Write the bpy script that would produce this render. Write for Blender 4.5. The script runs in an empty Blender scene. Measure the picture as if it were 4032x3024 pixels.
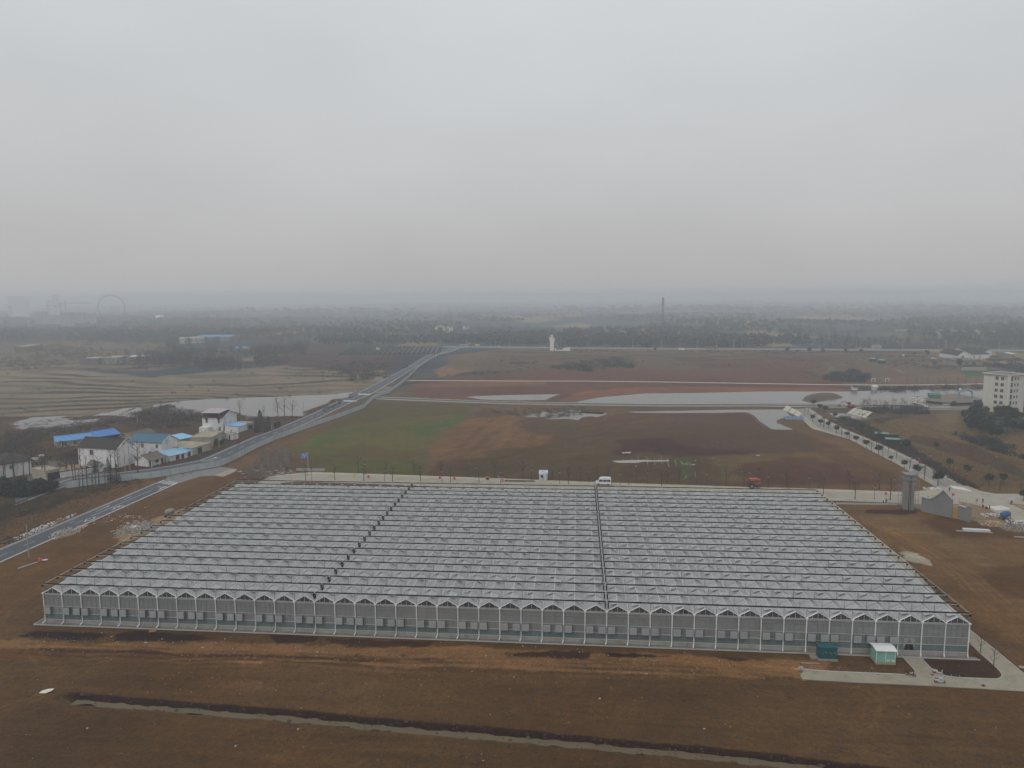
import bpy, math, random
import numpy as np
from mathutils import Matrix, Vector
rnd = random.Random(7)
sc = bpy.context.scene
COL = sc.collection

# ------------------------------------------------------------------ camera
F_PX, PITCH, ROLL, CAM_H, YAW = 2807.96, 0.12108, -0.00703, 64.48, -0.09218
cp, sp, cy, sy = math.cos(PITCH), math.sin(PITCH), math.cos(YAW), math.sin(YAW)
FW = Vector((sy * cp, cy * cp, -sp)); R0 = Vector((cy, -sy, 0)); U0 = R0.cross(FW)
RT = R0 * math.cos(ROLL) + U0 * math.sin(ROLL); UP = -R0 * math.sin(ROLL) + U0 * math.cos(ROLL)
cam_d = bpy.data.cameras.new('camera'); cam = bpy.data.objects.new('camera', cam_d); COL.objects.link(cam)
m = Matrix((RT, UP, -FW)).transposed().to_4x4(); m.translation = (0, 0, CAM_H)
cam.matrix_world = m
cam_d.sensor_fit = 'HORIZONTAL'; cam_d.sensor_width = 36; cam_d.lens = F_PX / 4032 * 36
cam_d.clip_start = 0.5; cam_d.clip_end = 40000
sc.camera = cam

# ------------------------------------------------------------------ overcast sky
SUN_EL, SUN_AZ = math.radians(48), math.radians(215)
w = bpy.data.worlds.new('World'); sc.world = w; w.use_nodes = True
nt = w.node_tree; N = nt.nodes; L = nt.links; N.clear()
wo = N.new('ShaderNodeOutputWorld'); bg = N.new('ShaderNodeBackground')
sky = N.new('ShaderNodeTexSky'); sky.sky_type = 'NISHITA'; sky.sun_disc = False
sky.sun_elevation = SUN_EL; sky.sun_rotation = SUN_AZ; sky.dust_density = 6; sky.air_density = 1.0; sky.altitude = 60
hs = N.new('ShaderNodeHueSaturation'); hs.inputs['Saturation'].default_value = 0.35; hs.inputs['Value'].default_value = 0.10
L.new(sky.outputs[0], hs.inputs['Color'])
tc = N.new('ShaderNodeTexCoord'); sx = N.new('ShaderNodeSeparateXYZ'); L.new(tc.outputs['Generated'], sx.inputs[0])
rp = N.new('ShaderNodeValToRGB'); rp.color_ramp.interpolation = 'B_SPLINE'
E0 = rp.color_ramp.elements
E0[0].position = 0.0; E0[0].color = (0.55, 0.535, 0.525, 1)
E0[1].position = 1.0; E0[1].color = (0.84, 0.88, 0.92, 1)
for p_, c_ in ((0.07, (0.55, 0.54, 0.54)), (0.17, (0.60, 0.605, 0.612)), (0.30, (0.655, 0.68, 0.695)), (0.45, (0.75, 0.785, 0.81))):
    e = E0.new(p_); e.color = (*c_, 1)
L.new(sx.outputs['Z'], rp.inputs[0])
nz = N.new('ShaderNodeTexNoise'); nz.inputs['Scale'].default_value = 2.2; nz.inputs['Detail'].default_value = 3
mp = N.new('ShaderNodeMapping'); mp.inputs['Scale'].default_value = (1, 1, 2.5)
L.new(tc.outputs['Generated'], mp.inputs[0]); L.new(mp.outputs[0], nz.inputs['Vector'])
mr = N.new('ShaderNodeMapRange'); mr.inputs['From Min'].default_value = 0.3; mr.inputs['From Max'].default_value = 0.7
mr.inputs['To Min'].default_value = 0.95; mr.inputs['To Max'].default_value = 1.05
L.new(nz.outputs['Fac'], mr.inputs['Value'])
vm = N.new('ShaderNodeVectorMath'); vm.operation = 'SCALE'; L.new(rp.outputs[0], vm.inputs[0]); L.new(mr.outputs[0], vm.inputs['Scale'])
mx = N.new('ShaderNodeMix'); mx.data_type = 'RGBA'; mx.inputs[0].default_value = 0.85
L.new(hs.outputs[0], mx.inputs[6]); L.new(vm.outputs[0], mx.inputs[7])
L.new(mx.outputs[2], bg.inputs[0]); bg.inputs[1].default_value = 1.0; L.new(bg.outputs[0], wo.inputs[0])

sd = bpy.data.lights.new('sun', 'SUN'); sd.energy = 0.55; sd.angle = math.radians(25); sd.color = (1, 0.96, 0.9)
so = bpy.data.objects.new('sun', sd); COL.objects.link(so); so.location = (0, -50, 300)
so.rotation_euler = Vector((-math.sin(SUN_AZ) * math.cos(SUN_EL), -math.cos(SUN_AZ) * math.cos(SUN_EL), -math.sin(SUN_EL))).to_track_quat('-Z', 'Y').to_euler()
sc.view_settings.view_transform = 'Standard'; sc.view_settings.look = 'None'
sc.view_settings.exposure = 0.0; sc.view_settings.gamma = 1.0; sc.view_settings.use_curve_mapping = False
try:
    sc.cycles.use_denoising = True; sc.cycles.denoiser = 'OPENIMAGEDENOISE'
except Exception: pass
sc.cycles.max_bounces = 6; sc.cycles.diffuse_bounces = 2; sc.cycles.glossy_bounces = 2; sc.cycles.transparent_max_bounces = 12
sc.cycles.volume_bounces = 1; sc.cycles.sample_clamp_indirect = 5

# ------------------------------------------------------------------ helpers
HAZE = 0.00045
def lin(c): return tuple(((v / 255) / 12.92 if v <= 10 else ((v / 255 + 0.055) / 1.055) ** 2.4) for v in c)
def A(r, g, b, d=150, k=0.80):
    """base colour of a surface that looks (r,g,b) in the photograph from d metres off through the air"""
    t = math.exp(-HAZE * (d * 0.7 if d < 250 else d)); hz = (0.33, 0.355, 0.38)
    L_ = lin((r, g, b)); c = [(v - (1 - t) * h) / (t * k) for v, h in zip(L_, hz)]; mx_ = max(max(c), 0.03); ml = max(L_)
    c = [max(v, 0.35 * mx_ * q / ml) for v, q in zip(c, L_)]; g_ = sum(c) / 3; f_ = 0.09
    return tuple(min(0.85, v * (1 - f_) + g_ * f_) for v in c)

def vnoise(x, y, s=1.0, seed=0, octv=3):
    """value noise in numpy, about -1..1"""
    x = np.asarray(x, float) / s; y = np.asarray(y, float) / s
    tot = 0; amp = 1.0; nrm = 0
    for o in range(octv):
        xi = np.floor(x).astype(np.int64); yi = np.floor(y).astype(np.int64); xf = x - xi; yf = y - yi
        u = xf * xf * (3 - 2 * xf); v = yf * yf * (3 - 2 * yf)
        def hsh(a, b):
            n = (a * 374761393 + b * 668265263 + (seed + o * 17) * 974711) & 0x7fffffff
            n = ((n ^ (n >> 13)) * 1274126177) & 0x7fffffff
            return ((n ^ (n >> 16)) & 0xffff) / 32767.5 - 1
        tot = tot + amp * ((hsh(xi, yi) * (1 - u) + hsh(xi + 1, yi) * u) * (1 - v) + (hsh(xi, yi + 1) * (1 - u) + hsh(xi + 1, yi + 1) * u) * v)
        nrm += amp; amp *= 0.5; x = x * 2.03; y = y * 2.03
    return tot / nrm * 1.4
def sstep(a, b, v):
    t = np.clip((v - a) / (b - a), 0, 1); return t * t * (3 - 2 * t)
def hgt0(x, y):
    """relief of the far country"""
    d = np.hypot(x, y)
    return sstep(950, 1900, d) * (7 * vnoise(x, y, 420, 3, 2) + 2) + sstep(2500, 6000, d) * (10 * vnoise(x, y, 1500, 9, 2))
DITCH_PX = [(215, 2742), (500, 2766), (800, 2790), (1100, 2812), (1400, 2842), (1700, 2868), (2000, 2892), (2400, 2930), (2800, 2968), (3050, 2992), (3350, 3030), (3700, 3080)]
def ray(px, py):
    return FW + RT * ((px - 2016) / F_PX) - UP * ((py - 1512) / F_PX)
def G(px, py, z=0.0):
    """ground point seen at a photograph pixel"""
    d = ray(px, py); h = z
    for _ in range(5):
        t = (h - CAM_H) / d.z; x, y = d.x * t, d.y * t
        if x * x + y * y < 902500: h = z; continue
        h = z + float(hgt0(x, y))
    return Vector((x, y, h))
def V(x, y): return G(x * 1.82278, y * 1.82278)
def mpp(P):
    """metres per photograph pixel at P"""
    return (P - Vector((0, 0, CAM_H))).dot(FW) / F_PX
DITCH = [G(*q) for q in DITCH_PX]
def seg_dist(x, y, pts):
    """distance to a polyline, and the side"""
    best = np.full(np.shape(x), 1e9); side = np.zeros(np.shape(x)); par = np.zeros(np.shape(x))
    for i in range(len(pts) - 1):
        ax, ay = pts[i][0], pts[i][1]; bx, by = pts[i + 1][0], pts[i + 1][1]
        dx, dy = bx - ax, by - ay; l2 = dx * dx + dy * dy
        t = np.clip(((x - ax) * dx + (y - ay) * dy) / l2, 0, 1)
        ex, ey = x - (ax + t * dx), y - (ay + t * dy); d = np.hypot(ex, ey)
        m_ = d < best
        best = np.where(m_, d, best); side = np.where(m_, np.sign(dx * ey - dy * ex), side); par = np.where(m_, i + t, par)
    return best, side, par

class MB:
    def __init__(s): s.v = []; s.f = []; s.m = []
    def add(s, vs, fs, mi=0):
        o = len(s.v); s.v += [tuple(q) for q in vs]; s.f += [tuple(o + i for i in f) for f in fs]; s.m += [mi] * len(fs); return s
    def box(s, x0, y0, z0, x1, y1, z1, mi=0):
        return s.add([(x0, y0, z0), (x1, y0, z0), (x1, y1, z0), (x0, y1, z0), (x0, y0, z1), (x1, y0, z1), (x1, y1, z1), (x0, y1, z1)],
                     [(0, 3, 2, 1), (4, 5, 6, 7), (0, 1, 5, 4), (1, 2, 6, 5), (2, 3, 7, 6), (3, 0, 4, 7)], mi)
    def cbox(s, cx, cy_, cz, lx, ly, lz, rz=0, mi=0):
        c, n = math.cos(rz), math.sin(rz); vs = []
        for z in (-lz / 2, lz / 2):
            for (a, b) in ((-1, -1), (1, -1), (1, 1), (-1, 1)):
                x, y = a * lx / 2, b * ly / 2; vs.append((cx + x * c - y * n, cy_ + x * n + y * c, cz + z))
        return s.add(vs, [(0, 3, 2, 1), (4, 5, 6, 7), (0, 1, 5, 4), (1, 2, 6, 5), (2, 3, 7, 6), (3, 0, 4, 7)], mi)
    def quad(s, a, b, c, d, mi=0): return s.add([a, b, c, d], [(0, 1, 2, 3)], mi)
    def slab(s, poly, t, mi=0):
        """thin plate under a planar polygon (thickness t straight down)"""
        n = len(poly); vs = [tuple(q) for q in poly] + [(q[0], q[1], q[2] - t) for q in poly]
        return s.add(vs, [tuple(range(n)), tuple(range(2 * n - 1, n - 1, -1))] + [(i, i + n, (i + 1) % n + n, (i + 1) % n) for i in range(n)], mi)
    def prism(s, poly, z0, z1, mi=0):
        n = len(poly); vs = [(q[0], q[1], z0) for q in poly] + [(q[0], q[1], z1) for q in poly]
        return s.add(vs, [tuple(range(n - 1, -1, -1)), tuple(range(n, 2 * n))] + [(i, (i + 1) % n, (i + 1) % n + n, i + n) for i in range(n)], mi)
    def tube(s, pts, rs, n=6, mi=0, cap=True):
        pts = [Vector(q) for q in pts]
        if not isinstance(rs, (list, tuple)): rs = [rs] * len(pts)
        o = len(s.v); k = len(pts); ref = None
        for i, q in enumerate(pts):
            t = (pts[min(i + 1, k - 1)] - pts[max(i - 1, 0)]).normalized()
            a = Vector((0, 0, 1)) if abs(t.z) < 0.9 else Vector((1, 0, 0))
            if ref is not None: a = ref
            bx_ = t.cross(a).normalized(); by_ = bx_.cross(t).normalized(); ref = by_
            for j in range(n):
                an = 2 * math.pi * j / n; s.v.append(tuple(q + bx_ * (rs[i] * math.cos(an)) + by_ * (rs[i] * math.sin(an))))
        for i in range(k - 1):
            for j in range(n):
                s.f.append((o + i * n + j, o + i * n + (j + 1) % n, o + (i + 1) * n + (j + 1) % n, o + (i + 1) * n + j)); s.m.append(mi)
        if cap:
            s.f.append(tuple(o + j for j in range(n - 1, -1, -1))); s.m.append(mi)
            s.f.append(tuple(o + (k - 1) * n + j for j in range(n))); s.m.append(mi)
        return s
    def lathe(s, prof, n=12, c=(0, 0, 0), mi=0):
        o = len(s.v)
        for r, z in prof:
            for j in range(n):
                an = 2 * math.pi * j / n; s.v.append((c[0] + r * math.cos(an), c[1] + r * math.sin(an), c[2] + z))
        for i in range(len(prof) - 1):
            for j in range(n):
                s.f.append((o + i * n + j, o + i * n + (j + 1) % n, o + (i + 1) * n + (j + 1) % n, o + (i + 1) * n + j)); s.m.append(mi)
        s.f.append(tuple(o + j for j in range(n - 1, -1, -1))); s.m.append(mi)
        s.f.append(tuple(o + (len(prof) - 1) * n + j for j in range(n))); s.m.append(mi)
        return s
    def mesh(s, name, mats):
        me = bpy.data.meshes.new(name); me.from_pydata(s.v, [], s.f)
        for mt in (mats if isinstance(mats, (list, tuple)) else [mats]): me.materials.append(mt)
        if any(s.m): me.polygons.foreach_set('material_index', s.m)
        me.update(); return me
    def build(s, name, mats, parent=None, loc=None, rz=0, smooth=False):
        me = s.mesh(name, mats)
        if smooth: me.polygons.foreach_set('use_smooth', [True] * len(me.polygons))
        return mk(name, me, parent, loc, rz)
def mk(name, me, parent=None, loc=None, rz=0):
    o = bpy.data.objects.new(name, me); COL.objects.link(o)
    if parent is not None: o.parent = parent
    if loc is not None: o.location = loc
    if rz: o.rotation_euler = (0, 0, rz)
    return o
def tag(o, label=None, cat=None, group=None, kind=None):
    if label: o['label'] = label
    if cat: o['category'] = cat
    if group: o['group'] = group
    if kind: o['kind'] = kind
    return o
def thing(name, label, cat, loc=(0, 0, 0), rz=0, group=None):
    o = bpy.data.objects.new(name, None); COL.objects.link(o); o.location = loc; o.rotation_euler = (0, 0, rz)
    o.empty_display_size = 0.5
    return tag(o, label, cat, group)
KIDS = {}
def copy_tree(o, loc=None, rz=None, scale=None, label=None, parent=None):
    c = o.copy(); COL.objects.link(c); c.parent = parent
    if loc is not None: c.location = loc
    if rz is not None: c.rotation_euler = (0, 0, rz)
    if scale is not None: c.scale = scale if isinstance(scale, (tuple, list)) else (scale,) * 3
    if label: c['label'] = label
    for ch in kids(o): copy_tree(ch, parent=c)
    return c
def kids(o):
    if o.name not in KIDS: KIDS[o.name] = list(o.children)
    return KIDS[o.name]
ORD = 'first second third fourth fifth sixth seventh eighth ninth tenth eleventh twelfth thirteenth fourteenth fifteenth sixteenth seventeenth eighteenth nineteenth twentieth'.split()
TENS = {2: 'twenty', 3: 'thirty', 4: 'forty', 5: 'fifty'}
def ordn(i):
    n = i + 1
    if n <= 20: return ORD[n - 1]
    if n % 10 == 0: return TENS[n // 10][:-1] + 'ieth'
    return TENS[n // 10] + '-' + ORD[n % 10 - 1]

# ------------------------------------------------------------------ materials
MATS = {}
def mat(name, col, rough=0.8, metal=0.0, var=0.12, scale=0.6, bump=0.0, spec=0.3, alpha=1.0, stain=None, stain_scale=0.25, stain_amt=0.5):
    if name in MATS: return MATS[name]
    mt = bpy.data.materials.new(name); mt.use_nodes = True; t = mt.node_tree; n = t.nodes; l = t.links
    b = n['Principled BSDF']; b.inputs['Roughness'].default_value = rough; b.inputs['Metallic'].default_value = metal
    b.inputs['Specular IOR Level'].default_value = spec; b.inputs['Alpha'].default_value = alpha
    geo = n.new('ShaderNodeNewGeometry')
    nz = n.new('ShaderNodeTexNoise'); nz.inputs['Scale'].default_value = scale; nz.inputs['Detail'].default_value = 6; nz.inputs['Roughness'].default_value = 0.65
    l.new(geo.outputs['Position'], nz.inputs['Vector'])
    r_ = n.new('ShaderNodeMapRange'); r_.inputs['From Min'].default_value = 0.25; r_.inputs['From Max'].default_value = 0.75
    r_.inputs['To Min'].default_value = 1 - var; r_.inputs['To Max'].default_value = 1 + var; l.new(nz.outputs['Fac'], r_.inputs['Value'])
    oi = n.new('ShaderNodeObjectInfo'); r2 = n.new('ShaderNodeMapRange'); r2.inputs['To Min'].default_value = 1 - var * 0.5; r2.inputs['To Max'].default_value = 1 + var * 0.5
    l.new(oi.outputs['Random'], r2.inputs['Value'])
    mu = n.new('ShaderNodeMath'); mu.operation = 'MULTIPLY'; l.new(r_.outputs[0], mu.inputs[0]); l.new(r2.outputs[0], mu.inputs[1])
    vm = n.new('ShaderNodeVectorMath'); vm.operation = 'SCALE'; vm.inputs[0].default_value = col[:3]; l.new(mu.outputs[0], vm.inputs['Scale'])
    out = vm.outputs[0]
    if stain:
        n2 = n.new('ShaderNodeTexNoise'); n2.inputs['Scale'].default_value = stain_scale; n2.inputs['Detail'].default_value = 8; n2.inputs['Roughness'].default_value = 0.7
        m2 = n.new('ShaderNodeMapping'); m2.inputs['Scale'].default_value = (1, 1, 0.35); l.new(geo.outputs['Position'], m2.inputs[0]); l.new(m2.outputs[0], n2.inputs['Vector'])
        r3 = n.new('ShaderNodeMapRange'); r3.inputs['From Min'].default_value = 0.48; r3.inputs['From Max'].default_value = 0.68; r3.inputs['To Max'].default_value = stain_amt
        l.new(n2.outputs['Fac'], r3.inputs['Value'])
        mx = n.new('ShaderNodeMix'); mx.data_type = 'RGBA'; mx.inputs[7].default_value = (*stain[:3], 1); l.new(r3.outputs[0], mx.inputs[0]); l.new(out, mx.inputs[6]); out = mx.outputs[2]
    l.new(out, b.inputs['Base Color'])
    if bump:
        bp = n.new('ShaderNodeBump'); bp.inputs['Strength'].default_value = bump; bp.inputs['Distance'].default_value = 0.05; l.new(nz.outputs['Fac'], bp.inputs['Height']); l.new(bp.outputs[0], b.inputs['Normal'])
    MATS[name] = mt; return mt
# ------------------------------------------------------------------ ground
def v2(pts): return [(x * 1.82278, y * 1.82278) for x, y in pts]
def poly_mask(x, y, pts, soft, amp, nsc, seed):
    P = [G(*q) for q in pts]; xs = [q.x for q in P]; ys = [q.y for q in P]; mrg = soft + amp + 2
    idx = np.nonzero((x > min(xs) - mrg) & (x < max(xs) + mrg) & (y > min(ys) - mrg) & (y < max(ys) + mrg))[0]
    out = np.zeros(x.shape)
    if not len(idx): return out
    X = x[idx]; Y = y[idx]; ins = np.zeros(len(idx), bool); dist = np.full(len(idx), 1e9)
    n = len(P)
    for i in range(n):
        ax, ay, bx, by = P[i].x, P[i].y, P[(i + 1) % n].x, P[(i + 1) % n].y
        c = (ay > Y) != (by > Y)
        with np.errstate(divide='ignore', invalid='ignore'):
            xi = (bx - ax) * (Y - ay) / (by - ay if by != ay else 1e-9) + ax
        ins ^= c & (X < xi)
        dx, dy = bx - ax, by - ay; t = np.clip(((X - ax) * dx + (Y - ay) * dy) / (dx * dx + dy * dy + 1e-9), 0, 1)
        dist = np.minimum(dist, np.hypot(X - ax - t * dx, Y - ay - t * dy))
    sd_ = np.where(ins, dist, -dist) + amp * vnoise(X, Y, nsc, seed, 4)
    out[idx] = sstep(-soft, soft, sd_)
    return out
ys_ = [-4000.0, -600.0, 0.0, 60.0, 74.0]; yv = 80.0
while yv < 13000:
    ys_.append(yv); yv += 0.2 if yv < 113 else max(0.3, 0.3 * (yv / 130) ** 1.9)
ys_ = np.array(ys_); NC = 1000
s_ = np.linspace(0, 1, NC)
yl = np.maximum(ys_, 0)
X = (-(1.02 * yl + 90))[:, None] * (1 - s_)[None, :] + (0.78 * yl + 90)[:, None] * s_[None, :]
X[0] = np.linspace(-6000, 6000, NC); X[1] = np.linspace(-900, 900, NC)
Y = np.repeat(ys_[:, None], NC, 1)
x = X.ravel(); y = Y.ravel(); D = np.hypot(x, y)
z = hgt0(x, y)
# the drainage ditch in the foreground
near = np.nonzero((y > 78) & (y < 125))[0]
dd, side, par = seg_dist(x[near], y[near], [(q.x, q.y) for q in DITCH])
off = dd * side + 0.25 * vnoise(x[near], y[near], 2.2, 5, 3)
endf = sstep(0.0, 0.25, par)
prof = np.where(off > 0, -1.05 * (1 - sstep(0.7, 1.5, off)), -1.05 * (1 - sstep(0.4, 1.7, -off))) * endf
z[near] += prof + 0.06 * vnoise(x[near], y[near], 1.5, 8, 3)
z += np.where(D < 240, 0.04 * vnoise(x, y, 5, 21, 3) - 0.045, 0) * (np.abs(off).min() >= 0)
# tops of the worked soil roll a little, but lie low beside the greenhouse and the paths
C = np.zeros((len(x), 3)); wet = np.zeros(len(x))
def put(c, mask):
    mask = mask[:, None] if np.ndim(mask) == 1 else mask
    C[:] = C * (1 - mask) + np.array(c)[None, :] * mask
far1, far2, far3 = A(98, 105, 110, 900), A(86, 93, 98, 900), A(112, 111, 108, 900)
put(far1, np.ones(len(x)))
put(far2, sstep(-0.1, 0.5, vnoise(x, y, 130, 11, 4)))
put(far3, 0.8 * sstep(0.15, 0.55, vnoise(x, y * 0.6, 170, 12, 4)))
put(A(88, 96, 80, 900), 0.8 * sstep(0.5, 0.8, vnoise(x, y, 220, 13, 3)))
put(A(136, 128, 114, 1000), 0.85 * sstep(0.44, 0.54, vnoise(x, y * 0.45, 110, 77, 3)) * (D > 800))
nearm = sstep(560, 330, D)
put(A(104, 88, 74, 350), nearm)
put(A(89, 67, 45, 120), sstep(260, 170, y + 0.0 * x))
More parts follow.
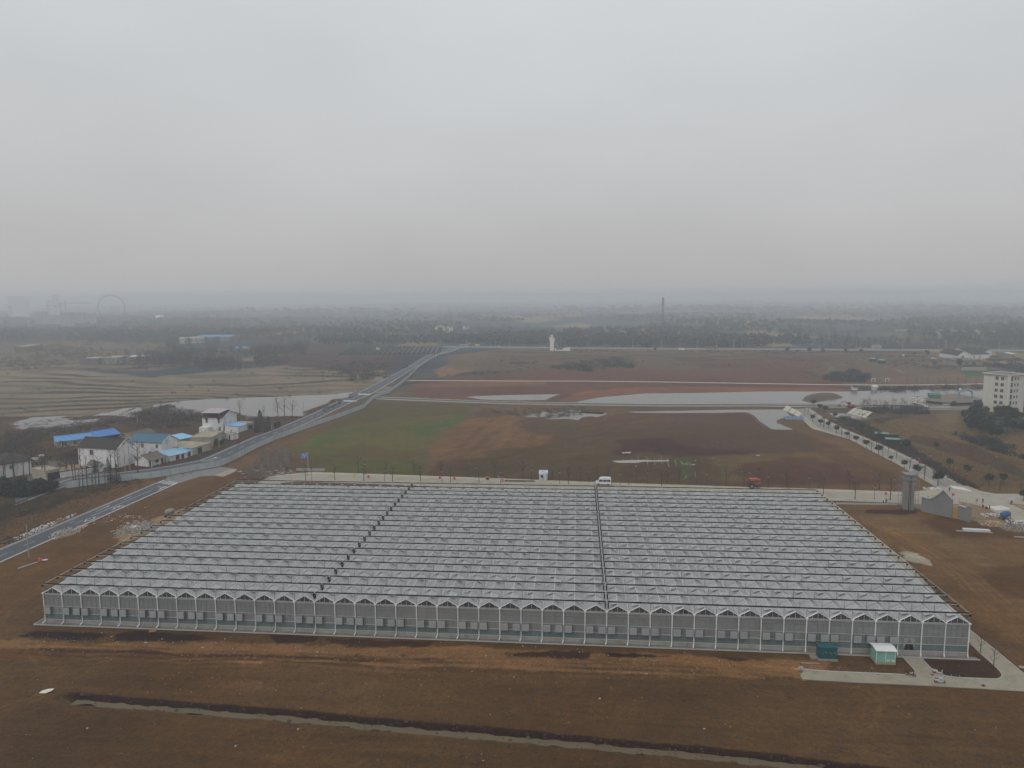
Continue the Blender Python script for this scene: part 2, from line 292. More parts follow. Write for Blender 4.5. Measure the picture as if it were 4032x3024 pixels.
ZONES = [
 # left country: terraces
 (v2([(-60, 790), (160, 800), (330, 815), (480, 800), (620, 790), (760, 760), (830, 770), (840, 850), (740, 850), (560, 862), (330, 880), (120, 905), (-60, 915)]), (121, 113, 101), 480, 6, 14),
 (v2([(-60, 740), (220, 735), (420, 745), (520, 780), (330, 800), (-60, 800)]), (112, 106, 98), 600, 8, 20),
 (v2([(-60, 668), (300, 662), (560, 690), (560, 735), (200, 735), (-60, 745)]), (98, 98, 100), 900, 20, 40),
 (v2([(560, 730), (740, 745), (860, 770), (850, 800), (700, 800), (560, 780)]), (94, 88, 82), 620, 10, 25),
 # ground about the village
 (v2([(-60, 900), (200, 900), (380, 880), (700, 860), (740, 880), (560, 950), (420, 1010), (100, 1070), (-60, 1080)]), (84, 74, 62), 300, 3, 8),
 (v2([(60, 1000), (240, 985), (250, 1035), (60, 1070)]), (110, 104, 96), 240, 1.5, 3),
 (v2([(30, 1110), (200, 1060), (330, 1035), (480, 1030), (310, 1055), (120, 1120), (10, 1165)]), (98, 76, 54), 215, 1.5, 5),
 (v2([(-60, 1085), (180, 1055), (250, 1050), (90, 1105), (-60, 1140)]), (72, 64, 52), 215, 2, 6),
 (v2([(-60, 1180), (180, 1110), (470, 1035), (520, 1040), (330, 1150), (90, 1280), (-60, 1360)]), (94, 71, 50), 185, 3, 8),
 (v2([(250, 1160), (330, 1120), (390, 1100), (400, 1110), (330, 1150), (260, 1175)]), (136, 112, 82), 190, 1.2, 4),
 (v2([(-60, 1370), (90, 1300), (95, 1350), (40, 1380), (-60, 1400)]), (98, 74, 52), 150, 2, 6),
 # green field and excavated ground beyond the greenhouse
 (v2([(600, 985), (640, 965), (800, 872), (1030, 872), (1010, 900), (940, 990), (900, 1040), (660, 1022), (560, 1010)]), (92, 86, 62), 330, 4, 12),
 (v2([(640, 970), (700, 930), (850, 905), (1000, 890), (1000, 912), (960, 965), (860, 975), (790, 950), (700, 990)]), (95, 93, 60), 330, 4, 12),
 (v2([(890, 925), (1000, 900), (1004, 905), (985, 925), (900, 940)]), (84, 97, 58), 340, 4, 12),
 (v2([(690, 1000), (800, 990), (930, 985), (910, 1030), (700, 1018)]), (86, 86, 57), 280, 4, 12),
 (v2([(640, 962), (740, 925), (760, 935), (680, 965)]), (88, 94, 60), 330, 3, 10),
 (v2([(560, 1010), (610, 980), (660, 985), (650, 1025), (600, 1028)]), (104, 84, 72), 265, 3, 6),
 (v2([(900, 1040), (960, 970), (1040, 880), (1180, 905), (1350, 892), (1610, 890), (1680, 915), (1800, 960), (1960, 1045), (1500, 1055)]), (93, 80, 67), 330, 3, 10),
 (v2([(1000, 905), (1110, 895), (1180, 930), (1150, 970), (1010, 990), (930, 1000)]), (110, 90, 74), 340, 9, 18),
 (v2([(1060, 975), (1300, 960), (1520, 985), (1600, 1010), (1560, 1048), (960, 1045)]), (88, 78, 61), 270, 6, 15),
 (v2([(1180, 905), (1420, 900), (1500, 930), (1330, 960), (1130, 930)]), (95, 82, 68), 360, 5, 15),
 (v2([(1120, 910), (1250, 920), (1230, 935), (1110, 925)]), (90, 84, 76), 370, 5, 15),
 (v2([(1330, 950), (1600, 940), (1720, 970), (1700, 985), (1330, 982)]), (82, 69, 57), 330, 5, 14),
 (v2([(1540, 985), (1720, 970), (1800, 1000), (1720, 1035), (1560, 1040)]), (98, 86, 67), 280, 5, 14),
 (v2([(1600, 1000), (1760, 985), (1900, 1040), (1600, 1050)]), (86, 70, 58), 270, 4, 12),
 (v2([(1460, 990), (1490, 985), (1500, 1030), (1475, 1035)]), (80, 90, 52), 280, 2, 6),
 (v2([(1450, 940), (1680, 925), (1790, 965), (1700, 980), (1450, 960)]), (90, 79, 68), 340, 5, 14),
 # lake shores
 (v2([(880, 855), (910, 822), (1130, 800), (1200, 812), (1300, 798), (1700, 798), (1850, 832), (1860, 848), (1250, 848), (1200, 868), (1000, 866)]), (103, 88, 78), 500, 5, 15),
 (v2([(1215, 866), (1260, 845), (1400, 835), (1800, 838), (1850, 846), (1500, 850), (1300, 862)]), (121, 95, 80), 480, 4, 14),
 (v2([(880, 830), (1000, 822), (1180, 824), (1180, 832), (900, 838)]), (116, 95, 80), 500, 4, 14),
 (v2([(1130, 800), (1300, 792), (1600, 795), (1720, 812), (1200, 820)]), (105, 89, 83), 520, 4, 14),
 (v2([(940, 800), (1000, 770), (1060, 775), (1020, 800), (950, 815)]), (124, 105, 94), 600, 6, 15),
 (v2([(960, 770), (1100, 750), (2000, 755), (2100, 790), (1760, 800), (1200, 798), (980, 800)]), (108, 101, 95), 640, 8, 20),
 (v2([(1270, 785), (1360, 770), (1370, 792), (1280, 800)]), (92, 94, 82), 600, 6, 15),
 (v2([(1500, 775), (1800, 770), (1760, 800), (1500, 796)]), (104, 92, 84), 600, 6, 15),
 (v2([(1750, 800), (2150, 790), (2212, 830), (2212, 840), (1850, 836)]), (106, 98, 92), 540, 6, 18),
 (v2([(1890, 815), (2150, 808), (2150, 824), (1900, 828)]), (112, 100, 92), 500, 5, 18),
 (v2([(2070, 800), (2180, 798), (2200, 812), (2090, 816)]), (86, 102, 90), 580, 4, 12),
 # right country
 (v2([(1760, 900), (1900, 890), (2060, 900), (2150, 930), (2240, 970), (2240, 1070), (2030, 1055), (1880, 980)]), (103, 89, 71), 320, 4, 14),
 (v2([(1980, 940), (2100, 960), (2240, 1030), (2240, 1045), (2090, 990), (1960, 950)]), (84, 73, 62), 300, 1.5, 8),
 (v2([(1770, 905), (2020, 1045), (2100, 1060), (2030, 1030), (1920, 960), (1800, 905)]), (84, 72, 60), 290, 1.5, 5),
 (v2([(1830, 870), (2080, 865), (2130, 900), (2060, 915), (1850, 905)]), (96, 88, 82), 400, 5, 14),
 (v2([(2020, 895), (2080, 880), (2060, 930), (2020, 930)]), (108, 98, 82), 370, 3, 8),
 (v2([(1800, 1085), (2240, 1100), (2240, 1420), (2120, 1350), (1950, 1190)]), (104, 79, 54), 190, 3, 10),
 (v2([(1850, 1100), (1960, 1110), (2120, 1180), (2240, 1290), (2160, 1250), (2000, 1160), (1880, 1130)]), (108, 85, 60), 190, 3, 12),
 (v2([(1940, 1180), (1990, 1195), (2010, 1220), (1960, 1210)]), (150, 140, 124), 180, 1.5, 4),
 (v2([(1960, 1120), (2240, 1110), (2240, 1160), (2060, 1160)]), (88, 66, 46), 200, 3, 10),
 (v2([(2100, 1230), (2240, 1220), (2240, 1300), (2150, 1280)]), (86, 64, 43), 160, 3, 8),
 (v2([(1880, 1100), (2000, 1100), (1960, 1112), (1870, 1108)]), (66, 48, 38), 210, 1, 4),
 (v2([(1960, 1090), (2130, 1075), (2240, 1085), (2240, 1130), (2120, 1125), (2000, 1105)]), (128, 112, 92), 215, 2, 5),
 (v2([(2150, 1060), (2240, 1065), (2240, 1095), (2180, 1085)]), (98, 82, 64), 220, 2, 5),
 # foreground: track beside the facade and dug wet patches
 (v2([(-60, 1372), (200, 1388), (480, 1388), (800, 1394), (1150, 1402), (1500, 1418), (1790, 1432), (1790, 1466), (1400, 1460), (1000, 1444), (600, 1428), (200, 1422), (-60, 1412)]), (126, 93, 61), 140, 1.2, 5),
 (v2([(-60, 1405), (100, 1398), (500, 1412), (900, 1420), (1000, 1430), (500, 1425), (100, 1422), (-60, 1424)]), (92, 66, 45), 138, 0.8, 5),
 (v2([(1080, 1412), (1500, 1432), (1780, 1450), (1500, 1440), (1100, 1420)]), (112, 82, 53), 138, 0.6, 5),
 ([(70, 2503), (140, 2484), (270, 2486), (425, 2497), (365, 2521), (230, 2518)], (48, 35, 28), 130, 0.3, 1.5),
 ([(452, 2492), (560, 2484), (760, 2500), (860, 2512), (700, 2524), (455, 2522)], (52, 38, 29), 130, 0.4, 1.5),
 ([(1050, 2495), (1170, 2492), (1250, 2510), (1235, 2530), (1090, 2535)], (60, 44, 33), 130, 0.6, 2),
 ([(1290, 2515), (1700, 2530), (1690, 2548), (1500, 2548), (1300, 2535)], (66, 48, 35), 130, 0.6, 2),
 ([(2000, 2570), (2200, 2560), (2330, 2570), (2320, 2592), (2000, 2585)], (60, 43, 32), 130, 0.5, 2),
 ([(2387, 2570), (2490, 2572), (2640, 2582), (2480, 2588), (2390, 2585)], (44, 32, 26), 130, 0.3, 1.5),
 ([(2830, 2586), (2930, 2594), (2990, 2590), (2900, 2602)], (46, 34, 28), 130, 0.3, 1.2),
 ([(3590, 2590), (3830, 2600), (3826, 2552), (3945, 2655), (3930, 2672), (3790, 2672), (3680, 2650)], (62, 48, 40), 125, 0.5, 2),
 ([(-60, 2760), (260, 2775), (900, 2820), (1500, 2880), (2200, 2935), (3000, 3010), (3000, 3100), (-60, 3100)], (84, 63, 42), 100, 3, 8),
]
for i, (pts, c, d, amp, nsc) in enumerate(ZONES):
    put(A(*c, d), 0.94 * poly_mask(x, y, pts, max(0.3, amp * 0.35), amp, nsc, 40 + i))
# terraces: dark grassy banks between the levels
def bands(pts, spacing, dark, d, slope, wob, seed, wd=0.24):
    m_ = poly_mask(x, y, pts, 6, 8, 20, seed)
    c = (y + slope * x + wob * vnoise(x, y, 130, seed, 3)) / spacing
    c = c + 0.25 * vnoise(x, y, 60, seed + 3, 2)
    fr = np.abs(c - np.round(c)); ln = sstep(wd, wd * 0.45, fr) * (0.45 + 0.55 * sstep(-0.5, 0.3, vnoise(x, y, 70, seed + 5, 2)))
    put(A(*dark, d), m_ * ln * 0.85)
bands(v2([(-60, 790), (160, 805), (330, 818), (480, 802), (620, 790), (760, 775), (830, 790), (830, 850), (740, 848), (560, 860), (330, 878), (120, 900), (-60, 912)]), 26, (60, 60, 58), 480, 0.12, 45, 61, .3)
bands(v2([(-60, 700), (300, 705), (520, 745), (500, 790), (300, 800), (-60, 795)]), 40, (66, 68, 70), 640, 0.1, 60, 62, .3)
bands(v2([(1050, 755), (2000, 758), (2000, 778), (1600, 780), (1200, 795), (1050, 795)]), 34, (80, 78, 76), 720, 0.05, 50, 63)
bands(v2([(560, 735), (850, 760), (850, 800), (560, 790)]), 32, (82, 78, 76), 600, 0.1, 50, 64)
# wheel ruts and scraped streaks in the bare soil
ruts = vnoise(x * 0.045 + 0.004 * y, y * 0.75, 1, 71, 3) * sstep(235, 215, y)
C *= (1 + 0.16 * ruts)[:, None]
C *= (1 + 0.15 * vnoise(x, y, 6, 72, 4) + 0.2 * vnoise(x, y, 38, 73, 4))[:, None]
C[:, 0] *= 1 + 0.07 * vnoise(x, y, 22, 79, 3)
C[:, 2] *= 1 - 0.07 * vnoise(x, y, 22, 79, 3)
plough = np.sin((x * 0.86 + y * 0.5) * 2.2 + 2 * vnoise(x, y, 30, 74, 2)) * sstep(500, 360, D) * sstep(-30, 60, x - 30) * (y > 245)
C *= (1 + 0.07 * plough)[:, None]
diag = vnoise((x + y) * 0.06, (x - y) * 0.6, 1, 76, 3) * ((y > 245) & (y < 420) & (x > -120) & (x < 40)) * sstep(-90, -50, x)
C *= (1 + 0.22 * diag)[:, None]
# wheel tracks pressed into the soil
def track(pts, gain, w_=.35, pair=1.7, jit=.5):
    P = resample_px(pts); xs = [q.x for q in P]; ys = [q.y for q in P]
    idx = np.nonzero((x > min(xs) - 4) & (x < max(xs) + 4) & (y > min(ys) - 4) & (y < max(ys) + 4))[0]
    if not len(idx): return
    d_, s_d, _p = seg_dist(x[idx], y[idx], [(q.x, q.y) for q in P]); o_ = d_ * s_d + jit * vnoise(x[idx], y[idx], 14, 91, 2)
    wd = np.maximum(w_, 0.0016 * D[idx])
    m_ = np.exp(-((o_ - pair / 2) / wd) ** 2) + (np.exp(-((o_ + pair / 2) / wd) ** 2) if pair else 0)
    C[idx] *= (1 + gain * np.clip(m_, 0, 1) * (.6 + .5 * vnoise(x[idx], y[idx], 7, 92, 2)))[:, None]
def resample_px(pts):
    P = [G(*q) for q in pts]; out = []
    for i in range(len(P) - 1):
        p0, p1, p2, p3 = P[max(0, i - 1)], P[i], P[i + 1], P[min(len(P) - 1, i + 2)]
        for k in range(8):
            t_ = k / 8; out.append(.5 * ((2 * p1) + (p2 - p0) * t_ + (2 * p0 - 5 * p1 + 4 * p2 - p3) * t_ ** 2 + (3 * p1 - p0 - 3 * p2 + p3) * t_ ** 3))
    return out + [P[-1]]
for pts, gn in [([(0, 2660), (200, 2640), (420, 2620), (700, 2612), (1000, 2615)], .35), ([(120, 2560), (160, 2605), (230, 2622), (420, 2600)], .4), ([(0, 2790), (60, 2770), (140, 2745)], .5), ([(0, 2560), (300, 2575), (900, 2590), (1600, 2612), (2400, 2640), (3000, 2665)], -.45), ([(0, 2540), (600, 2560), (1400, 2590), (2200, 2615), (3100, 2660)], -.4), ([(300, 2585), (1000, 2600), (1800, 2640), (2600, 2655)], .3),
  ([(3300, 2700), (3420, 2740), (3440, 2800), (3400, 2870), (3450, 2960)], .25), ([(3560, 2980), (3500, 2900), (3420, 2830), (3460, 2770), (3600, 2750)], .22), ([(2100, 2800), (2700, 2850), (3300, 2900), (4032, 2930)], -.25), ([(1100, 2990), (1500, 2930), (2000, 2960)], .2), ([(60, 2900), (700, 2930), (1400, 3000)], .18), ([(900, 2930), (1050, 2880), (1250, 2850)], -.25),
  ([(3430, 2060), (3560, 2120), (3680, 2200), (3780, 2290), (3900, 2400)], .45), ([(3380, 2040), (3500, 2080), (3640, 2150), (3800, 2250), (4030, 2430)], .4), ([(3700, 2240), (3790, 2280), (3870, 2350)], .35), ([(3560, 2060), (3800, 2100), (4030, 2180)], -.3), ([(0, 2420), (120, 2340), (300, 2240), (480, 2140), (640, 2040)], .4), ([(40, 2440), (200, 2330), (420, 2200)], -.35), ([(330, 2110), (500, 2030), (700, 1950), (860, 1900)], -.35), ([(400, 2120), (560, 2040), (740, 1960)], .3), ([(0, 2300), (200, 2220), (330, 2160)], .3),
  ([(1760, 1790), (1850, 1730), (1900, 1680), (1960, 1640)], -.35), ([(1820, 1800), (1900, 1740), (1960, 1700), (2080, 1650)], -.35), ([(1880, 1800), (1960, 1760), (2000, 1700), (2010, 1655)], .3), ([(1940, 1810), (2050, 1780), (2100, 1720), (2110, 1660)], -.3), ([(1700, 1830), (1900, 1800), (2200, 1790), (2500, 1770)], .3), ([(2250, 1730), (2450, 1700), (2700, 1690), (2900, 1700)], -.3), ([(2000, 1720), (2200, 1740), (2400, 1760), (2700, 1780), (3000, 1790)], -.25), ([(2300, 1690), (2500, 1660), (2800, 1650)], .2), ([(3480, 1700), (3620, 1770), (3760, 1830), (3900, 1870), (4032, 1900)], -.3), ([(3600, 1760), (3750, 1790), (3900, 1800), (4032, 1830)], -.3), ([(3420, 1650), (3600, 1680), (3800, 1740)], .2)]:
    track(pts, gn * (1.6 if pts[0][1] < 2000 else 1.15))
wetm = np.zeros(len(x)); bank = sstep(0.1, 0.4, off) * (1 - sstep(1.3, 1.9, off)) * endf
Cb = np.array(A(54, 42, 32, 100)); C[near] = C[near] * (1 - bank[:, None]) + Cb * bank[:, None]  # steep bank coloured darker, shadow painted in along with wet soil
mud = sstep(1.7, 0.9, np.abs(off + 0.35)) * (1 - sstep(0.1, 0.4, off)) * endf
C[near] = C[near] * (1 - 0.6 * mud[:, None]) + np.array(A(96, 82, 64, 100)) * 0.6 * mud[:, None]
C = np.clip(C, 0.012, 0.6)
nr, nc = X.shape
me = bpy.data.meshes.new('ground'); ii = np.arange(nr * nc).reshape(nr, nc)
fq = np.stack([ii[:-1, :-1], ii[:-1, 1:], ii[1:, 1:], ii[1:, :-1]], -1).reshape(-1, 4)
me.vertices.add(nr * nc); me.vertices.foreach_set('co', np.stack([x, y, z], -1).ravel().astype(np.float32))
me.loops.add(fq.size); me.loops.foreach_set('vertex_index', fq.ravel().astype(np.int32))
me.polygons.add(len(fq)); me.polygons.foreach_set('loop_start', np.arange(0, fq.size, 4, dtype=np.int32)); me.polygons.foreach_set('loop_total', np.full(len(fq), 4, np.int32))
me.update(calc_edges=True)
ca = me.color_attributes.new('soil', 'FLOAT_COLOR', 'POINT')
ca.data.foreach_set('color', np.concatenate([C, np.ones((len(C), 1))], 1).ravel().astype(np.float32))
gm = bpy.data.materials.new('soil_and_fields'); gm.use_nodes = True; t = gm.node_tree; n = t.nodes; l = t.links
b = n['Principled BSDF']; b.inputs['Roughness'].default_value = 0.95; b.inputs['Specular IOR Level'].default_value = 0.12
at = n.new('ShaderNodeAttribute'); at.attribute_name = 'soil'; geo = n.new('ShaderNodeNewGeometry')
prev = None
for s_c, amt, det in ((0.3, 0.24, 5), (1.1, 0.38, 6), (4.0, 0.42, 4)):
    q = n.new('ShaderNodeTexNoise'); q.inputs['Scale'].default_value = s_c; q.inputs['Detail'].default_value = det; q.inputs['Roughness'].default_value = 0.7
    l.new(geo.outputs['Position'], q.inputs['Vector'])
    r = n.new('ShaderNodeMapRange'); r.inputs['From Min'].default_value = 0.25; r.inputs['From Max'].default_value = 0.75; r.inputs['To Min'].default_value = 1 - amt; r.inputs['To Max'].default_value = 1 + amt
    l.new(q.outputs['Fac'], r.inputs['Value'])
    if prev is None: prev = r.outputs[0]
    else:
        k = n.new('ShaderNodeMath'); k.operation = 'MULTIPLY'; l.new(prev, k.inputs[0]); l.new(r.outputs[0], k.inputs[1]); prev = k.outputs[0]
vs = n.new('ShaderNodeVectorMath'); vs.operation = 'SCALE'; l.new(at.outputs['Color'], vs.inputs[0]); l.new(prev, vs.inputs['Scale'])
l.new(vs.outputs[0], b.inputs['Base Color'])
bp = n.new('ShaderNodeBump'); bp.inputs['Strength'].default_value = 0.9; bp.inputs['Distance'].default_value = 0.22; l.new(prev, bp.inputs['Height']); l.new(bp.outputs[0], b.inputs['Normal'])
me.materials.append(gm)
me.polygons.foreach_set('use_smooth', np.ones(len(fq), bool))
tag(mk('ground', me), 'bare brown soil and winter fields spreading to the horizon', None, None, 'structure')

# ------------------------------------------------------------------ water
def water_mat(name, col, rough=0.06, bump=0.06, sc_=0.6):
    mt = mat(name, col, rough=rough, var=0.08, scale=0.05, spec=0.28)
    t = mt.node_tree; n = t.nodes; q = n.new('ShaderNodeTexNoise'); q.inputs['Scale'].default_value = sc_; q.inputs['Detail'].default_value = 3
    g = n.new('ShaderNodeNewGeometry'); t.links.new(g.outputs['Position'], q.inputs['Vector'])
    bp = n.new('ShaderNodeBump'); bp.inputs['Strength'].default_value = bump; bp.inputs['Distance'].default_value = 0.1
    t.links.new(q.outputs['Fac'], bp.inputs['Height']); t.links.new(bp.outputs[0], n['Principled BSDF'].inputs['Normal']); return mt
WATER = water_mat('pond_water', A(104, 101, 95, 450, 1.0), 0.16, 0.1); MUDW = water_mat('muddy_water', A(90, 79, 60, 100), 0.5)
MUDM = mat('wet_mud', A(84, 74, 64, 420), rough=.6, var=.25, scale=.4)
def jag_poly(pts, step, amp, seed=1):
    P = [G(*q) for q in pts]; out = []
    for i in range(len(P)):
        a, b_ = P[i], P[(i + 1) % len(P)]; k = max(1, int((b_ - a).length / step)); nv = Vector((-(b_ - a).y, (b_ - a).x, 0)).normalized()
        for j in range(k):
            q = a.lerp(b_, j / k); out.append(q + nv * (amp * float(vnoise(q.x, q.y, step * 2.5, seed, 3))))
    return out
def sheet(name, pts, z_, mt, step=4, amp=1.2, kind='structure', label=None, seed=1):
    P = jag_poly(pts, step, amp, seed); o = MB().add([(q.x, q.y, q.z + z_) for q in P], [tuple(range(len(P)))]).build(name, mt)
    bm_fix(o)
    if mt is WATER:
        ar = sum(P[i].x * P[(i + 1) % len(P)].y - P[(i + 1) % len(P)].x * P[i].y for i in range(len(P))); sg = 1 if ar > 0 else -1; ring = []
        for i in range(len(P)):
            e = P[(i + 2) % len(P)] - P[i - 2]; nv = Vector((e.y, -e.x, 0)).normalized() * sg * (1.6 + 1.3 * float(vnoise(P[i].x, P[i].y, 7, 31, 3))); ring.append(P[i] + nv)
        mbr = MB(); k_ = len(P)
        mbr.add([(q.x, q.y, q.z + z_ - .008) for q in P] + [(q.x, q.y, q.z + .008) for q in ring], [(i, (i + 1) % k_, (i + 1) % k_ + k_, i + k_) for i in range(k_)]); mb_o = mbr.build('mud_margin', MUDM); tag(mb_o, None, None, None, 'structure')
    return tag(o, label, None, None, kind)
def bm_fix(o):
    if o.data.polygons[0].normal.z < 0: o.data.flip_normals()
sheet('pond', [(606, 1595), (655, 1588), (769, 1575), (1000, 1565), (1150, 1560), (1316, 1552), (1382, 1544), (1374, 1568), (1316, 1572), (1262, 1597), (1200, 1620), (1195, 1637), (1000, 1642), (930, 1627), (805, 1622), (741, 1637), (650, 1624), (606, 1612)], 0.03, WATER, 5, 2.5, label='grey village pond behind the white houses')
sheet('pond', [(48, 1668), (120, 1645), (250, 1638), (270, 1655), (390, 1652), (330, 1668), (225, 1684), (90, 1690)], 0.025, WATER, 2.0, 4.0, label='shallow flooded paddy left of the blue roof', seed=4)
sheet('pond', [(375, 1632), (460, 1615), (545, 1602), (608, 1622), (590, 1640), (500, 1645), (440, 1636)], 0.025, WATER, 2.0, 4.0, label='reedy shallows at the near end of the village pond', seed=6)
sheet('lake', [(1832, 1562), (2000, 1555), (2205, 1553), (2150, 1576), (2000, 1576), (1900, 1573)], 0.03, WATER, 6, 1.5, label='small basin of the lake left of the red spit')
sheet('lake', [(2262, 1583), (2384, 1562), (2542, 1550), (3000, 1542), (3321, 1541), (3665, 1534), (3905, 1532), (4100, 1531), (4100, 1602), (3905, 1604), (3642, 1606), (3588, 1594), (3350, 1594), (3000, 1588), (2597, 1590), (2452, 1590)], 0.03, WATER, 6, 1.5, label='long grey lake across the right half')
sheet('channel', [(2470, 1622), (2700, 1617), (2940, 1613), (3088, 1613), (3113, 1638), (3060, 1655), (3060, 1665), (3120, 1692), (3040, 1690), (2990, 1657), (2967, 1635), (2940, 1624), (2700, 1626), (2500, 1625)], 0.03, WATER, 3, 0.8, label='narrow channel in front of the lake road')
sheet('pond', [(2062, 1642), (2136, 1624), (2200, 1632), (2258, 1618), (2300, 1620), (2330, 1626), (2398, 1625), (2362, 1636), (2312, 1638), (2276, 1654), (2190, 1651), (2120, 1640)], 0.025, WATER, 3, 6, label='reedy marsh pool in the excavated ground', seed=9)
sheet('pond', [(3265, 1627), (3348, 1629), (3430, 1648), (3412, 1655), (3303, 1655)], 0.03, WATER, 3, 0.8, label='small pond beside the covered bank')
isl = jag_poly([(3156, 1577), (3172, 1561), (3226, 1552), (3294, 1552), (3321, 1566), (3258, 1573), (3181, 1582)], 5, 1.0)
cen = sum(isl, Vector()) / len(isl); mb = MB()
mb.add([(q.x, q.y, 0.02) for q in isl] + [(cen.x + (q.x - cen.x) * .6, cen.y + (q.y - cen.y) * .6, 1.6 + .4 * rnd.random()) for q in isl], [(i, (i + 1) % len(isl), (i + 1) % len(isl) + len(isl), i + len(isl)) for i in range(len(isl))] + [tuple(range(len(isl), 2 * len(isl)))])
o = mb.build('island', mat('island_soil', A(92, 86, 82, 440), var=.2, scale=.4, bump=.6)); o.data.polygons.foreach_set('use_smooth', [True] * len(o.data.polygons)); tag(o, 'low grey earth island in the lake', None, None, 'structure')
dp = []
for i in range(len(DITCH) - 1):
    for j in range(30): dp.append(DITCH[i].lerp(DITCH[i + 1], j / 30))
mb = MB(); vsd = []
for i, q in enumerate(dp):
    a = dp[max(0, i - 1)]; b2 = dp[min(len(dp) - 1, i + 1)]; nv = Vector((-(b2 - a).y, (b2 - a).x, 0)).normalized()
    vsd.append(q - nv * (.8 + .5 * float(vnoise(q.x, q.y, 9, 3, 2)) + .45 * float(vnoise(q.x, q.y, 1.6, 4, 3)))); vsd.append(q + nv * (.7 + .3 * float(vnoise(q.x, q.y, 1.5, 7, 2))))
k0 = 8
mb.add([(q.x, q.y, -0.66) for q in vsd[2 * k0:]], [(2 * i, 2 * i + 1, 2 * i + 3, 2 * i + 2) for i in range(len(vsd) // 2 - k0 - 1)])
o = mb.build('ditch_water', MUDW); bm_fix(o); tag(o, 'muddy greenish water lying in the foreground ditch', None, None, 'structure')
PUD = mat('puddle_water', A(138, 130, 124, 300, 1.0), rough=0.12, spec=0.5, var=.1)
for k_, pts in enumerate([[(2410, 1815), (2480, 1813), (2640, 1811), (2632, 1817), (2560, 1819), (2440, 1821)], [(2445, 1781), (2486, 1779), (2480, 1784), (2450, 1785)], [(2955, 1790), (3000, 1792), (2985, 1796)], [(2680, 1826), (2740, 1828), (2730, 1831)]]):
    sheet('puddle', pts, 0.02, PUD, 1.5, 1.2, label=['long pale puddle across the ploughed field', 'short pale puddle above the long one in the field', 'thin puddle near the right edge of the excavated field', 'broken puddle right of the long puddle'][k_], seed=20 + k_)
mb = MB()
for (px, y0, y1, sk) in [(2453, 1806, 1824, 0), (2490, 1798, 1822, -3), (2514, 1795, 1824, -4), (2550, 1801, 1831, 0), (2577, 1806, 1830, 2), (2603, 1795, 1826, 4), (2628, 1804, 1838, 6), (2658, 1808, 1836, 5), (2682, 1812, 1830, 5), (2702, 1820, 1832, 4), (2714, 1820, 1834, 4), (2764, 1812, 1820, 3), (2702, 1868, 1886, -3), (2736, 1858, 1888, 6)]:
    a = G(px - .8, y0); b2 = G(px + sk - .8, y1); c2 = G(px + sk + .7, y1); d2 = G(px + .4, y0)
    mb.quad((a.x, a.y, .018), (b2.x, b2.y, .018), (c2.x, c2.y, .018), (d2.x, d2.y, .018))
o = mb.build('furrow_water', PUD); tag(o, 'water standing in the furrows of the field', None, None, 'stuff')
# ------------------------------------------------------------------ roads and paths
ASPH = mat('asphalt', A(74, 78, 84, 220), rough=0.85, var=0.14, scale=0.5, bump=0.15)
ASPHN = mat('fresh_asphalt', A(52, 55, 60, 270), rough=0.85, var=0.16, scale=0.4, bump=0.15)
ASPHD = mat('dusty_asphalt', A(112, 112, 112, 250), rough=0.9, var=0.15, scale=0.4)
CONC = mat('road_concrete', A(138, 133, 121, 220), rough=0.9, var=0.12, scale=0.35, stain=A(116, 106, 90, 220), stain_scale=.15, stain_amt=.5)
CONCN = mat('path_concrete', A(134, 127, 112, 120), rough=0.9, var=0.12, scale=0.8, stain=A(112, 100, 82, 120), stain_scale=.35, stain_amt=.6)
PAVE = mat('sidewalk', A(144, 138, 125, 260), rough=0.9, var=0.12, scale=0.6, stain=A(112, 98, 78, 260), stain_amt=.4)
KERB = mat('kerb_stone', A(150, 150, 146, 200), rough=0.85, var=0.15)
PAINT = mat('road_paint', A(188, 188, 186, 220), rough=0.7, var=0.12, scale=2)
PAINTY = mat('yellow_road_paint', A(170, 160, 130, 200), rough=0.7, var=0.15)
def resamp(P, n_):
    d = [0.0]
    for i in range(1, len(P)): d.append(d[-1] + (P[i] - P[i - 1]).length)
    out = []
    for k in range(n_):
        s = d[-1] * k / (n_ - 1); i = 0
        while i < len(P) - 2 and d[i + 1] < s: i += 1
        f = (s - d[i]) / max(1e-6, d[i + 1] - d[i]); out.append(P[i].lerp(P[i + 1], min(1, max(0, f))))
    return out
def ribbon(name, Lp, Rp, z_, mt, n_=60, label=None, kind='structure', parent=None):
    Lr, Rr = resamp(Lp, n_), resamp(Rp, n_); mb = MB()
    for i in range(n_ - 1):
        a, b2, c2, d2 = Lr[i], Rr[i], Rr[i + 1], Lr[i + 1]
        mb.quad(*[(q.x, q.y, q.z + z_) for q in (a, b2, c2, d2)])
    o = mb.build(name, mt, parent)
    if o.data.polygons[0].normal.z < 0: o.data.flip_normals()
    return tag(o, label, None, None, kind)
def mid(Lp, Rp, f, n_=80):
    return [a.lerp(b2, f) for a, b2 in zip(resamp(Lp, n_), resamp(Rp, n_))]
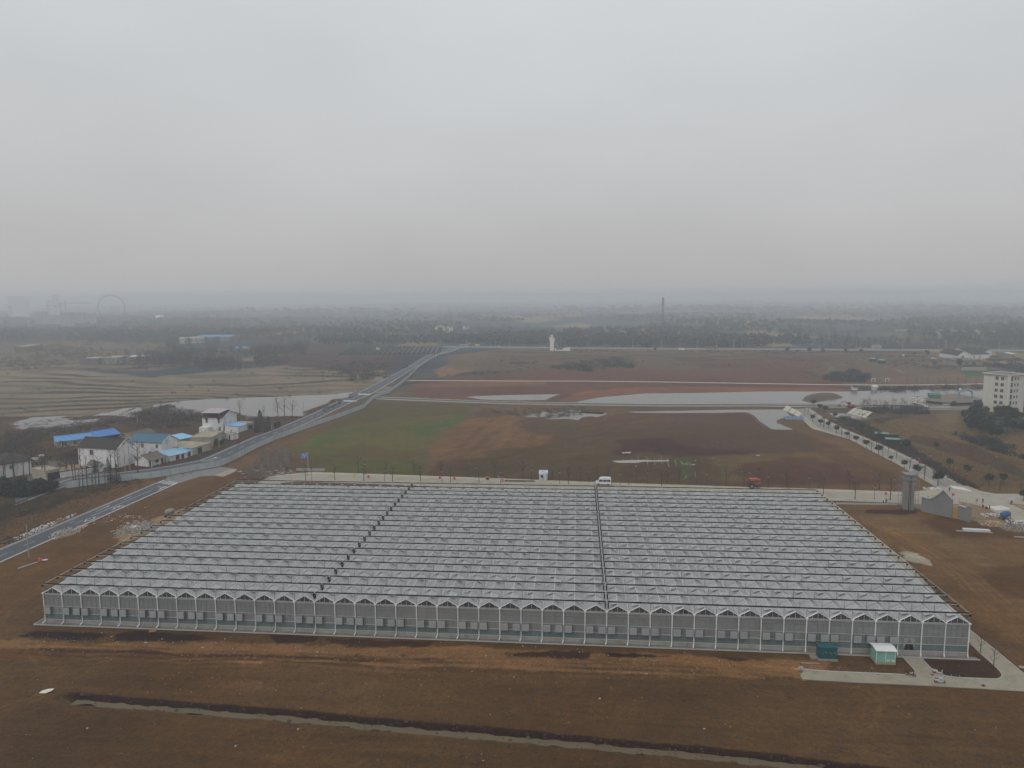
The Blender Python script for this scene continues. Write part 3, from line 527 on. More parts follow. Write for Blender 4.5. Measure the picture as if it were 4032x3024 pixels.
def strip(mb, P, w_, z_, dash=None, s0=0, s1=1e9):
    """thin painted line along P, optionally dashed (on, off)"""
    acc = 0.0
    for i in range(len(P) - 1):
        a, b2 = P[i], P[i + 1]; ln = (b2 - a).length
        if ln < 1e-6: continue
        dv = (b2 - a) / ln; nv = Vector((-dv.y, dv.x, 0)) * (w_ / 2); s = 0.0
        while s < ln - 1e-6:
            if dash:
                ph = (acc + s) % (dash[0] + dash[1]); on = ph < dash[0]; step = min(ln - s, (dash[0] - ph) if on else (dash[0] + dash[1] - ph))
                step = max(step, 0.01)
            else: on = True; step = ln - s
            if on and s0 <= acc + s <= s1:
                p0 = a + dv * s; p1 = a + dv * (s + step)
                mb.quad(*[(q.x, q.y, q.z + z_) for q in (p0 - nv, p1 - nv, p1 + nv, p0 + nv)])
            s += step
        acc += ln
def kerb(name, P, w_=0.22, h_=0.14, mt=None, parent=None):
    mb = MB(); n_ = len(P); ring = []
    for i, q in enumerate(P):
        dv = (P[min(i + 1, n_ - 1)] - P[max(i - 1, 0)]).normalized(); nv = Vector((-dv.y, dv.x, 0)) * (w_ / 2)
        ring.append([(q.x - nv.x, q.y - nv.y, q.z), (q.x + nv.x, q.y + nv.y, q.z), (q.x + nv.x, q.y + nv.y, q.z + h_), (q.x - nv.x, q.y - nv.y, q.z + h_)])
    vs_ = [v for r in ring for v in r]; fs = []
    for i in range(n_ - 1):
        for j in range(4): fs.append((4 * i + j, 4 * i + (j + 1) % 4, 4 * i + 4 + (j + 1) % 4, 4 * i + 4 + j))
    fs += [(3, 2, 1, 0), tuple(4 * (n_ - 1) + j for j in range(4))]
    return tag(mb.add(vs_, fs).build(name, mt or KERB, parent), None, None, None, 'structure')
def gl(pts): return [G(*q) for q in pts]
# road A, running past the left side of the greenhouse
RAL = [Vector((-151.4, 96, 0)), Vector((-150.1, 166.8, 0)), Vector((-148.3, 238.6, 0))]; RAR = [Vector((-144.2, 96, 0)), Vector((-142.4, 158, 0)), Vector((-140.6, 234.2, 0))]
ribbon('asphalt_road', RAL, RAR, 0.03, ASPH, 40, 'new asphalt road passing left of the greenhouse')
kerb('kerb', resamp(RAL, 40)); kerb('kerb', resamp(RAR, 40))
mb = MB()
strip(mb, mid(RAL, RAR, .06), .15, .035); strip(mb, mid(RAL, RAR, .94), .15, .035)
strip(mb, mid(RAL, RAR, .52), .15, .035, None, 98, 129)
strip(mb, mid(RAL, RAR, .28), .14, .035, (4, 9), 92, 129)
o = mb.build('road_marking', PAINT); tag(o, 'white lane lines on the left asphalt road', None, None, 'structure')
mb = MB(); strip(mb, mid(RAL, RAR, .52), .16, .035, (4, 5.2), 0, 97)
tag(mb.build('road_marking', PAINTY), 'pale yellow centre dashes on the left asphalt road', None, None, 'structure')
def crossing(c0, c1, dirv, ln, n_, w_, z_, label):
    """stripes spread from c0 to c1, each running along dirv"""
    mb = MB(); dv = dirv.normalized(); nv = (c1 - c0).normalized() * (w_ / 2)
    for i in range(n_):
        c = c0.lerp(c1, (i + .5) / n_); a = c - dv * (ln / 2); b2 = c + dv * (ln / 2)
        mb.quad(*[(q.x, q.y, z_) for q in (a - nv, a + nv, b2 + nv, b2 - nv)])
    return tag(mb.build('road_marking', PAINT), label, None, None, 'structure')
crossing(Vector((-148.2, 236, 0)), Vector((-140.9, 233.2, 0)), Vector((0.05, 1, 0)), 3.8, 6, .5, .045, 'zebra crossing where the left asphalt road meets the hoarding')
mb = MB()
mb.quad((-145.2, 229.2, .036), (-141.2, 228.6, .036), (-141.2, 228.95, .036), (-145.2, 229.55, .036))
def arrow(mb, c, z_, turn=-1, s=1.0, rz=0.02):
    cc, ss = math.cos(rz), math.sin(rz)
    def tr(p): return (c.x + (p[0] * cc - p[1] * ss) * s, c.y + (p[0] * ss + p[1] * cc) * s, z_)
    mb.add([tr(p) for p in [(-.12, -2.6), (.12, -2.6), (.12, .9), (-.12, .9)]], [(0, 1, 2, 3)])
    mb.add([tr(p) for p in [(-.45, .9), (.45, .9), (0, 2.6)]], [(0, 1, 2)])
    mb.add([tr(p) for p in [(turn * .12, -1.2), (turn * .7, -.2), (turn * .7, .1), (turn * .12, -.8)]], [(0, 1, 2, 3)])
    mb.add([tr(p) for p in [(turn * .5, -.3), (turn * 1.05, -.15), (turn * .75, .7)]], [(0, 1, 2)])
def c5(x_, y_): return G(x_ / 2.212, 1600 + y_ / 2.212)
arrow(mb, c5(1015, 882), .036, -1); arrow(mb, c5(1415, 712), .036, -1); arrow(mb, c5(930, 875), .036, 1, .6)
for cx_, cy_ in ((507, 1102), (783, 984)):
    c = c5(cx_, cy_); w2, h2 = 1.0, 2.4
    for (a, b2) in (((0, -h2), (w2, 0)), ((w2, 0), (0, h2)), ((0, h2), (-w2, 0)), ((-w2, 0), (0, -h2))):
        p0 = Vector((c.x + a[0], c.y + a[1], 0)); p1 = Vector((c.x + b2[0], c.y + b2[1], 0)); strip(mb, [p0, p1], .22, .036)
tag(mb.build('road_marking', PAINT), 'white arrows, diamonds and stop line on the left asphalt road', None, None, 'structure')
# road B, behind the hoarding, running away up the picture
RBL = gl([(60, 1962), (270, 1886), (430, 1866), (600, 1846), (700, 1830), (793, 1812), (921, 1755), (1006, 1719), (1072, 1697), (1235, 1627), (1325, 1582), (1420, 1543), (1601, 1448), (1678, 1400), (1768, 1372), (1836, 1359)])
RBR = gl([(60, 1990), (270, 1908), (470, 1884), (640, 1866), (760, 1843), (880, 1822), (985, 1765), (1072, 1724), (1240, 1654), (1389, 1582), (1461, 1553), (1565, 1491), (1655, 1434), (1723, 1400), (1814, 1369), (1850, 1362)])
RBL = [q for q in RBL]; 
# build by projecting paired samples so that both edges stay parallel
LB, RB = resamp(RBL, 120), resamp(RBR, 120)
ribbon('asphalt_road', LB, RB, 0.03, ASPH, 120, 'asphalt road behind the hoarding running off to the highway')
kerb('kerb', LB); kerb('kerb', RB)
mb = MB(); M5 = mid(LB, RB, .5, 120)
strip(mb, mid(LB, RB, .07, 120), .2, .035); strip(mb, mid(LB, RB, .93, 120), .2, .035); strip(mb, M5, .2, .035, (5, 6))
tag(mb.build('road_marking', PAINT), 'white lines on the road behind the hoarding', None, None, 'structure')
c = G(1440, 1553); d_ = (RB[60] - RB[55]).normalized()
crossing(G(1409, 1552), G(1460, 1553), G(1500, 1520) - G(1430, 1552), 5, 9, .7, .037, 'far zebra crossing at the lake road turning')
crossing(G(1352, 1578), G(1404, 1580), G(1500, 1520) - G(1430, 1552), 5, 9, .7, .037, 'near zebra crossing at the lake road turning')
mb = MB(); arrow(mb, c5(1855, 452), .036, 1, 1.1, -.2); arrow(mb, c5(1950, 455), .036, 1, .8, -.2)
a = c5(1755, 476); b2 = c5(1860, 474); strip(mb, [a, b2], .4, .036)
tag(mb.build('road_marking', PAINT), 'arrows and stop line opposite the sheds', None, None, 'structure')
def psheet(name, pts, z_, mt, label): return sheet(name, pts, z_, mt, 3, .25, 'structure', label, 3)
psheet('asphalt_apron', [(500, 1860), (610, 1842), (700, 1822), (790, 1796), (850, 1770), (873, 1772), (868, 1785), (800, 1812), (720, 1836), (560, 1866)], .024, ASPHN, 'fresh dark asphalt forecourt in front of the sheds')
psheet('asphalt_apron', [(893, 1752), (925, 1740), (945, 1748), (930, 1760), (905, 1768)], .027, ASPHN, 'patch of fresh asphalt beside the parked motor tricycle')
psheet('asphalt_apron', [(646, 1890), (664, 1874), (740, 1862), (868, 1838), (935, 1848), (905, 1868), (850, 1872), (790, 1876), (745, 1890), (702, 1904)], .033, ASPHD, 'dusty grey junction in front of the hoarding')
psheet('concrete_patch', [(843, 1872), (900, 1850), (935, 1847), (925, 1858), (880, 1877)], .038, CONCN, 'pale concrete patch at the end of the junction')
# concrete road behind the greenhouse and its crossing with the tree-lined road
CRL = gl([(1060, 1876), (1226, 1859), (1452, 1866), (1904, 1882), (2400, 1901), (2900, 1917), (3235, 1926), (3547, 1937), (3700, 1938)])
CRR = [Vector((q.x, q.y - 14.0, 0)) for q in CRL]
ribbon('concrete_road', CRL, CRR, 0.024, CONC, 60, 'pale concrete road behind the greenhouse')
kerb('kerb', resamp(mid(CRL, CRR, .22), 60)); kerb('kerb', resamp(mid(CRL, CRR, .80), 60))
ribbon('sidewalk', CRL, mid(CRL, CRR, .215), 0.1, PAVE, 60, 'sidewalk on the far side of the concrete road')
ribbon('sidewalk', mid(CRL, CRR, .805), CRR, 0.1, PAVE, 60, 'sidewalk on the greenhouse side of the concrete road')
RCL = gl([(3150, 1612), (3195, 1688), (3348, 1731), (3439, 1781), (3529, 1826), (3574, 1853), (3665, 1907), (3720, 1944)])
RCR = gl([(3185, 1606), (3230, 1636), (3321, 1688), (3480, 1754), (3620, 1817), (3688, 1853), (3846, 1930), (3900, 1948)])
RCL[0] = G(3120, 1612)
ROADC = mat('tree_road_surface', A(120, 119, 115, 300), rough=0.9, var=0.12, scale=.3)
ribbon('concrete_road', RCL, RCR, 0.027, ROADC, 50, 'tree lined concrete road leading to the lake')
ribbon('sidewalk', RCL, mid(RCL, RCR, .22), .12, PAVE, 50, 'left sidewalk of the tree lined road')
ribbon('sidewalk', mid(RCL, RCR, .80), RCR, .12, PAVE, 50, 'right sidewalk of the tree lined road')
kerb('kerb', resamp(mid(RCL, RCR, .225), 50)); kerb('kerb', resamp(mid(RCL, RCR, .795), 50))
psheet('concrete_road', [(3547, 1937), (3640, 1932), (3700, 1926), (3760, 1905), (3846, 1930), (3920, 1944), (4100, 1946), (4100, 1995), (4010, 1985), (3975, 1985), (3990, 2000), (4100, 2062), (4100, 2100), (3960, 2035), (3870, 1995), (3780, 1975), (3640, 1968), (3547, 1969)], .031, CONC, 'wide concrete junction at the right edge')
psheet('sidewalk', [(3960, 1978), (3990, 1990), (4100, 2046), (4100, 2066), (3985, 2010), (3955, 1990)], .1, PAVE, 'sidewalk curving round the right corner of the junction')
crossing(G(3745, 1917), G(3818, 1929), G(3800, 1935) - G(3770, 1915), 4, 7, .6, .04, 'zebra crossing at the top of the right junction')
crossing(G(3905, 2002), G(3965, 1998), G(3960, 2006) - G(3915, 1990), 4, 6, .6, .04, 'zebra crossing at the bottom of the right junction')
# lake road, field path and highway
LRL = gl([(1479, 1562), (1560, 1565), (2000, 1582), (2597, 1590), (3000, 1590), (3321, 1596), (3600, 1606), (3900, 1609), (4100, 1611)])
LRR = gl([(1479, 1572), (1560, 1576), (2000, 1592), (2597, 1601), (3000, 1601), (3321, 1606), (3600, 1614), (3900, 1617), (4100, 1619)])
ribbon('asphalt_road', LRL, LRR, .035, ASPH, 60, 'straight asphalt road along the lake dam')
ribbon('sidewalk', LRL, mid(LRL, LRR, .2), .12, PAVE, 60, 'far pavement of the lake road'); ribbon('sidewalk', mid(LRL, LRR, .72), LRR, .12, PAVE, 60, 'near pavement of the lake road')
FP = gl([(1600, 1498), (2000, 1500), (2212, 1500.5), (2298, 1500.5), (2600, 1504), (3032, 1511), (3300, 1515), (3575, 1516), (3800, 1513), (3910, 1510)])
ribbon('field_path', [q + Vector((0, 2.0, 0)) for q in FP], [q - Vector((0, 2.0, 0)) for q in FP], .03, mat('path_light', A(164, 152, 144, 580)), 60, 'pale path across the red field above the lake')
HW = gl([(1700, 1364), (1900, 1366), (2200, 1369), (2600, 1372), (3000, 1374), (3400, 1377), (3800, 1378), (4200, 1380)])
ribbon('highway', [q + Vector((0, 9, 0)) for q in HW], [q - Vector((0, 13, 0)) for q in HW], .05, mat('highway_asphalt', A(124, 128, 130, 850)), 60, 'grey highway crossing in front of the far trees')
for k_, (pts, lab) in enumerate([([(0, 1458), (110, 1448), (300, 1438), (440, 1432)], 'thin pale lane on the far left fields'), ([(2290, 1298), (2360, 1300), (2440, 1312), (2560, 1322)], 'pale track across the far tan field'), ([(3650, 1300), (3690, 1310), (3715, 1322)], 'pale track among the far right woods'), ([(3440, 1432), (3530, 1456), (3560, 1466)], 'short path down to the lake lawn')]):
    P = gl(pts); w_ = 1.6 + k_ * .5
    ribbon('field_path', [q + Vector((0, w_, 0)) for q in P], [q - Vector((0, w_, 0)) for q in P], .06, mat('path_light'), 20, lab) if False else ribbon('field_path', [q + Vector((0, w_, 0)) for q in P], [q - Vector((0, w_, 0)) for q in P], .06, MATS['path_light'], 20, lab)
# drive at the right corner of the greenhouse
def c4(x_, y_): return G(3400 + x_ / 3.5, 2250 + y_ / 3.5)
def c4b(x_, y_): return G(3032 + x_ / 2.212, 2250 + y_ / 2.212)
def wsheet(name, P, z_, mt, label):
    o = MB().add([(q.x, q.y, z_) for q in P], [tuple(range(len(P)))]).build(name, mt); bm_fix(o); return tag(o, label, None, None, 'structure')
inner = [c4(*q) for q in [(1480, 1010), (1640, 1160), (1800, 1300), (1890, 1390), (1915, 1440), (1890, 1475), (1830, 1490), (1600, 1482), (1350, 1472), (1150, 1450), (980, 1395), (860, 1270), (745, 1140)]]
left_ = [c4(*q) for q in [(500, 1130), (600, 1250), (690, 1340), (705, 1375), (690, 1400)]] + [c4b(*q) for q in [(1180, 903), (900, 890), (600, 878), (300, 860)]]
low = [c4b(*q) for q in [(262, 905), (285, 945), (700, 970), (1400, 1002), (1800, 1025), (2212, 1050), (2500, 1068)]]
outer = [c4(*q) for q in [(2500, 1630), (2212, 1420), (2000, 1245), (1800, 1080), (1600, 920), (1480, 825)]] + [Vector((79.5, 175, 0)), Vector((79.5, 226, 0)), Vector((75.5, 226, 0)), Vector((75.5, 150, 0))]
wsheet('concrete_drive', inner + left_ + low + outer, .05, CONCN, 'pale concrete drive at the right front corner of the greenhouse')
kerb('kerb', inner, .16, .16); kerb('kerb', left_, .16, .16); kerb('kerb', low[1:], .16, .13, mat('drive_kerb', A(112, 104, 92, 120))); kerb('kerb', outer[:9], .18, .16)
# ------------------------------------------------------------------ greenhouse
GX, GY, BAY, NB, ROW, NR = -106.4, 127.75, 4.0, 44, 4.09, 20
ZG, ZR, ZB = 6.39, 7.42, 8.10
WID, DEP = BAY * NB, ROW * NR
GH = thing('greenhouse', 'huge glass greenhouse with dozens of sawtooth ridges and rows of black shade beams', 'greenhouse', (GX, GY, 0))
def glass(name, col, alpha, rough, spec=0.5, var=0.12, scale=0.35):
    return mat(name, col, rough=rough, alpha=alpha, spec=spec, var=var, scale=scale, stain=tuple(v * .8 for v in col), stain_scale=0.5, stain_amt=.25)
RGL = glass('roof_glass', (0.35, 0.35, 0.343), 0.93, 0.36)
RG2 = glass('roof_glass_dusty', (0.375, 0.373, 0.363), 0.95, 0.45); RG3 = glass('roof_glass_clear', (0.325, 0.328, 0.325), 0.91, 0.22)
VGL = glass('vent_glass', (0.37, 0.373, 0.366), 0.93, 0.34)
WGL = glass('wall_glass', (0.235, 0.245, 0.242), 0.85, 0.14)
LGL = glass('lower_wall_glass', (0.15, 0.20, 0.205), 0.85, 0.14)
STEEL = mat('galvanised_steel', (0.42, 0.43, 0.43), rough=0.5, metal=0.3, var=.15)
DSTEEL = mat('dull_steel', (0.2, 0.21, 0.21), rough=0.6, var=.15)
ALU = mat('pale_aluminium', (0.6, 0.61, 0.61), rough=0.4, metal=0.2, var=.1)
BLACK = mat('black_shade_cloth', (0.008, 0.010, 0.012), rough=0.95, spec=.05, var=.3)
WPIPE = mat('white_pipe', (0.70, 0.71, 0.70), rough=0.5, var=.12, stain=(.36, .33, .27), stain_scale=.8, stain_amt=.5)
BANDM = mat('eave_band', (0.33, 0.34, 0.33), rough=0.6, var=.12, stain=(.2, .2, .19), stain_scale=.6)
PLINTH = mat('concrete_plinth', (0.27, 0.26, 0.23), rough=0.9, var=.2, scale=.5, stain=(.16, .12, .08), stain_scale=.22, stain_amt=.8)
APR = mat('apron_concrete', (0.20, 0.19, 0.175), rough=0.9, var=.2, scale=.5, stain=(.07, .065, .055), stain_scale=.18, stain_amt=.8)
# foundations
MB().box(-.25, -.12, 0, WID + .25, .12, .8).box(-.25, DEP - .12, 0, WID + .25, DEP + .12, .8).box(-.25, .12, 0, .0, DEP - .12, .8).box(WID, .12, 0, WID + .25, DEP - .12, .8).build('plinth', PLINTH, GH)
MB().box(-1.7, -1.05, 0, WID + 1.5, -.12, .07).box(-1.7, -.12, 0, -.25, 30, .07).build('apron_slab', APR, GH)
MB().box(-1.9, -1.22, 0, WID + 1.7, -1.05, .17).box(-1.9, -1.05, 0, -1.7, 30, .17).build('apron_kerb', KERB, GH)
MB().box(.1, .2, .0, WID - .1, DEP - .2, .06).build('floor_slab', mat('greenhouse_floor', (0.17, 0.165, 0.15), var=.25, scale=.2), GH)
mb = MB()
for i in range(1, 44): mb.box(i * 4 - .9, 1.5, .5, i * 4 + .9, DEP - 2, .75)
tag(mb.build('growing_benches', mat('growing_bench', (0.12, 0.135, 0.11), var=.3, scale=.4), GH), None, None, None, 'stuff')
# gutters, columns, trusses
gut = MB().box(-.16, -.1, ZG - .12, .16, DEP + .1, ZG + .02).mesh('gutter', STEEL)
for i in range(NB + 1): mk('gutter', gut, GH, (i * BAY, 0, 0))
mb = MB()
for j in range(1, NR + 1):
    for i in range(0, NB + 1, 2): mb.box(i * BAY - .06, j * ROW - .06, .05, i * BAY + .06, j * ROW + .06, ZG - .15)
tag(mb.build('inner_columns', STEEL, GH), None, None, None, 'stuff')
mb = MB()
for i in range(NB):
    mb.box(i * 4 + .1, -.03, ZG - .72, i * 4 + 3.9, .03, ZG - .66)
    for k in range(4):
        a = i * 4 + k; z0, z1 = (ZG - .7, ZG - .2) if k % 2 == 0 else (ZG - .2, ZG - .7)
        mb.tube([(a, 0, z0), (a + 1, 0, z1)], .035, 3, cap=False)
trus = mb.mesh('truss', DSTEEL)
for j in range(NR + 1): mk('truss', trus, GH, (0, j * ROW + (.22 if j == 0 else 0), 0))
# roof slopes: panes laid between glazing bars
PN = 80; PL = DEP / PN
def slope_mesh(sgn, seed):
    r_ = random.Random(seed); mb = MB()
    for k in range(PN):
        y0, y1 = k * PL + .02, (k + 1) * PL - .02; t1, t2 = r_.uniform(-.012, .012), r_.uniform(-.012, .012)
        xs = (.16, 2.0) if sgn < 0 else (3.84, 2.0)
        q = [(xs[0], y0, ZG + .02 + t1), (xs[1], y0, ZR + t2), (xs[1], y1, ZR - t1), (xs[0], y1, ZG + .02 - t2)]
        mb.add(q, [(0, 3, 2, 1)] if sgn < 0 else [(0, 1, 2, 3)], r_.choice((0, 0, 0, 1, 1, 2)))
    return mb
def bars_mesh(sgn):
    mb = MB(); xa, xb = (.14, 2.0) if sgn < 0 else (3.86, 2.0)
    for k in range(PN + 1):
        y_ = k * PL; w_ = .022 if k % 4 else .035
        mb.add([(xa, y_ - w_, ZG + .02), (xb, y_ - w_, ZR + .02), (xb, y_ + w_, ZR + .02), (xa, y_ + w_, ZG + .02), (xa, y_ - w_, ZG + .075), (xb, y_ - w_, ZR + .07), (xb, y_ + w_, ZR + .07), (xa, y_ + w_, ZG + .075)],
               [(4, 5, 6, 7), (0, 1, 5, 4), (2, 3, 7, 6), (3, 0, 4, 7)])
    return mb.mesh('glazing_bars', ALU)
SL = {s: [slope_mesh(s, 5 + v * 2 + s).mesh('roof_slope', [RGL, RG2, RG3]) for v in range(4)] for s in (-1, 1)}; BR = {s: bars_mesh(s) for s in (-1, 1)}
ridge = MB().box(1.95, -.05, ZR - .03, 2.05, DEP + .05, ZR + .06).mesh('ridge_cap', ALU)
for i in range(NB):
    for s in (-1, 1):
        o = mk('roof_slope', SL[s][rnd.randrange(4)], GH, (i * BAY, 0, 0)); b_ = mk('glazing_bars', BR[s], o); tag(b_, None, None, None, 'stuff')
    mk('ridge_cap', ridge, GH, (i * BAY, 0, 0))
# roof vents, alternating sides row by row and standing ajar
SLA = math.atan2(ZR - ZG, 1.86)
def vent_geo(mb, x0, y0, s, op, mi0=0, mi1=1):
    """s=-1 left slope, +1 right slope"""
    ln, hw = 1.25, 1.02; an = SLA - op; hx, hz = x0 + 2.0, ZR + .085
    def P(u, v, h_): return (hx + s * (u * math.cos(an) + h_ * math.sin(an)), y0 + v, hz - u * math.sin(an) + h_ * math.cos(an))
    def slab_(u0, u1, v0, v1, h0, h1, mi):
        vs_ = [P(u, v, h_) for h_ in (h0, h1) for (u, v) in ((u0, v0), (u1, v0), (u1, v1), (u0, v1))]
        mb.add(vs_, [(0, 3, 2, 1), (4, 5, 6, 7), (0, 1, 5, 4), (1, 2, 6, 5), (2, 3, 7, 6), (3, 0, 4, 7)], mi)
    slab_(.06, ln - .06, -hw + .05, hw - .05, 0, .02, mi0)
    slab_(0, ln, -hw, -hw + .05, -.01, .05, mi1); slab_(0, ln, hw - .05, hw, -.01, .05, mi1)
    slab_(ln - .07, ln, -hw + .05, hw - .05, -.01, .05, mi1); slab_(.02, ln - .08, -.02, .02, .021, .045, mi1)
vmesh = {}
for s in (-1, 1):
    for v, op in enumerate((.1, .22, .34)):
        mb = MB(); vent_geo(mb, 0, 0, s, op); vmesh[(s, v)] = mb.mesh('roof_vent', [VGL, ALU])
far = MB(); cnt = 0
for j in range(NR):
    for i in range(NB):
        s = 1 if (j + (i // 28)) % 2 == 0 else -1; y0 = (j + .5) * ROW + (.5 if s > 0 else -.3)
        v = rnd.choice((0, 1, 1, 2))
        if cnt < 300: mk('roof_vent', vmesh[(s, v)], GH, (i * BAY, y0, 0)); cnt += 1
        else: vent_geo(far, i * BAY, y0, s, (.1, .22, .34)[v])
tag(far.build('roof_vents', [VGL, ALU], GH), None, None, None, 'stuff')
# shade beams on stub posts over every row, folded black cloth hung along them
SECT = ((0, 56), (56, 112), (112, 176))
stub = MB().box(-.035, -.035, ZG, .035, .035, ZB - .12).mesh('stub_post', DSTEEL); sfar = MB(); cnt = 0
for j in range(NR + 1):
    for i in range(NB + 1):
        if cnt < 270: mk('stub_post', stub, GH, (i * BAY, j * ROW, 0)); cnt += 1
        else: sfar.box(i * BAY - .035, j * ROW - .035, ZG, i * BAY + .035, j * ROW + .035, ZB - .12)
tag(sfar.build('stub_posts', DSTEEL, GH), None, None, None, 'stuff')
CL = []
for s_i, (a, b_) in enumerate(SECT):
    bm_ = MB().box(a + .05, -.05, ZB - .12, b_ - .05, .05, ZB - .04).mesh('shade_beam', ALU)
    var = []
    for v in range(4):
        r_ = random.Random(50 + v + s_i * 7); mb = MB(); k = int((b_ - a) / 1.0); pts, rs = [], []
        for q in range(k + 1):
            pts.append((a + .12 + (b_ - a - .24) * q / k, .05 + r_.uniform(-.02, .02), ZB + .06 + r_.uniform(-.02, .02))); rs.append(.13 + r_.uniform(-.025, .03))
        mb.tube(pts, rs, 6); var.append(mb.mesh('folded_curtain', BLACK))
    CL.append((bm_, var))
for j in range(NR + 1):
    for s_i in range(3):
        o = mk('shade_beam', CL[s_i][0], GH, (0, j * ROW, 0)); mk('folded_curtain', CL[s_i][1][rnd.randrange(4)], o)
def bundle(wd, h_, seed):
    r_ = random.Random(seed); prof = []; mb = MB(); n_ = 6
    for k in range(n_ + 1):
        z_ = ZB - .1 - h_ * k / n_; w_ = wd * (1.0 if k < n_ - 1 else .75) * r_.uniform(.9, 1.06); prof.append([(-w_ / 2, -.09, z_), (w_ / 2, -.09, z_), (w_ / 2, .09, z_), (-w_ / 2, .09, z_)])
    vs_ = [q for r in prof for q in r]; fs = [(4 * k + q, 4 * k + (q + 1) % 4, 4 * k + 4 + (q + 1) % 4, 4 * k + 4 + q) for k in range(n_) for q in range(4)] + [(0, 1, 2, 3), tuple(4 * n_ + q for q in range(4))]
    return mb.add(vs_, fs).mesh('hanging_curtain', BLACK)
HB = [bundle(.62, 1.05, v) for v in range(3)]; HN = [bundle(.27, 1.15, v + 9) for v in range(3)]; HE = [bundle(.36, .5, v + 19) for v in range(3)]
for j in range(NR + 1):
    y_ = j * ROW
    mk('hanging_curtain', HB[rnd.randrange(3)], GH, (56.0, y_, 0))
    for dx in (-.27, .27): mk('hanging_curtain', HN[rnd.randrange(3)], GH, (112 + dx, y_, 0))
    mk('hanging_curtain', HE[rnd.randrange(3)], GH, (-.1, y_, 0)); mk('hanging_curtain', HE[rnd.randrange(3)], GH, (WID + .1, y_, 0))
    mb = MB().tube([(55.7, y_ - .1, ZB - 1.1), (56.3, y_ - .1, ZB - .15)], .02, 4); mk('brace', mb.mesh('brace', ALU), GH)
for x_ in (-.25, -.05, 112.0, WID + .05, WID + .3):
    MB().tube([(x_, 0, ZB - .08), (x_, DEP, ZB - .08)], .025, 5).build('edge_rail', STEEL if x_ != 112.0 else ALU, GH)
# front facade
WB = 5.93
MB().box(-.1, -.16, WB, WID + .1, -.04, ZG - .1).build('eave_beam', BANDM, GH)
for (h0, w_) in ((.83, .05), (2.12, .07), (3.58, .06), (5.15, .035)):
    MB().box(0, -.10, h0 - w_, WID, -.03, h0 + w_).build('wall_rail', STEEL if w_ > .04 else DSTEEL, GH)
mull = MB()
for i in range(NB):
    for k in range(1, 4): mull.box(i * 4 + k - .022, -.085, .85, i * 4 + k + .022, -.035, WB)
    mull.box(i * 4 - .08, -.105, .8, i * 4 + .08, -.028, WB)
tag(mull.build('mullions', DSTEEL, GH), None, None, None, 'stuff')
rows_ = ((.88, 2.05, LGL), (2.19, 3.52, WGL), (3.64, 5.11, WGL), (5.19, WB - .01, WGL))
pmesh = [MB().box(.03, -.012, a, .97, .004, b_).mesh('wall_pane', mt) for (a, b_, mt) in rows_]
rest = MB(); cnt = 0
order = [(i, k, r) for i in range(NB - 1, -1, -1) for k in range(4) for r in range(4)]
for (i, k, r) in order:
    if i == 41 and k in (1, 2) and r == 0: continue
    if cnt < 300:
        o = mk('wall_pane', pmesh[r], GH, (i * 4 + k, -.02, 0)); o.rotation_euler = (rnd.uniform(-.006, .006), 0, rnd.uniform(-.008, .008)); cnt += 1
    else:
        a, b_, mt = rows_[r]; rest.box(i * 4 + k + .03, -.032, a, i * 4 + k + .97, -.016, b_, 0 if r == 0 else 1)
tag(rest.build('wall_panes', [LGL, WGL], GH), None, None, None, 'stuff')
INS = mat('inner_screen', (0.24, 0.245, 0.245), rough=.9, var=.3, scale=.5)
for i in range(NB):
    if i != 41: MB().box(i * 4 + .15, .9, 2.2, i * 4 + 3.85, .93, 5.7).build('inner_screen', INS, GH)
gm_ = MB().add([(.16, -.03, ZG - .08), (3.84, -.03, ZG - .08), (2, -.03, ZR - .04)], [(0, 1, 2)]).mesh('gable_pane', glass('gable_glass', (.085, .09, .088), .62, .12))
vb = MB()
for (a, b_) in (((.1, ZG + .0), (2, ZR + .03)), ((3.9, ZG + .0), (2, ZR + .03))):
    vb.tube([(a[0], -.09, a[1]), (b_[0], -.09, b_[1])], .06, 4)
for x_ in (1, 2, 3): vb.box(x_ - .025, -.08, ZG - .1, x_ + .025, -.035, ZG + (ZR - ZG) * (1 - abs(x_ - 2) / 2) - .03)
vb = vb.mesh('gable_frame', ALU)
for i in range(NB):
    o = mk('gable_pane', gm_, GH, (i * 4, 0, 0)); mk('gable_frame', vb, o)
# down pipes
pm = MB().tube([(0, -.22, ZG - .05), (0, -.22, .75), (-.04, -.32, .5), (-.2, -.85, .2)], .11, 8).box(-.2, -.42, ZG - .2, .2, -.1, ZG + .02).mesh('down_pipe', WPIPE)
for i in range(NB + 1): mk('down_pipe', pm, GH, (i * 4, 0, 0))
# fan louvre boxes
LM = MB(); LM.box(0, -.62, 0, 1.42, -.10, 1.42, 0)
SLT = MB()
for k in range(8):
    z0 = .06 + k * .165; SLT.add([(.04, -.625, z0 + .13), (1.38, -.625, z0 + .13), (1.38, -.70, z0), (.04, -.70, z0), (.04, -.625, z0 + .10), (1.38, -.625, z0 + .10), (1.38, -.68, z0), (.04, -.68, z0)], [(0, 1, 2, 3), (7, 6, 5, 4), (3, 2, 6, 7), (0, 3, 7, 4), (1, 5, 6, 2)])
LOU = mat('louvre_metal', (.26, .27, .27), rough=.5, var=.1); LOD = mat('louvre_box', (.15, .155, .155), rough=.6)
lm, sl = LM.mesh('fan_box', LOD), SLT.mesh('louvre_slats', LOU)
for i in range(42):
    spots = []
    if i <= 40: spots.append(i * 4 + .16)
    if (i % 2 == 0 and i >= 2) or i == 41: spots.append(i * 4 - 1.58)
    for x_ in spots:
        o = mk('fan_box', lm, GH, (x_, 0, 2.14)); tag(mk('louvre_slats', sl, o), None, None, None, 'stuff')
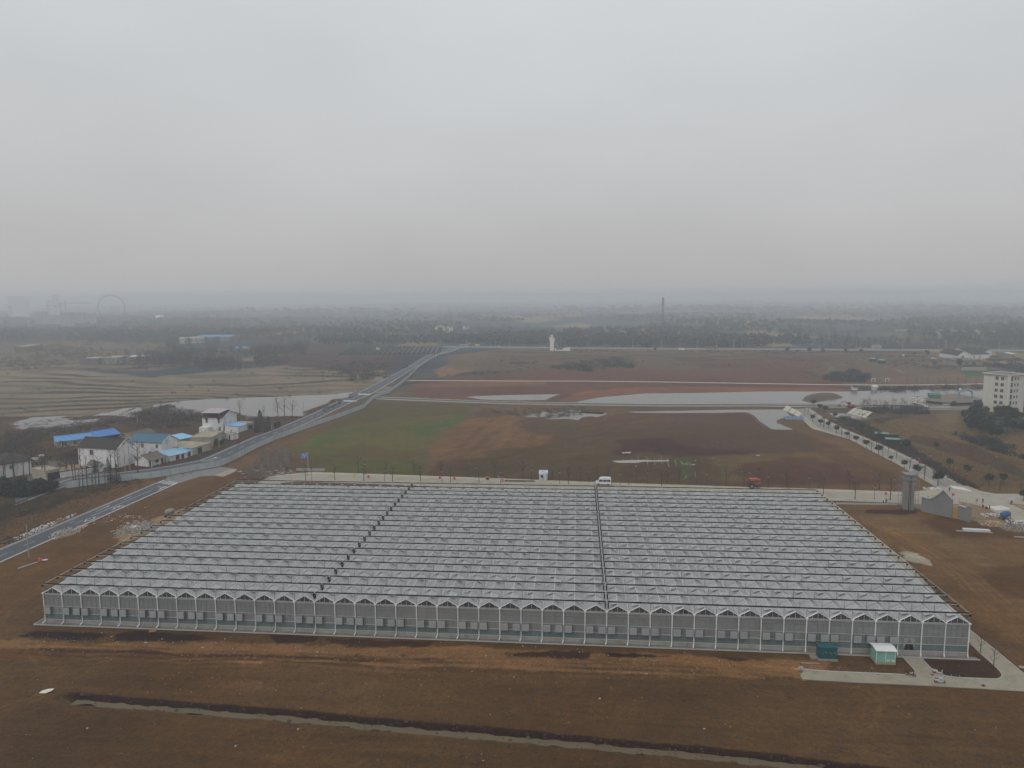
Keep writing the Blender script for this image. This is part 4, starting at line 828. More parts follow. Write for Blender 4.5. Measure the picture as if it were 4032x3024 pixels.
# doorway with parted plastic curtain and green matting inside
dx = 41 * 4
MB().box(dx + .95, -.13, .05, dx + 1.03, -.03, 3.2).box(dx + 2.97, -.13, .05, dx + 3.05, -.03, 3.2).box(dx + .6, -.14, 3.2, dx + 3.4, -.03, 3.32).build('door_frame', DSTEEL, GH)
PLC = mat('plastic_door_curtain', (.34, .36, .36), rough=.3, alpha=.8)
mb = MB()
for s in (-1, 1):
    e = dx + 2; mb.add([(e + s * .98, -.09, 3.2), (e + s * .02, -.09, 3.2), (e + s * .98, -.05, .55), (e + s * .02, -.13, 3.2), (e + s * .55, -.12, 2.2), (e + s * .9, -.1, 1.0)], [(0, 3, 4), (0, 4, 5), (0, 5, 2)])
mb.build('door_curtain', PLC, GH)
MB().box(dx + 1.03, 1.2, .07, dx + 2.97, 1.25, 2.0).box(dx + 1.03, -.02, .07, dx + 2.97, 1.2, .1).build('green_mat', mat('green_mat', (.05, .13, .03), var=.3), GH)
MB().box(dx + 1.0, .6, .1, dx + 3.0, .64, 3.2).build('doorway_shade_sheet', mat('doorway_shade_sheet', (.02, .022, .02)), GH)  # near-black sheet behind the opening, the inside shade put into its colour
# side and back walls
SW = glass('side_wall_glass', (.2, .215, .215), .8, .15)
for x_ in (0, WID):
    MB().box(x_ - .02, .12, .8, x_ + .02, DEP - .12, ZG - .12).build('side_wall', SW, GH)
MB().box(.05, DEP - .02, .8, WID - .05, DEP + .02, ZG - .12).build('back_wall', SW, GH)
bg_ = MB().add([(.16, DEP, ZG - .05), (3.84, DEP, ZG - .05), (2, DEP, ZR - .04)], [(0, 1, 2)]).mesh('gable_pane', SW)
for i in range(NB): mk('gable_pane', bg_, GH, (i * 4, 0, 0))
# long pipe rail behind the greenhouse on the right
MB().tube([(104, DEP + 6, 3.0), (176, DEP + 6, 3.0)], .06, 5).build('pipe', ALU, GH)
# ------------------------------------------------------------------ buildings: builder
WHITEW = mat('whitewash', A(190, 190, 189, 270), rough=.9, var=.12, scale=.5, stain=A(132, 130, 127, 270), stain_scale=.35, stain_amt=.65)
CREAMW = mat('cream_render', A(150, 144, 130, 280), rough=.9, var=.14, stain=A(104, 98, 90, 280), stain_scale=.3, stain_amt=.7)
BRICKW = mat('brown_brick', A(128, 98, 80, 300), rough=.9, var=.18, scale=1.2)
DTILE = mat('dark_tile', A(70, 69, 70, 260), rough=.85, var=.16, scale=.8, bump=.4)
GTILE = mat('grey_tile', A(98, 93, 88, 270), rough=.85, var=.16, scale=.8, bump=.4)
TEALR = mat('teal_sheet_roof', A(72, 100, 118, 285), rough=.5, var=.08)
BLUER = mat('blue_sheet_roof', A(84, 130, 172, 300), rough=.5, var=.08, stain=A(60, 110, 165, 300), stain_amt=.4)
PBLUER = mat('pale_blue_sheet_roof', A(120, 158, 180, 275), rough=.5, var=.1)
REDR = mat('maroon_tile', A(74, 58, 66, 340), rough=.8, var=.12)
PINKR = mat('pink_canopy_sheet', A(150, 140, 146, 345), rough=.6, var=.08)
DOOR = mat('dark_door', A(52, 48, 44, 270), rough=.8)
RDOOR = mat('maroon_door', A(96, 40, 50, 280), rough=.6, var=.1)
PANE = mat('window_pane', (0.03, 0.035, 0.04), rough=.15, spec=.5)
FRAME = mat('window_frame', A(150, 150, 150, 280), rough=.6)
FLATR = mat('flat_concrete_roof', A(142, 136, 122, 285), rough=.9, var=.14, scale=.4, stain=A(100, 96, 88, 285), stain_amt=.6)
def frame_of(Ap, Bp, Cp):
    u = (Bp - Ap); a = u.length; u.normalize(); v = Vector((-u.y, u.x, 0)); d = (Cp - Ap).dot(v); s = 1 if d > 0 else -1
    return math.atan2(u.y, u.x), a, abs(d), s
def win(par, face, pos, z_, w_, h_, a, b_, s, pane=None, name='window', frm=True):
    """face 'A' = wall y=0, 'B' = wall x=0, 'R' = wall x=a, 'K' = wall y=b"""
    def P(p, q, dep):
        if face == 'A': return (pos + p, -s * dep, z_ + q)
        if face == 'K': return (pos + p, s * (b_ + dep), z_ + q)
        if face == 'B': return (-dep, s * (pos + p), z_ + q)
        return (a + dep, s * (pos + p), z_ + q)
    def bxx(mb, p0, p1, q0, q1, d0, d1):
        vs_ = [P(p, q, d) for d in (d0, d1) for (p, q) in ((p0, q0), (p1, q0), (p1, q1), (p0, q1))]
        mb.add(vs_, [(0, 1, 2, 3), (7, 6, 5, 4), (0, 4, 5, 1), (1, 5, 6, 2), (2, 6, 7, 3), (3, 7, 4, 0)])
    mb = MB(); bxx(mb, 0, w_, 0, h_, -.05, .02); o = mb.build(name, pane or PANE, par)
    if frm:
        fb = MB(); t_ = .1
        bxx(fb, -t_, w_ + t_, -t_, 0, -.02, .07); bxx(fb, -t_, w_ + t_, h_, h_ + t_, -.02, .07); bxx(fb, -t_, 0, 0, h_, -.02, .07); bxx(fb, w_, w_ + t_, 0, h_, -.02, .07)
        if name == 'window': bxx(fb, w_ / 2 - .04, w_ / 2 + .04, 0, h_, .02, .05)
        fb.build('frame', FRAME, o)
    return o
def house(name, label, cat, Ap, Bp, Cp, wh, rh, ridge='y', wallm=None, roofm=None, over=.45, wins=(), flat=False, parapet=.35, band=True, group=None):
    rz, a, b_, s = frame_of(Ap, Bp, Cp)
    t_ = thing(name, label, cat, Ap, rz, group); wallm = wallm or WHITEW; roofm = roofm or DTILE
    def Y(v): return s * v
    mb = MB(); vs_ = [(0, 0, 0), (a, 0, 0), (a, Y(b_), 0), (0, Y(b_), 0), (0, 0, wh), (a, 0, wh), (a, Y(b_), wh), (0, Y(b_), wh)]
    if flat:
        mb.add(vs_, [(0, 1, 5, 4), (1, 2, 6, 5), (2, 3, 7, 6), (3, 0, 4, 7)]); mb.build('wall', wallm, t_)
        rb = MB(); o_ = over; p = [(-o_, -s * o_), (a + o_, -s * o_), (a + o_, Y(b_ + o_)), (-o_, Y(b_ + o_))]; rb.prism(p if s > 0 else p[::-1], wh, wh + .18)
        r = rb.build('roof', roofm, t_)
        if parapet:
            pb = MB(); t2 = .2; z0, z1 = wh + .18, wh + .18 + parapet
            for (x0, x1, y0, y1) in ((-o_, a + o_, -o_, -o_ + t2), (-o_, a + o_, b_ + o_ - t2, b_ + o_), (-o_, -o_ + t2, -o_ + t2, b_ + o_ - t2), (a + o_ - t2, a + o_, -o_ + t2, b_ + o_ - t2)):
                pb.box(x0, min(Y(y0), Y(y1)), z0, x1, max(Y(y0), Y(y1)), z1)
            pb.build('parapet', wallm, r)
    elif ridge == 'hip':
        mb.add(vs_, [(0, 1, 5, 4), (1, 2, 6, 5), (2, 3, 7, 6), (3, 0, 4, 7)]); mb.build('wall', wallm, t_)
        o_ = over; h2 = min(a, b_) / 2
        if a > b_: r1, r2 = (h2 * .9, Y(b_ / 2)), (a - h2 * .9, Y(b_ / 2))
        else: r1, r2 = (a / 2, Y(h2 * .9)), (a / 2, Y(b_ - h2 * .9))
        c_ = [(-o_, -s * o_, wh), (a + o_, -s * o_, wh), (a + o_, Y(b_ + o_), wh), (-o_, Y(b_ + o_), wh), (r1[0], r1[1], wh + rh), (r2[0], r2[1], wh + rh)]
        fs = [(0, 1, 5, 4), (1, 2, 5), (2, 3, 4, 5), (3, 0, 4)] if a > b_ else [(0, 1, 4), (1, 2, 5, 4), (2, 3, 5), (3, 0, 4, 5)]
        MB().add(c_ + [(q[0], q[1], q[2] - .16) for q in c_[:4]], fs + [(0, 1, 7, 6), (1, 2, 8, 7), (2, 3, 9, 8), (3, 0, 6, 9), (6, 7, 8, 9)]).build('roof', roofm, t_)
    else:
        if ridge == 'y':
            vs_ += [(a / 2, 0, wh + rh), (a / 2, Y(b_), wh + rh)]
            mb.add(vs_, [(0, 1, 5, 8, 4), (1, 2, 6, 5), (2, 3, 7, 9, 6), (3, 0, 4, 7)])
            k = rh / (a / 2); e = [(-over, wh - over * k), (a + over, wh - over * k)]; top = (a / 2, wh + rh + .02)
            def R(x_, z_, yy): return (x_, Y(yy), z_ + .06)
            slopes = [[R(e[q][0], e[q][1], -over), R(top[0], top[1], -over), R(top[0], top[1], b_ + over), R(e[q][0], e[q][1], b_ + over)] for q in (0, 1)]
        else:
            vs_ += [(0, Y(b_ / 2), wh + rh), (a, Y(b_ / 2), wh + rh)]
            mb.add(vs_, [(0, 1, 5, 4), (1, 2, 6, 9, 5), (2, 3, 7, 6), (3, 0, 4, 8, 7)])
            k = rh / (b_ / 2); e = [(-over, wh - over * k), (b_ + over, wh - over * k)]; top = (b_ / 2, wh + rh + .02)
            def R(yy, z_, x_): return (x_, Y(yy), z_ + .06)
            slopes = [[R(e[q][0], e[q][1], -over), R(top[0], top[1], -over), R(top[0], top[1], a + over), R(e[q][0], e[q][1], a + over)] for q in (0, 1)]
        mb.build('wall', wallm, t_)
        rb = MB()
        for sl_ in slopes: rb.slab([(q[0], q[1], q[2] + .12) for q in sl_], .14)
        r = rb.build('roof', roofm, t_)
        rp_ = MB().tube([slopes[0][1][:2] + (slopes[0][1][2] + .16,), slopes[0][2][:2] + (slopes[0][2][2] + .16,)], .14, 5); rp_.build('ridge', roofm, r)
        if band:
            vb_ = MB()
            for q in (0, 1):
                vb_.tube([slopes[q][0], slopes[q][1]], .13, 4); vb_.tube([slopes[q][3], slopes[q][2]], .13, 4)
            vb_.build('verge', wallm, r)
    for w_ in wins: win(t_, w_[0], w_[1], w_[2], w_[3], w_[4], a, b_, s, *(w_[5:]))
    t_['dims'] = [a, b_, s]; return t_
def ca(x_, y_): return G(x_ / 4.608, 1660 + y_ / 4.608)
def cb(x_, y_): return G(360 + x_ / 5.53, 1660 + y_ / 5.53)
def cc_(x_, y_): return G(700 + x_ / 5.027, 1560 + y_ / 5.027)
DR = lambda f, p, w_, h_, m_=None: (f, p, .05, w_, h_, m_ or DOOR, 'door', True)
# ------------------------------------------------------------------ the village on the left
house('farmhouse', 'white walled farmhouse with dark hipped tile roof at the left edge', 'house', ca(600, 940), ca(-60, 1050), ca(640, 800), 5.2, 2.6, 'hip', wins=[('A', 6, 3.0, 1.2, 1.3), ('A', 11, 3.0, 1.2, 1.3), ('B', 2, 3.2, 1.3, 1.3)])
t_ = thing('balcony_block', 'grey balustraded balcony block beside the left edge farmhouse', 'building', ca(640, 900), frame_of(ca(640, 900), ca(740, 880), ca(660, 800))[0])
MB().box(0, 0, 0, 2.4, 5, 4.2).build('wall', CREAMW, t_); MB().box(-.2, -.3, 4.2, 2.6, 5.2, 4.4).build('roof', FLATR, t_)
mb = MB()
for k in range(9): mb.box(-.15 + k * .32, -.25, 4.4, -.05 + k * .32, -.15, 5.2)
mb.box(-.2, -.28, 5.2, 2.6, -.12, 5.32); mb.build('balustrade', FRAME, t_); MB().box(.2, -.05, 2.2, 1.0, .02, 3.4).build('window', PANE, t_)
house('garage', 'low flat roofed garage with one wide dark door behind the left trees', 'garage', ca(840, 1082), ca(1085, 1030), ca(720, 1000), 3.5, 0, flat=True, roofm=FLATR, wallm=CREAMW, over=.25, parapet=.15, wins=[DR('A', .5, 4.2, 2.7)])
# walled yard
cw = [ca(1090, 1025), ca(1470, 965), ca(1860, 905)]
t_ = thing('yard_wall', 'white yard wall with dark tile coping below the bare trees', 'wall', cw[0], 0)
mb, cb2 = MB(), MB()
for a, b2 in zip(cw, cw[1:]):
    d = b2 - a; m_ = (a + b2) / 2 - cw[0]; rz = math.atan2(d.y, d.x); mb.cbox(m_.x, m_.y, 1.1, d.length, .25, 2.2, rz); cb2.cbox(m_.x, m_.y, 2.28, d.length + .1, .6, .16, rz)
mb.build('wall', WHITEW, t_); cb2.build('coping', DTILE, t_)
wsheet('yard', [q + Vector((0, .2, 0)) for q in cw] + [ca(1800, 780), ca(1760, 720), ca(1100, 820)], .03, mat('yard_concrete', A(128, 112, 92, 255), var=.2, scale=.3, stain=A(100, 88, 76, 255)), 'tan yard inside the white yard wall')
house('outbuilding', 'small grey tiled outbuilding at the corner of the yard', 'shed', ca(1790, 905), ca(1885, 885), ca(1700, 850), 2.2, 1.0, 'y', roofm=GTILE)
# long blue roofed workshop
bl = house('workshop', 'long low workshop under a bright blue sheet roof', 'building', ca(1035, 478), ca(1770, 392), ca(930, 425), 2.8, 1.5, 'x', wallm=CREAMW, roofm=BLUER, over=.5, band=False, wins=[('A', 2.0, .8, 1.7, 1.4), ('A', 6.2, .9, 1.3, 1.3), ('A', 12.2, .8, 1.6, 1.5), ('A', 17.0, .9, 1.2, 1.2), ('B', 2, .8, 1.0, 1.2)])
house('open_shed', 'open fronted blue roofed shed at the end of the long workshop', 'shed', ca(1790, 392), ca(2180, 330), ca(1720, 310), 2.9, 1.7, 'x', wallm=mat('dark_timber', A(62, 58, 56, 300)), roofm=mat('strong_blue_roof', A(68, 110, 164, 300), rough=.5, var=.1), over=.5, band=False, wins=[('A', 1, .1, 3.5, 2.3, DOOR, 'door', False), ('A', 6, .1, 3.5, 2.3, DOOR, 'door', False)])  # dark panels close the open bays, their inner shade painted as colour
house('barn', 'wide barn with low brown grey roof behind the dark roofed house', 'barn', cb(640, 480), cb(900, 500), cb(580, 330), 3.3, 1.6, 'y', wallm=CREAMW, roofm=GTILE, over=.7, wins=[('A', 1, 1.2, 1.6, 1.2), ('A', 4, 1.2, 1.6, 1.2)])
house('village_house', 'white two storey house with steep dark tile roof behind the power pole', 'house', cb(575, 1012), cb(938, 905), cb(125, 850), 7.6, 2.9, 'y', over=.5, wins=[('B', 11.2, 4.6, 1.5, 1.9), ('A', 3.6, 8.6, .5, .6), ('B', 10.5, 1.2, 1.3, 1.4)])
vh = bpy.data.objects[[o.name for o in bpy.data.objects if o.name.startswith('village_house')][0]]
house('village_house', 'white two storey house with teal metal roof right of the dark roofed one', 'house', cb(1555, 790), cb(1880, 690), cb(890, 745), 6.4, 2.4, 'y', roofm=TEALR, over=.45, wins=[('B', 2.0, 4.0, 1.0, 1.5), ('B', 9.0, 4.0, 1.0, 1.5), ('B', 5.5, 1.0, 1.0, 1.4)])
ph = house('porch_house', 'small grey tiled white cottage with two bay porch facing the road', 'house', cb(1250, 985), cb(1590, 890), cb(1010, 940), 2.6, 1.5, 'x', roofm=GTILE, over=.5, wins=[DR('A', .4, 1.3, 2.0), DR('A', 6.2, .9, 2.0), ('A', 3.4, .9, 1.4, 1.1)])
a_, b_, s_2 = ph['dims']; mb = MB()
for x_ in (.1, a_ / 2, a_ - .1): mb.box(x_ - .12, -1.5, 0, x_ + .12, -1.26, 2.5)
mb.build('porch_post', WHITEW, ph); MB().slab([(-.3, -1.9, 2.62), (a_ + .3, -1.9, 2.62), (a_ + .3, -.2, 3.0), (-.3, -.2, 3.0)], .12).build('porch_roof', GTILE, ph)
def leanto(name, label, Ap, Bp, Cp, h0, h1, wallm, roofm, doors, ribs=False):
    rz, a, b_, s = frame_of(Ap, Bp, Cp); t_ = thing(name, label, 'shed', Ap, rz)
    MB().add([(0, 0, 0), (a, 0, 0), (a, s * b_, 0), (0, s * b_, 0), (0, 0, h0), (a, 0, h0), (a, s * b_, h1), (0, s * b_, h1)], [(0, 1, 5, 4), (1, 2, 6, 5), (2, 3, 7, 6), (3, 0, 4, 7)]).build('wall', wallm, t_)
    o_ = .5; k = (h1 - h0) / b_
    r = MB().slab([(-o_, -s * o_, h0 - k * o_ + .12), (a + o_, -s * o_, h0 - k * o_ + .12), (a + o_, s * (b_ + .1), h1 + .12), (-o_, s * (b_ + .1), h1 + .12)], .08).build('roof', roofm, t_)
    if ribs:
        rb = MB(); n_ = int(a / 1.1)
        for i in range(n_ + 1):
            x_ = a * i / n_; rb.tube([(x_, -s * o_, h0 - k * o_ + .16), (x_, s * b_, h1 + .16)], .05, 4)
        rb.build('roof_rib', mat('roof_rib', A(150, 172, 182, 275)), r)
    for d in doors: win(t_, *d[:5], a, b_, s, *d[5:])
    return t_
leanto('shed', 'lean-to shed with pale ribbed blue roof and two maroon doors', cb(1715, 872), cb(2090, 785), cb(1590, 800), 2.3, 3.3, WHITEW, PBLUER, [DR('A', 2.6, 1.6, 2.0, RDOOR), DR('A', 5.3, 1.1, 2.0, RDOOR)], True)
leanto('shed', 'small blue roofed shed with one wide maroon door', cb(2098, 775), cb(2200, 742), cb(1990, 720), 2.4, 3.1, WHITEW, mat('sky_blue_roof', A(92, 142, 172, 278), rough=.5), [DR('A', .2, 1.6, 2.1, RDOOR)])
house('workshop', 'flat roofed tan workshop with a dark roller door beside the road', 'building', cc_(275, 1178), cc_(662, 1062), cc_(30, 1050), 3.0, 0, flat=True, wallm=CREAMW, roofm=FLATR, over=.2, parapet=0, wins=[DR('A', 3.6, 2.6, 2.5)])
house('storehouse', 'taller flat roofed concrete storehouse behind the tan workshop', 'building', cc_(680, 990), cc_(905, 860), cc_(330, 960), 3.9, 0, flat=True, wallm=CREAMW, roofm=FLATR, over=.25, parapet=.12)
leanto('shed', 'blue roofed lean-to behind the tan workshop', cc_(60, 985), cc_(330, 930), cc_(300, 850), 3.0, 3.7, CREAMW, mat('light_blue_roof', A(110, 160, 190, 290), rough=.5), [])
wh = house('village_house', 'tall white house with maroon roof and pale canopy beside the pond', 'house', cc_(900, 705), cc_(1178, 610), cc_(558, 675), 7.2, 2.3, 'y', roofm=REDR, over=.6, wins=[('B', 1.6, 4.4, .9, 1.8), ('B', 8.0, 4.4, .9, 1.8), ('B', 1.2, .6, .9, 1.8), ('B', 7.4, .1, 1.0, 2.2)])
a_, b_, s_2 = wh['dims']
MB().slab([(-.6, s_2 * 1.2, 9.3), (a_ * .62, s_2 * .4, 10.3), (a_ * .62, s_2 * (b_ + .3), 10.3), (-.6, s_2 * (b_ + .3), 9.3)], .08).build('canopy', PINKR, wh)
mb = MB()
for (x_, y_) in ((0, 1.5), (a_ * .6, .8), (0, b_ - .3), (a_ * .6, b_ - .3)): mb.tube([(x_, s_2 * y_, 7.4), (x_, s_2 * y_, 9.4)], .06, 4)
mb.build('canopy_post', STEEL, wh)
for k, p in enumerate((1.6, 8.0)): MB().slab([(-.05, s_2 * (p - .3), 6.7), (-.05, s_2 * (p + 1.2), 6.7), (-.75, s_2 * (p + 1.2), 6.4), (-.75, s_2 * (p - .3), 6.4)], .08).build('window_hood', REDR, wh)
MB().box(-3.0, min(s_2 * (b_ - 5), s_2 * b_), 0, -.1, max(s_2 * (b_ - 5), s_2 * b_), 2.6).build('annex', WHITEW, wh)
leanto('lean_to', 'white lean-to with flat blue roof against the maroon roofed house', cc_(1205, 720), cc_(1375, 670), cc_(1000, 690), 3.0, 3.7, WHITEW, mat('mid_blue_roof', A(104, 150, 192, 335), rough=.5), [])
house('garage', 'small flat roofed garage with dark open front left of the conifers', 'garage', cc_(1385, 668), cc_(1510, 640), cc_(1330, 600), 3.1, 0, flat=True, wallm=CREAMW, roofm=FLATR, over=.3, parapet=0, wins=[DR('A', .3, 3.0, 2.3)])  # open front is a flat dark panel, the shade inside put into its colour
sh = house('small_house', 'small white flat roofed house with brick chimney next to the road', 'house', cc_(1060, 866), cc_(1200, 840), cc_(980, 800), 2.7, 0, flat=True, wallm=WHITEW, roofm=FLATR, over=.3, parapet=.1, wins=[DR('B', .6, 1.2, 2.0)])
MB().box(1.0, 1.5, 2.85, 1.6, 2.1, 4.4).build('chimney', CREAMW, sh); MB().slab([(2.2, 2.0, 4.2), (4.0, 1.8, 3.6), (4.0, 3.2, 3.6), (2.2, 3.2, 4.2)], .1).build('roof_cover', mat('red_cover', A(104, 56, 52, 310)), sh)
# water tank / solar heater on roofs
def heater(P, rz, label):
    t_ = thing('solar_heater', label, 'heater', P, rz); MB().slab([(-.8, -.7, .3), (.8, -.7, .3), (.8, .5, 1.1), (-.8, .5, 1.1)], .06).build('collector', PANE, t_)
    MB().tube([(-.9, .6, 1.25), (.9, .6, 1.25)], .22, 8).build('tank', ALU, t_); MB().tube([(-.7, .6, 0), (-.7, .6, 1.1)], .04, 4).tube([(.7, .6, 0), (.7, .6, 1.1)], .04, 4).build('leg', STEEL, t_)
g0 = ca(640, 900); heater((g0.x + 1.2, g0.y + 2, 4.4), .3, 'solar water heater on the grey balcony block')
# ------------------------------------------------------------------ grey hoarding fence
FNC = gl([(262, 1923), (380, 1908), (470, 1896), (624, 1880), (700, 1866), (768, 1853), (866, 1837), (904, 1821), (950, 1797), (1000, 1770), (1081, 1733), (1172, 1701), (1253, 1672), (1353, 1638), (1434, 1606), (1466, 1574), (1497, 1558), (1533, 1546), (1574, 1517), (1606, 1490), (1646, 1449), (1692, 1417), (1732, 1397), (1769, 1389), (1814, 1372), (1850, 1369)])
t_ = thing('hoarding_fence', 'long grey corrugated hoarding fence winding beside the road', 'fence', FNC[0])
HM = mat('grey_hoarding', A(158, 166, 168, 280), rough=.55, var=.07, scale=.3, stain=A(106, 114, 118, 280), stain_amt=.35)
def panel_mesh(w_):
    mb = MB(); n_ = 12; h_ = 2.45; vs_ = []
    for i in range(n_ + 1): vs_ += [(w_ * i / n_, .03 if i % 2 else -.03, .05), (w_ * i / n_, .03 if i % 2 else -.03, h_)]
    mb.add(vs_, [(2 * i, 2 * i + 2, 2 * i + 3, 2 * i + 1) for i in range(n_)]); return mb.mesh('panel', HM)
ln = sum((b2 - a).length for a, b2 in zip(FNC, FNC[1:])); NP = 215; PT = resamp(FNC, NP + 1); pw = panel_mesh(1.0)
pst = MB().box(-.06, -.06, 0, .06, .06, 2.55).mesh('post', mat('fence_post', A(138, 146, 150, 280)))
rail = MB().box(0, -.09, 1.2, 1, -.05, 1.27).box(0, -.09, 2.4, 1, -.05, 2.48).box(0, -.09, .1, 1, -.05, .18).mesh('rail', MATS['fence_post'])
for a, b2 in zip(PT, PT[1:]):
    d = b2 - a; rz = math.atan2(d.y, d.x); lo = a - FNC[0]
    o = mk('panel', pw, t_, lo, rz); o.scale = (d.length, 1, 1); q = mk('rail', rail, o)
    o = mk('post', pst, t_, lo - Vector((0, .1, 0)), rz)
# ------------------------------------------------------------------ people
def person(label, P, rz, top, low, pose='stand', scale=1.0, group=None):
    """one continuous skinned figure: joints in metres, facing +y"""
    J = {'pel': (0, 0, .95), 'che': (0, .02, 1.28), 'nec': (0, .02, 1.46), 'hea': (0, .04, 1.62), 'top': (0, .03, 1.72)}
    if pose == 'walk': legs = {'L': [(-.1, .1, .88), (-.1, .2, .48), (-.1, .12, .06), (-.1, .26, .03)], 'R': [(.1, -.02, .88), (.1, -.1, .48), (.1, -.3, .1), (.1, -.17, .03)]}
    else: legs = {'L': [(-.1, 0, .88), (-.11, .02, .48), (-.12, 0, .06), (-.13, .14, .03)], 'R': [(.1, 0, .88), (.11, .02, .48), (.12, 0, .06), (.13, .14, .03)]}
    arms = {'L': [(-.2, .02, 1.40), (-.25, -.02, 1.14), (-.24, .08, .9), (-.23, .11, .8)], 'R': [(.2, .02, 1.40), (.25, -.02, 1.14), (.24, .1, .92), (.23, .13, .82)]}
    if pose == 'bend': 
        J.update({'che': (0, .28, 1.15), 'nec': (0, .42, 1.22), 'hea': (0, .55, 1.24), 'top': (0, .64, 1.22)}); arms = {s: [(q * .2, .36, 1.18), (q * .23, .45, .92), (q * .2, .55, .7), (q * .2, .58, .62)] for s, q in (('L', -1), ('R', 1))}
    vs_, es, rs = [], [], []
    def ad(p, r): vs_.append(p); rs.append(r); return len(vs_) - 1
    pe = ad(J['pel'], .15); ch = ad(J['che'], .165); ne = ad(J['nec'], .065); he = ad(J['hea'], .105); tp = ad(J['top'], .08)
    es += [(pe, ch), (ch, ne), (ne, he), (he, tp)]
    for s in 'LR':
        p = pe
        for q, r in zip(legs[s], (.1, .07, .05, .045)): i = ad(q, r); es.append((p, i)); p = i
        p = ch
        for q, r in zip(arms[s], (.065, .05, .04, .035)): i = ad(q, r); es.append((p, i)); p = i
    me = bpy.data.meshes.new('person'); me.from_pydata(vs_, es, [])
    o = mk('person', me); o.location = P; o.rotation_euler = (0, 0, rz); o.scale = (scale,) * 3
    sm = o.modifiers.new('skin', 'SKIN'); sv = me.skin_vertices[0].data
    for i, r in enumerate(rs): sv[i].radius = (r, r)
    sv[0].use_root = True; ss = o.modifiers.new('sub', 'SUBSURF'); ss.levels = 1; ss.render_levels = 1
    # clothing by height in the figure's own space
    key = f'clothes_{label[:24]}'; mt = bpy.data.materials.new(key); mt.use_nodes = True; n = mt.node_tree.nodes; l = mt.node_tree.links
    tcd = n.new('ShaderNodeTexCoord'); sp_ = n.new('ShaderNodeSeparateXYZ'); l.new(tcd.outputs['Object'], sp_.inputs[0]); rp_ = n.new('ShaderNodeValToRGB'); rp_.color_ramp.interpolation = 'CONSTANT'
    dv = n.new('ShaderNodeMath'); dv.operation = 'DIVIDE'; dv.inputs[1].default_value = 1.85; l.new(sp_.outputs['Z'], dv.inputs[0]); l.new(dv.outputs[0], rp_.inputs[0])
    e = rp_.color_ramp.elements; e[0].position = 0; e[0].color = (.02, .02, .02, 1); e[1].position = .05; e[1].color = (*low, 1)
    for p_, c_ in ((.5, top), (.78, (.35, .22, .16)), (.89, (.015, .013, .012))): q = e.new(p_); q.color = (*c_, 1)
    l.new(rp_.outputs[0], n['Principled BSDF'].inputs['Base Color']); n['Principled BSDF'].inputs['Roughness'].default_value = .9; me.materials.append(mt)
    return tag(o, label, 'person', group)
DK = (.03, .03, .035)
def d4(x_, y_): return G(3540 + x_ / 4.484, 1820 + y_ / 4.484)
person('person in dark clothes standing on the corner beside the upper zebra crossing', d4(888, 525), 2.6, DK, DK)
person('person in dark clothes walking toward the red scooters at the junction', d4(1476, 725), 3.6, DK, (.05, .05, .07), 'walk')
person('worker in pale shirt bending by the low wall behind the greenhouse', G(3478, 1981), .4, (.45, .45, .43), DK, 'bend')
person('worker in dark clothes crouched right of the pale shirted worker', G(3489, 1982), -.5, DK, DK, 'bend')
person('person in dark clothes on the lake road left of the excavator, the left of two', G(3299, 1602), 0, DK, DK)
person('person in dark clothes on the lake road nearest the excavator', G(3307, 1601), .6, DK, DK)
person('worker in black bending over the rubble beside the blue mixer', d4(1965, 1105), 1.0, DK, DK, 'bend')
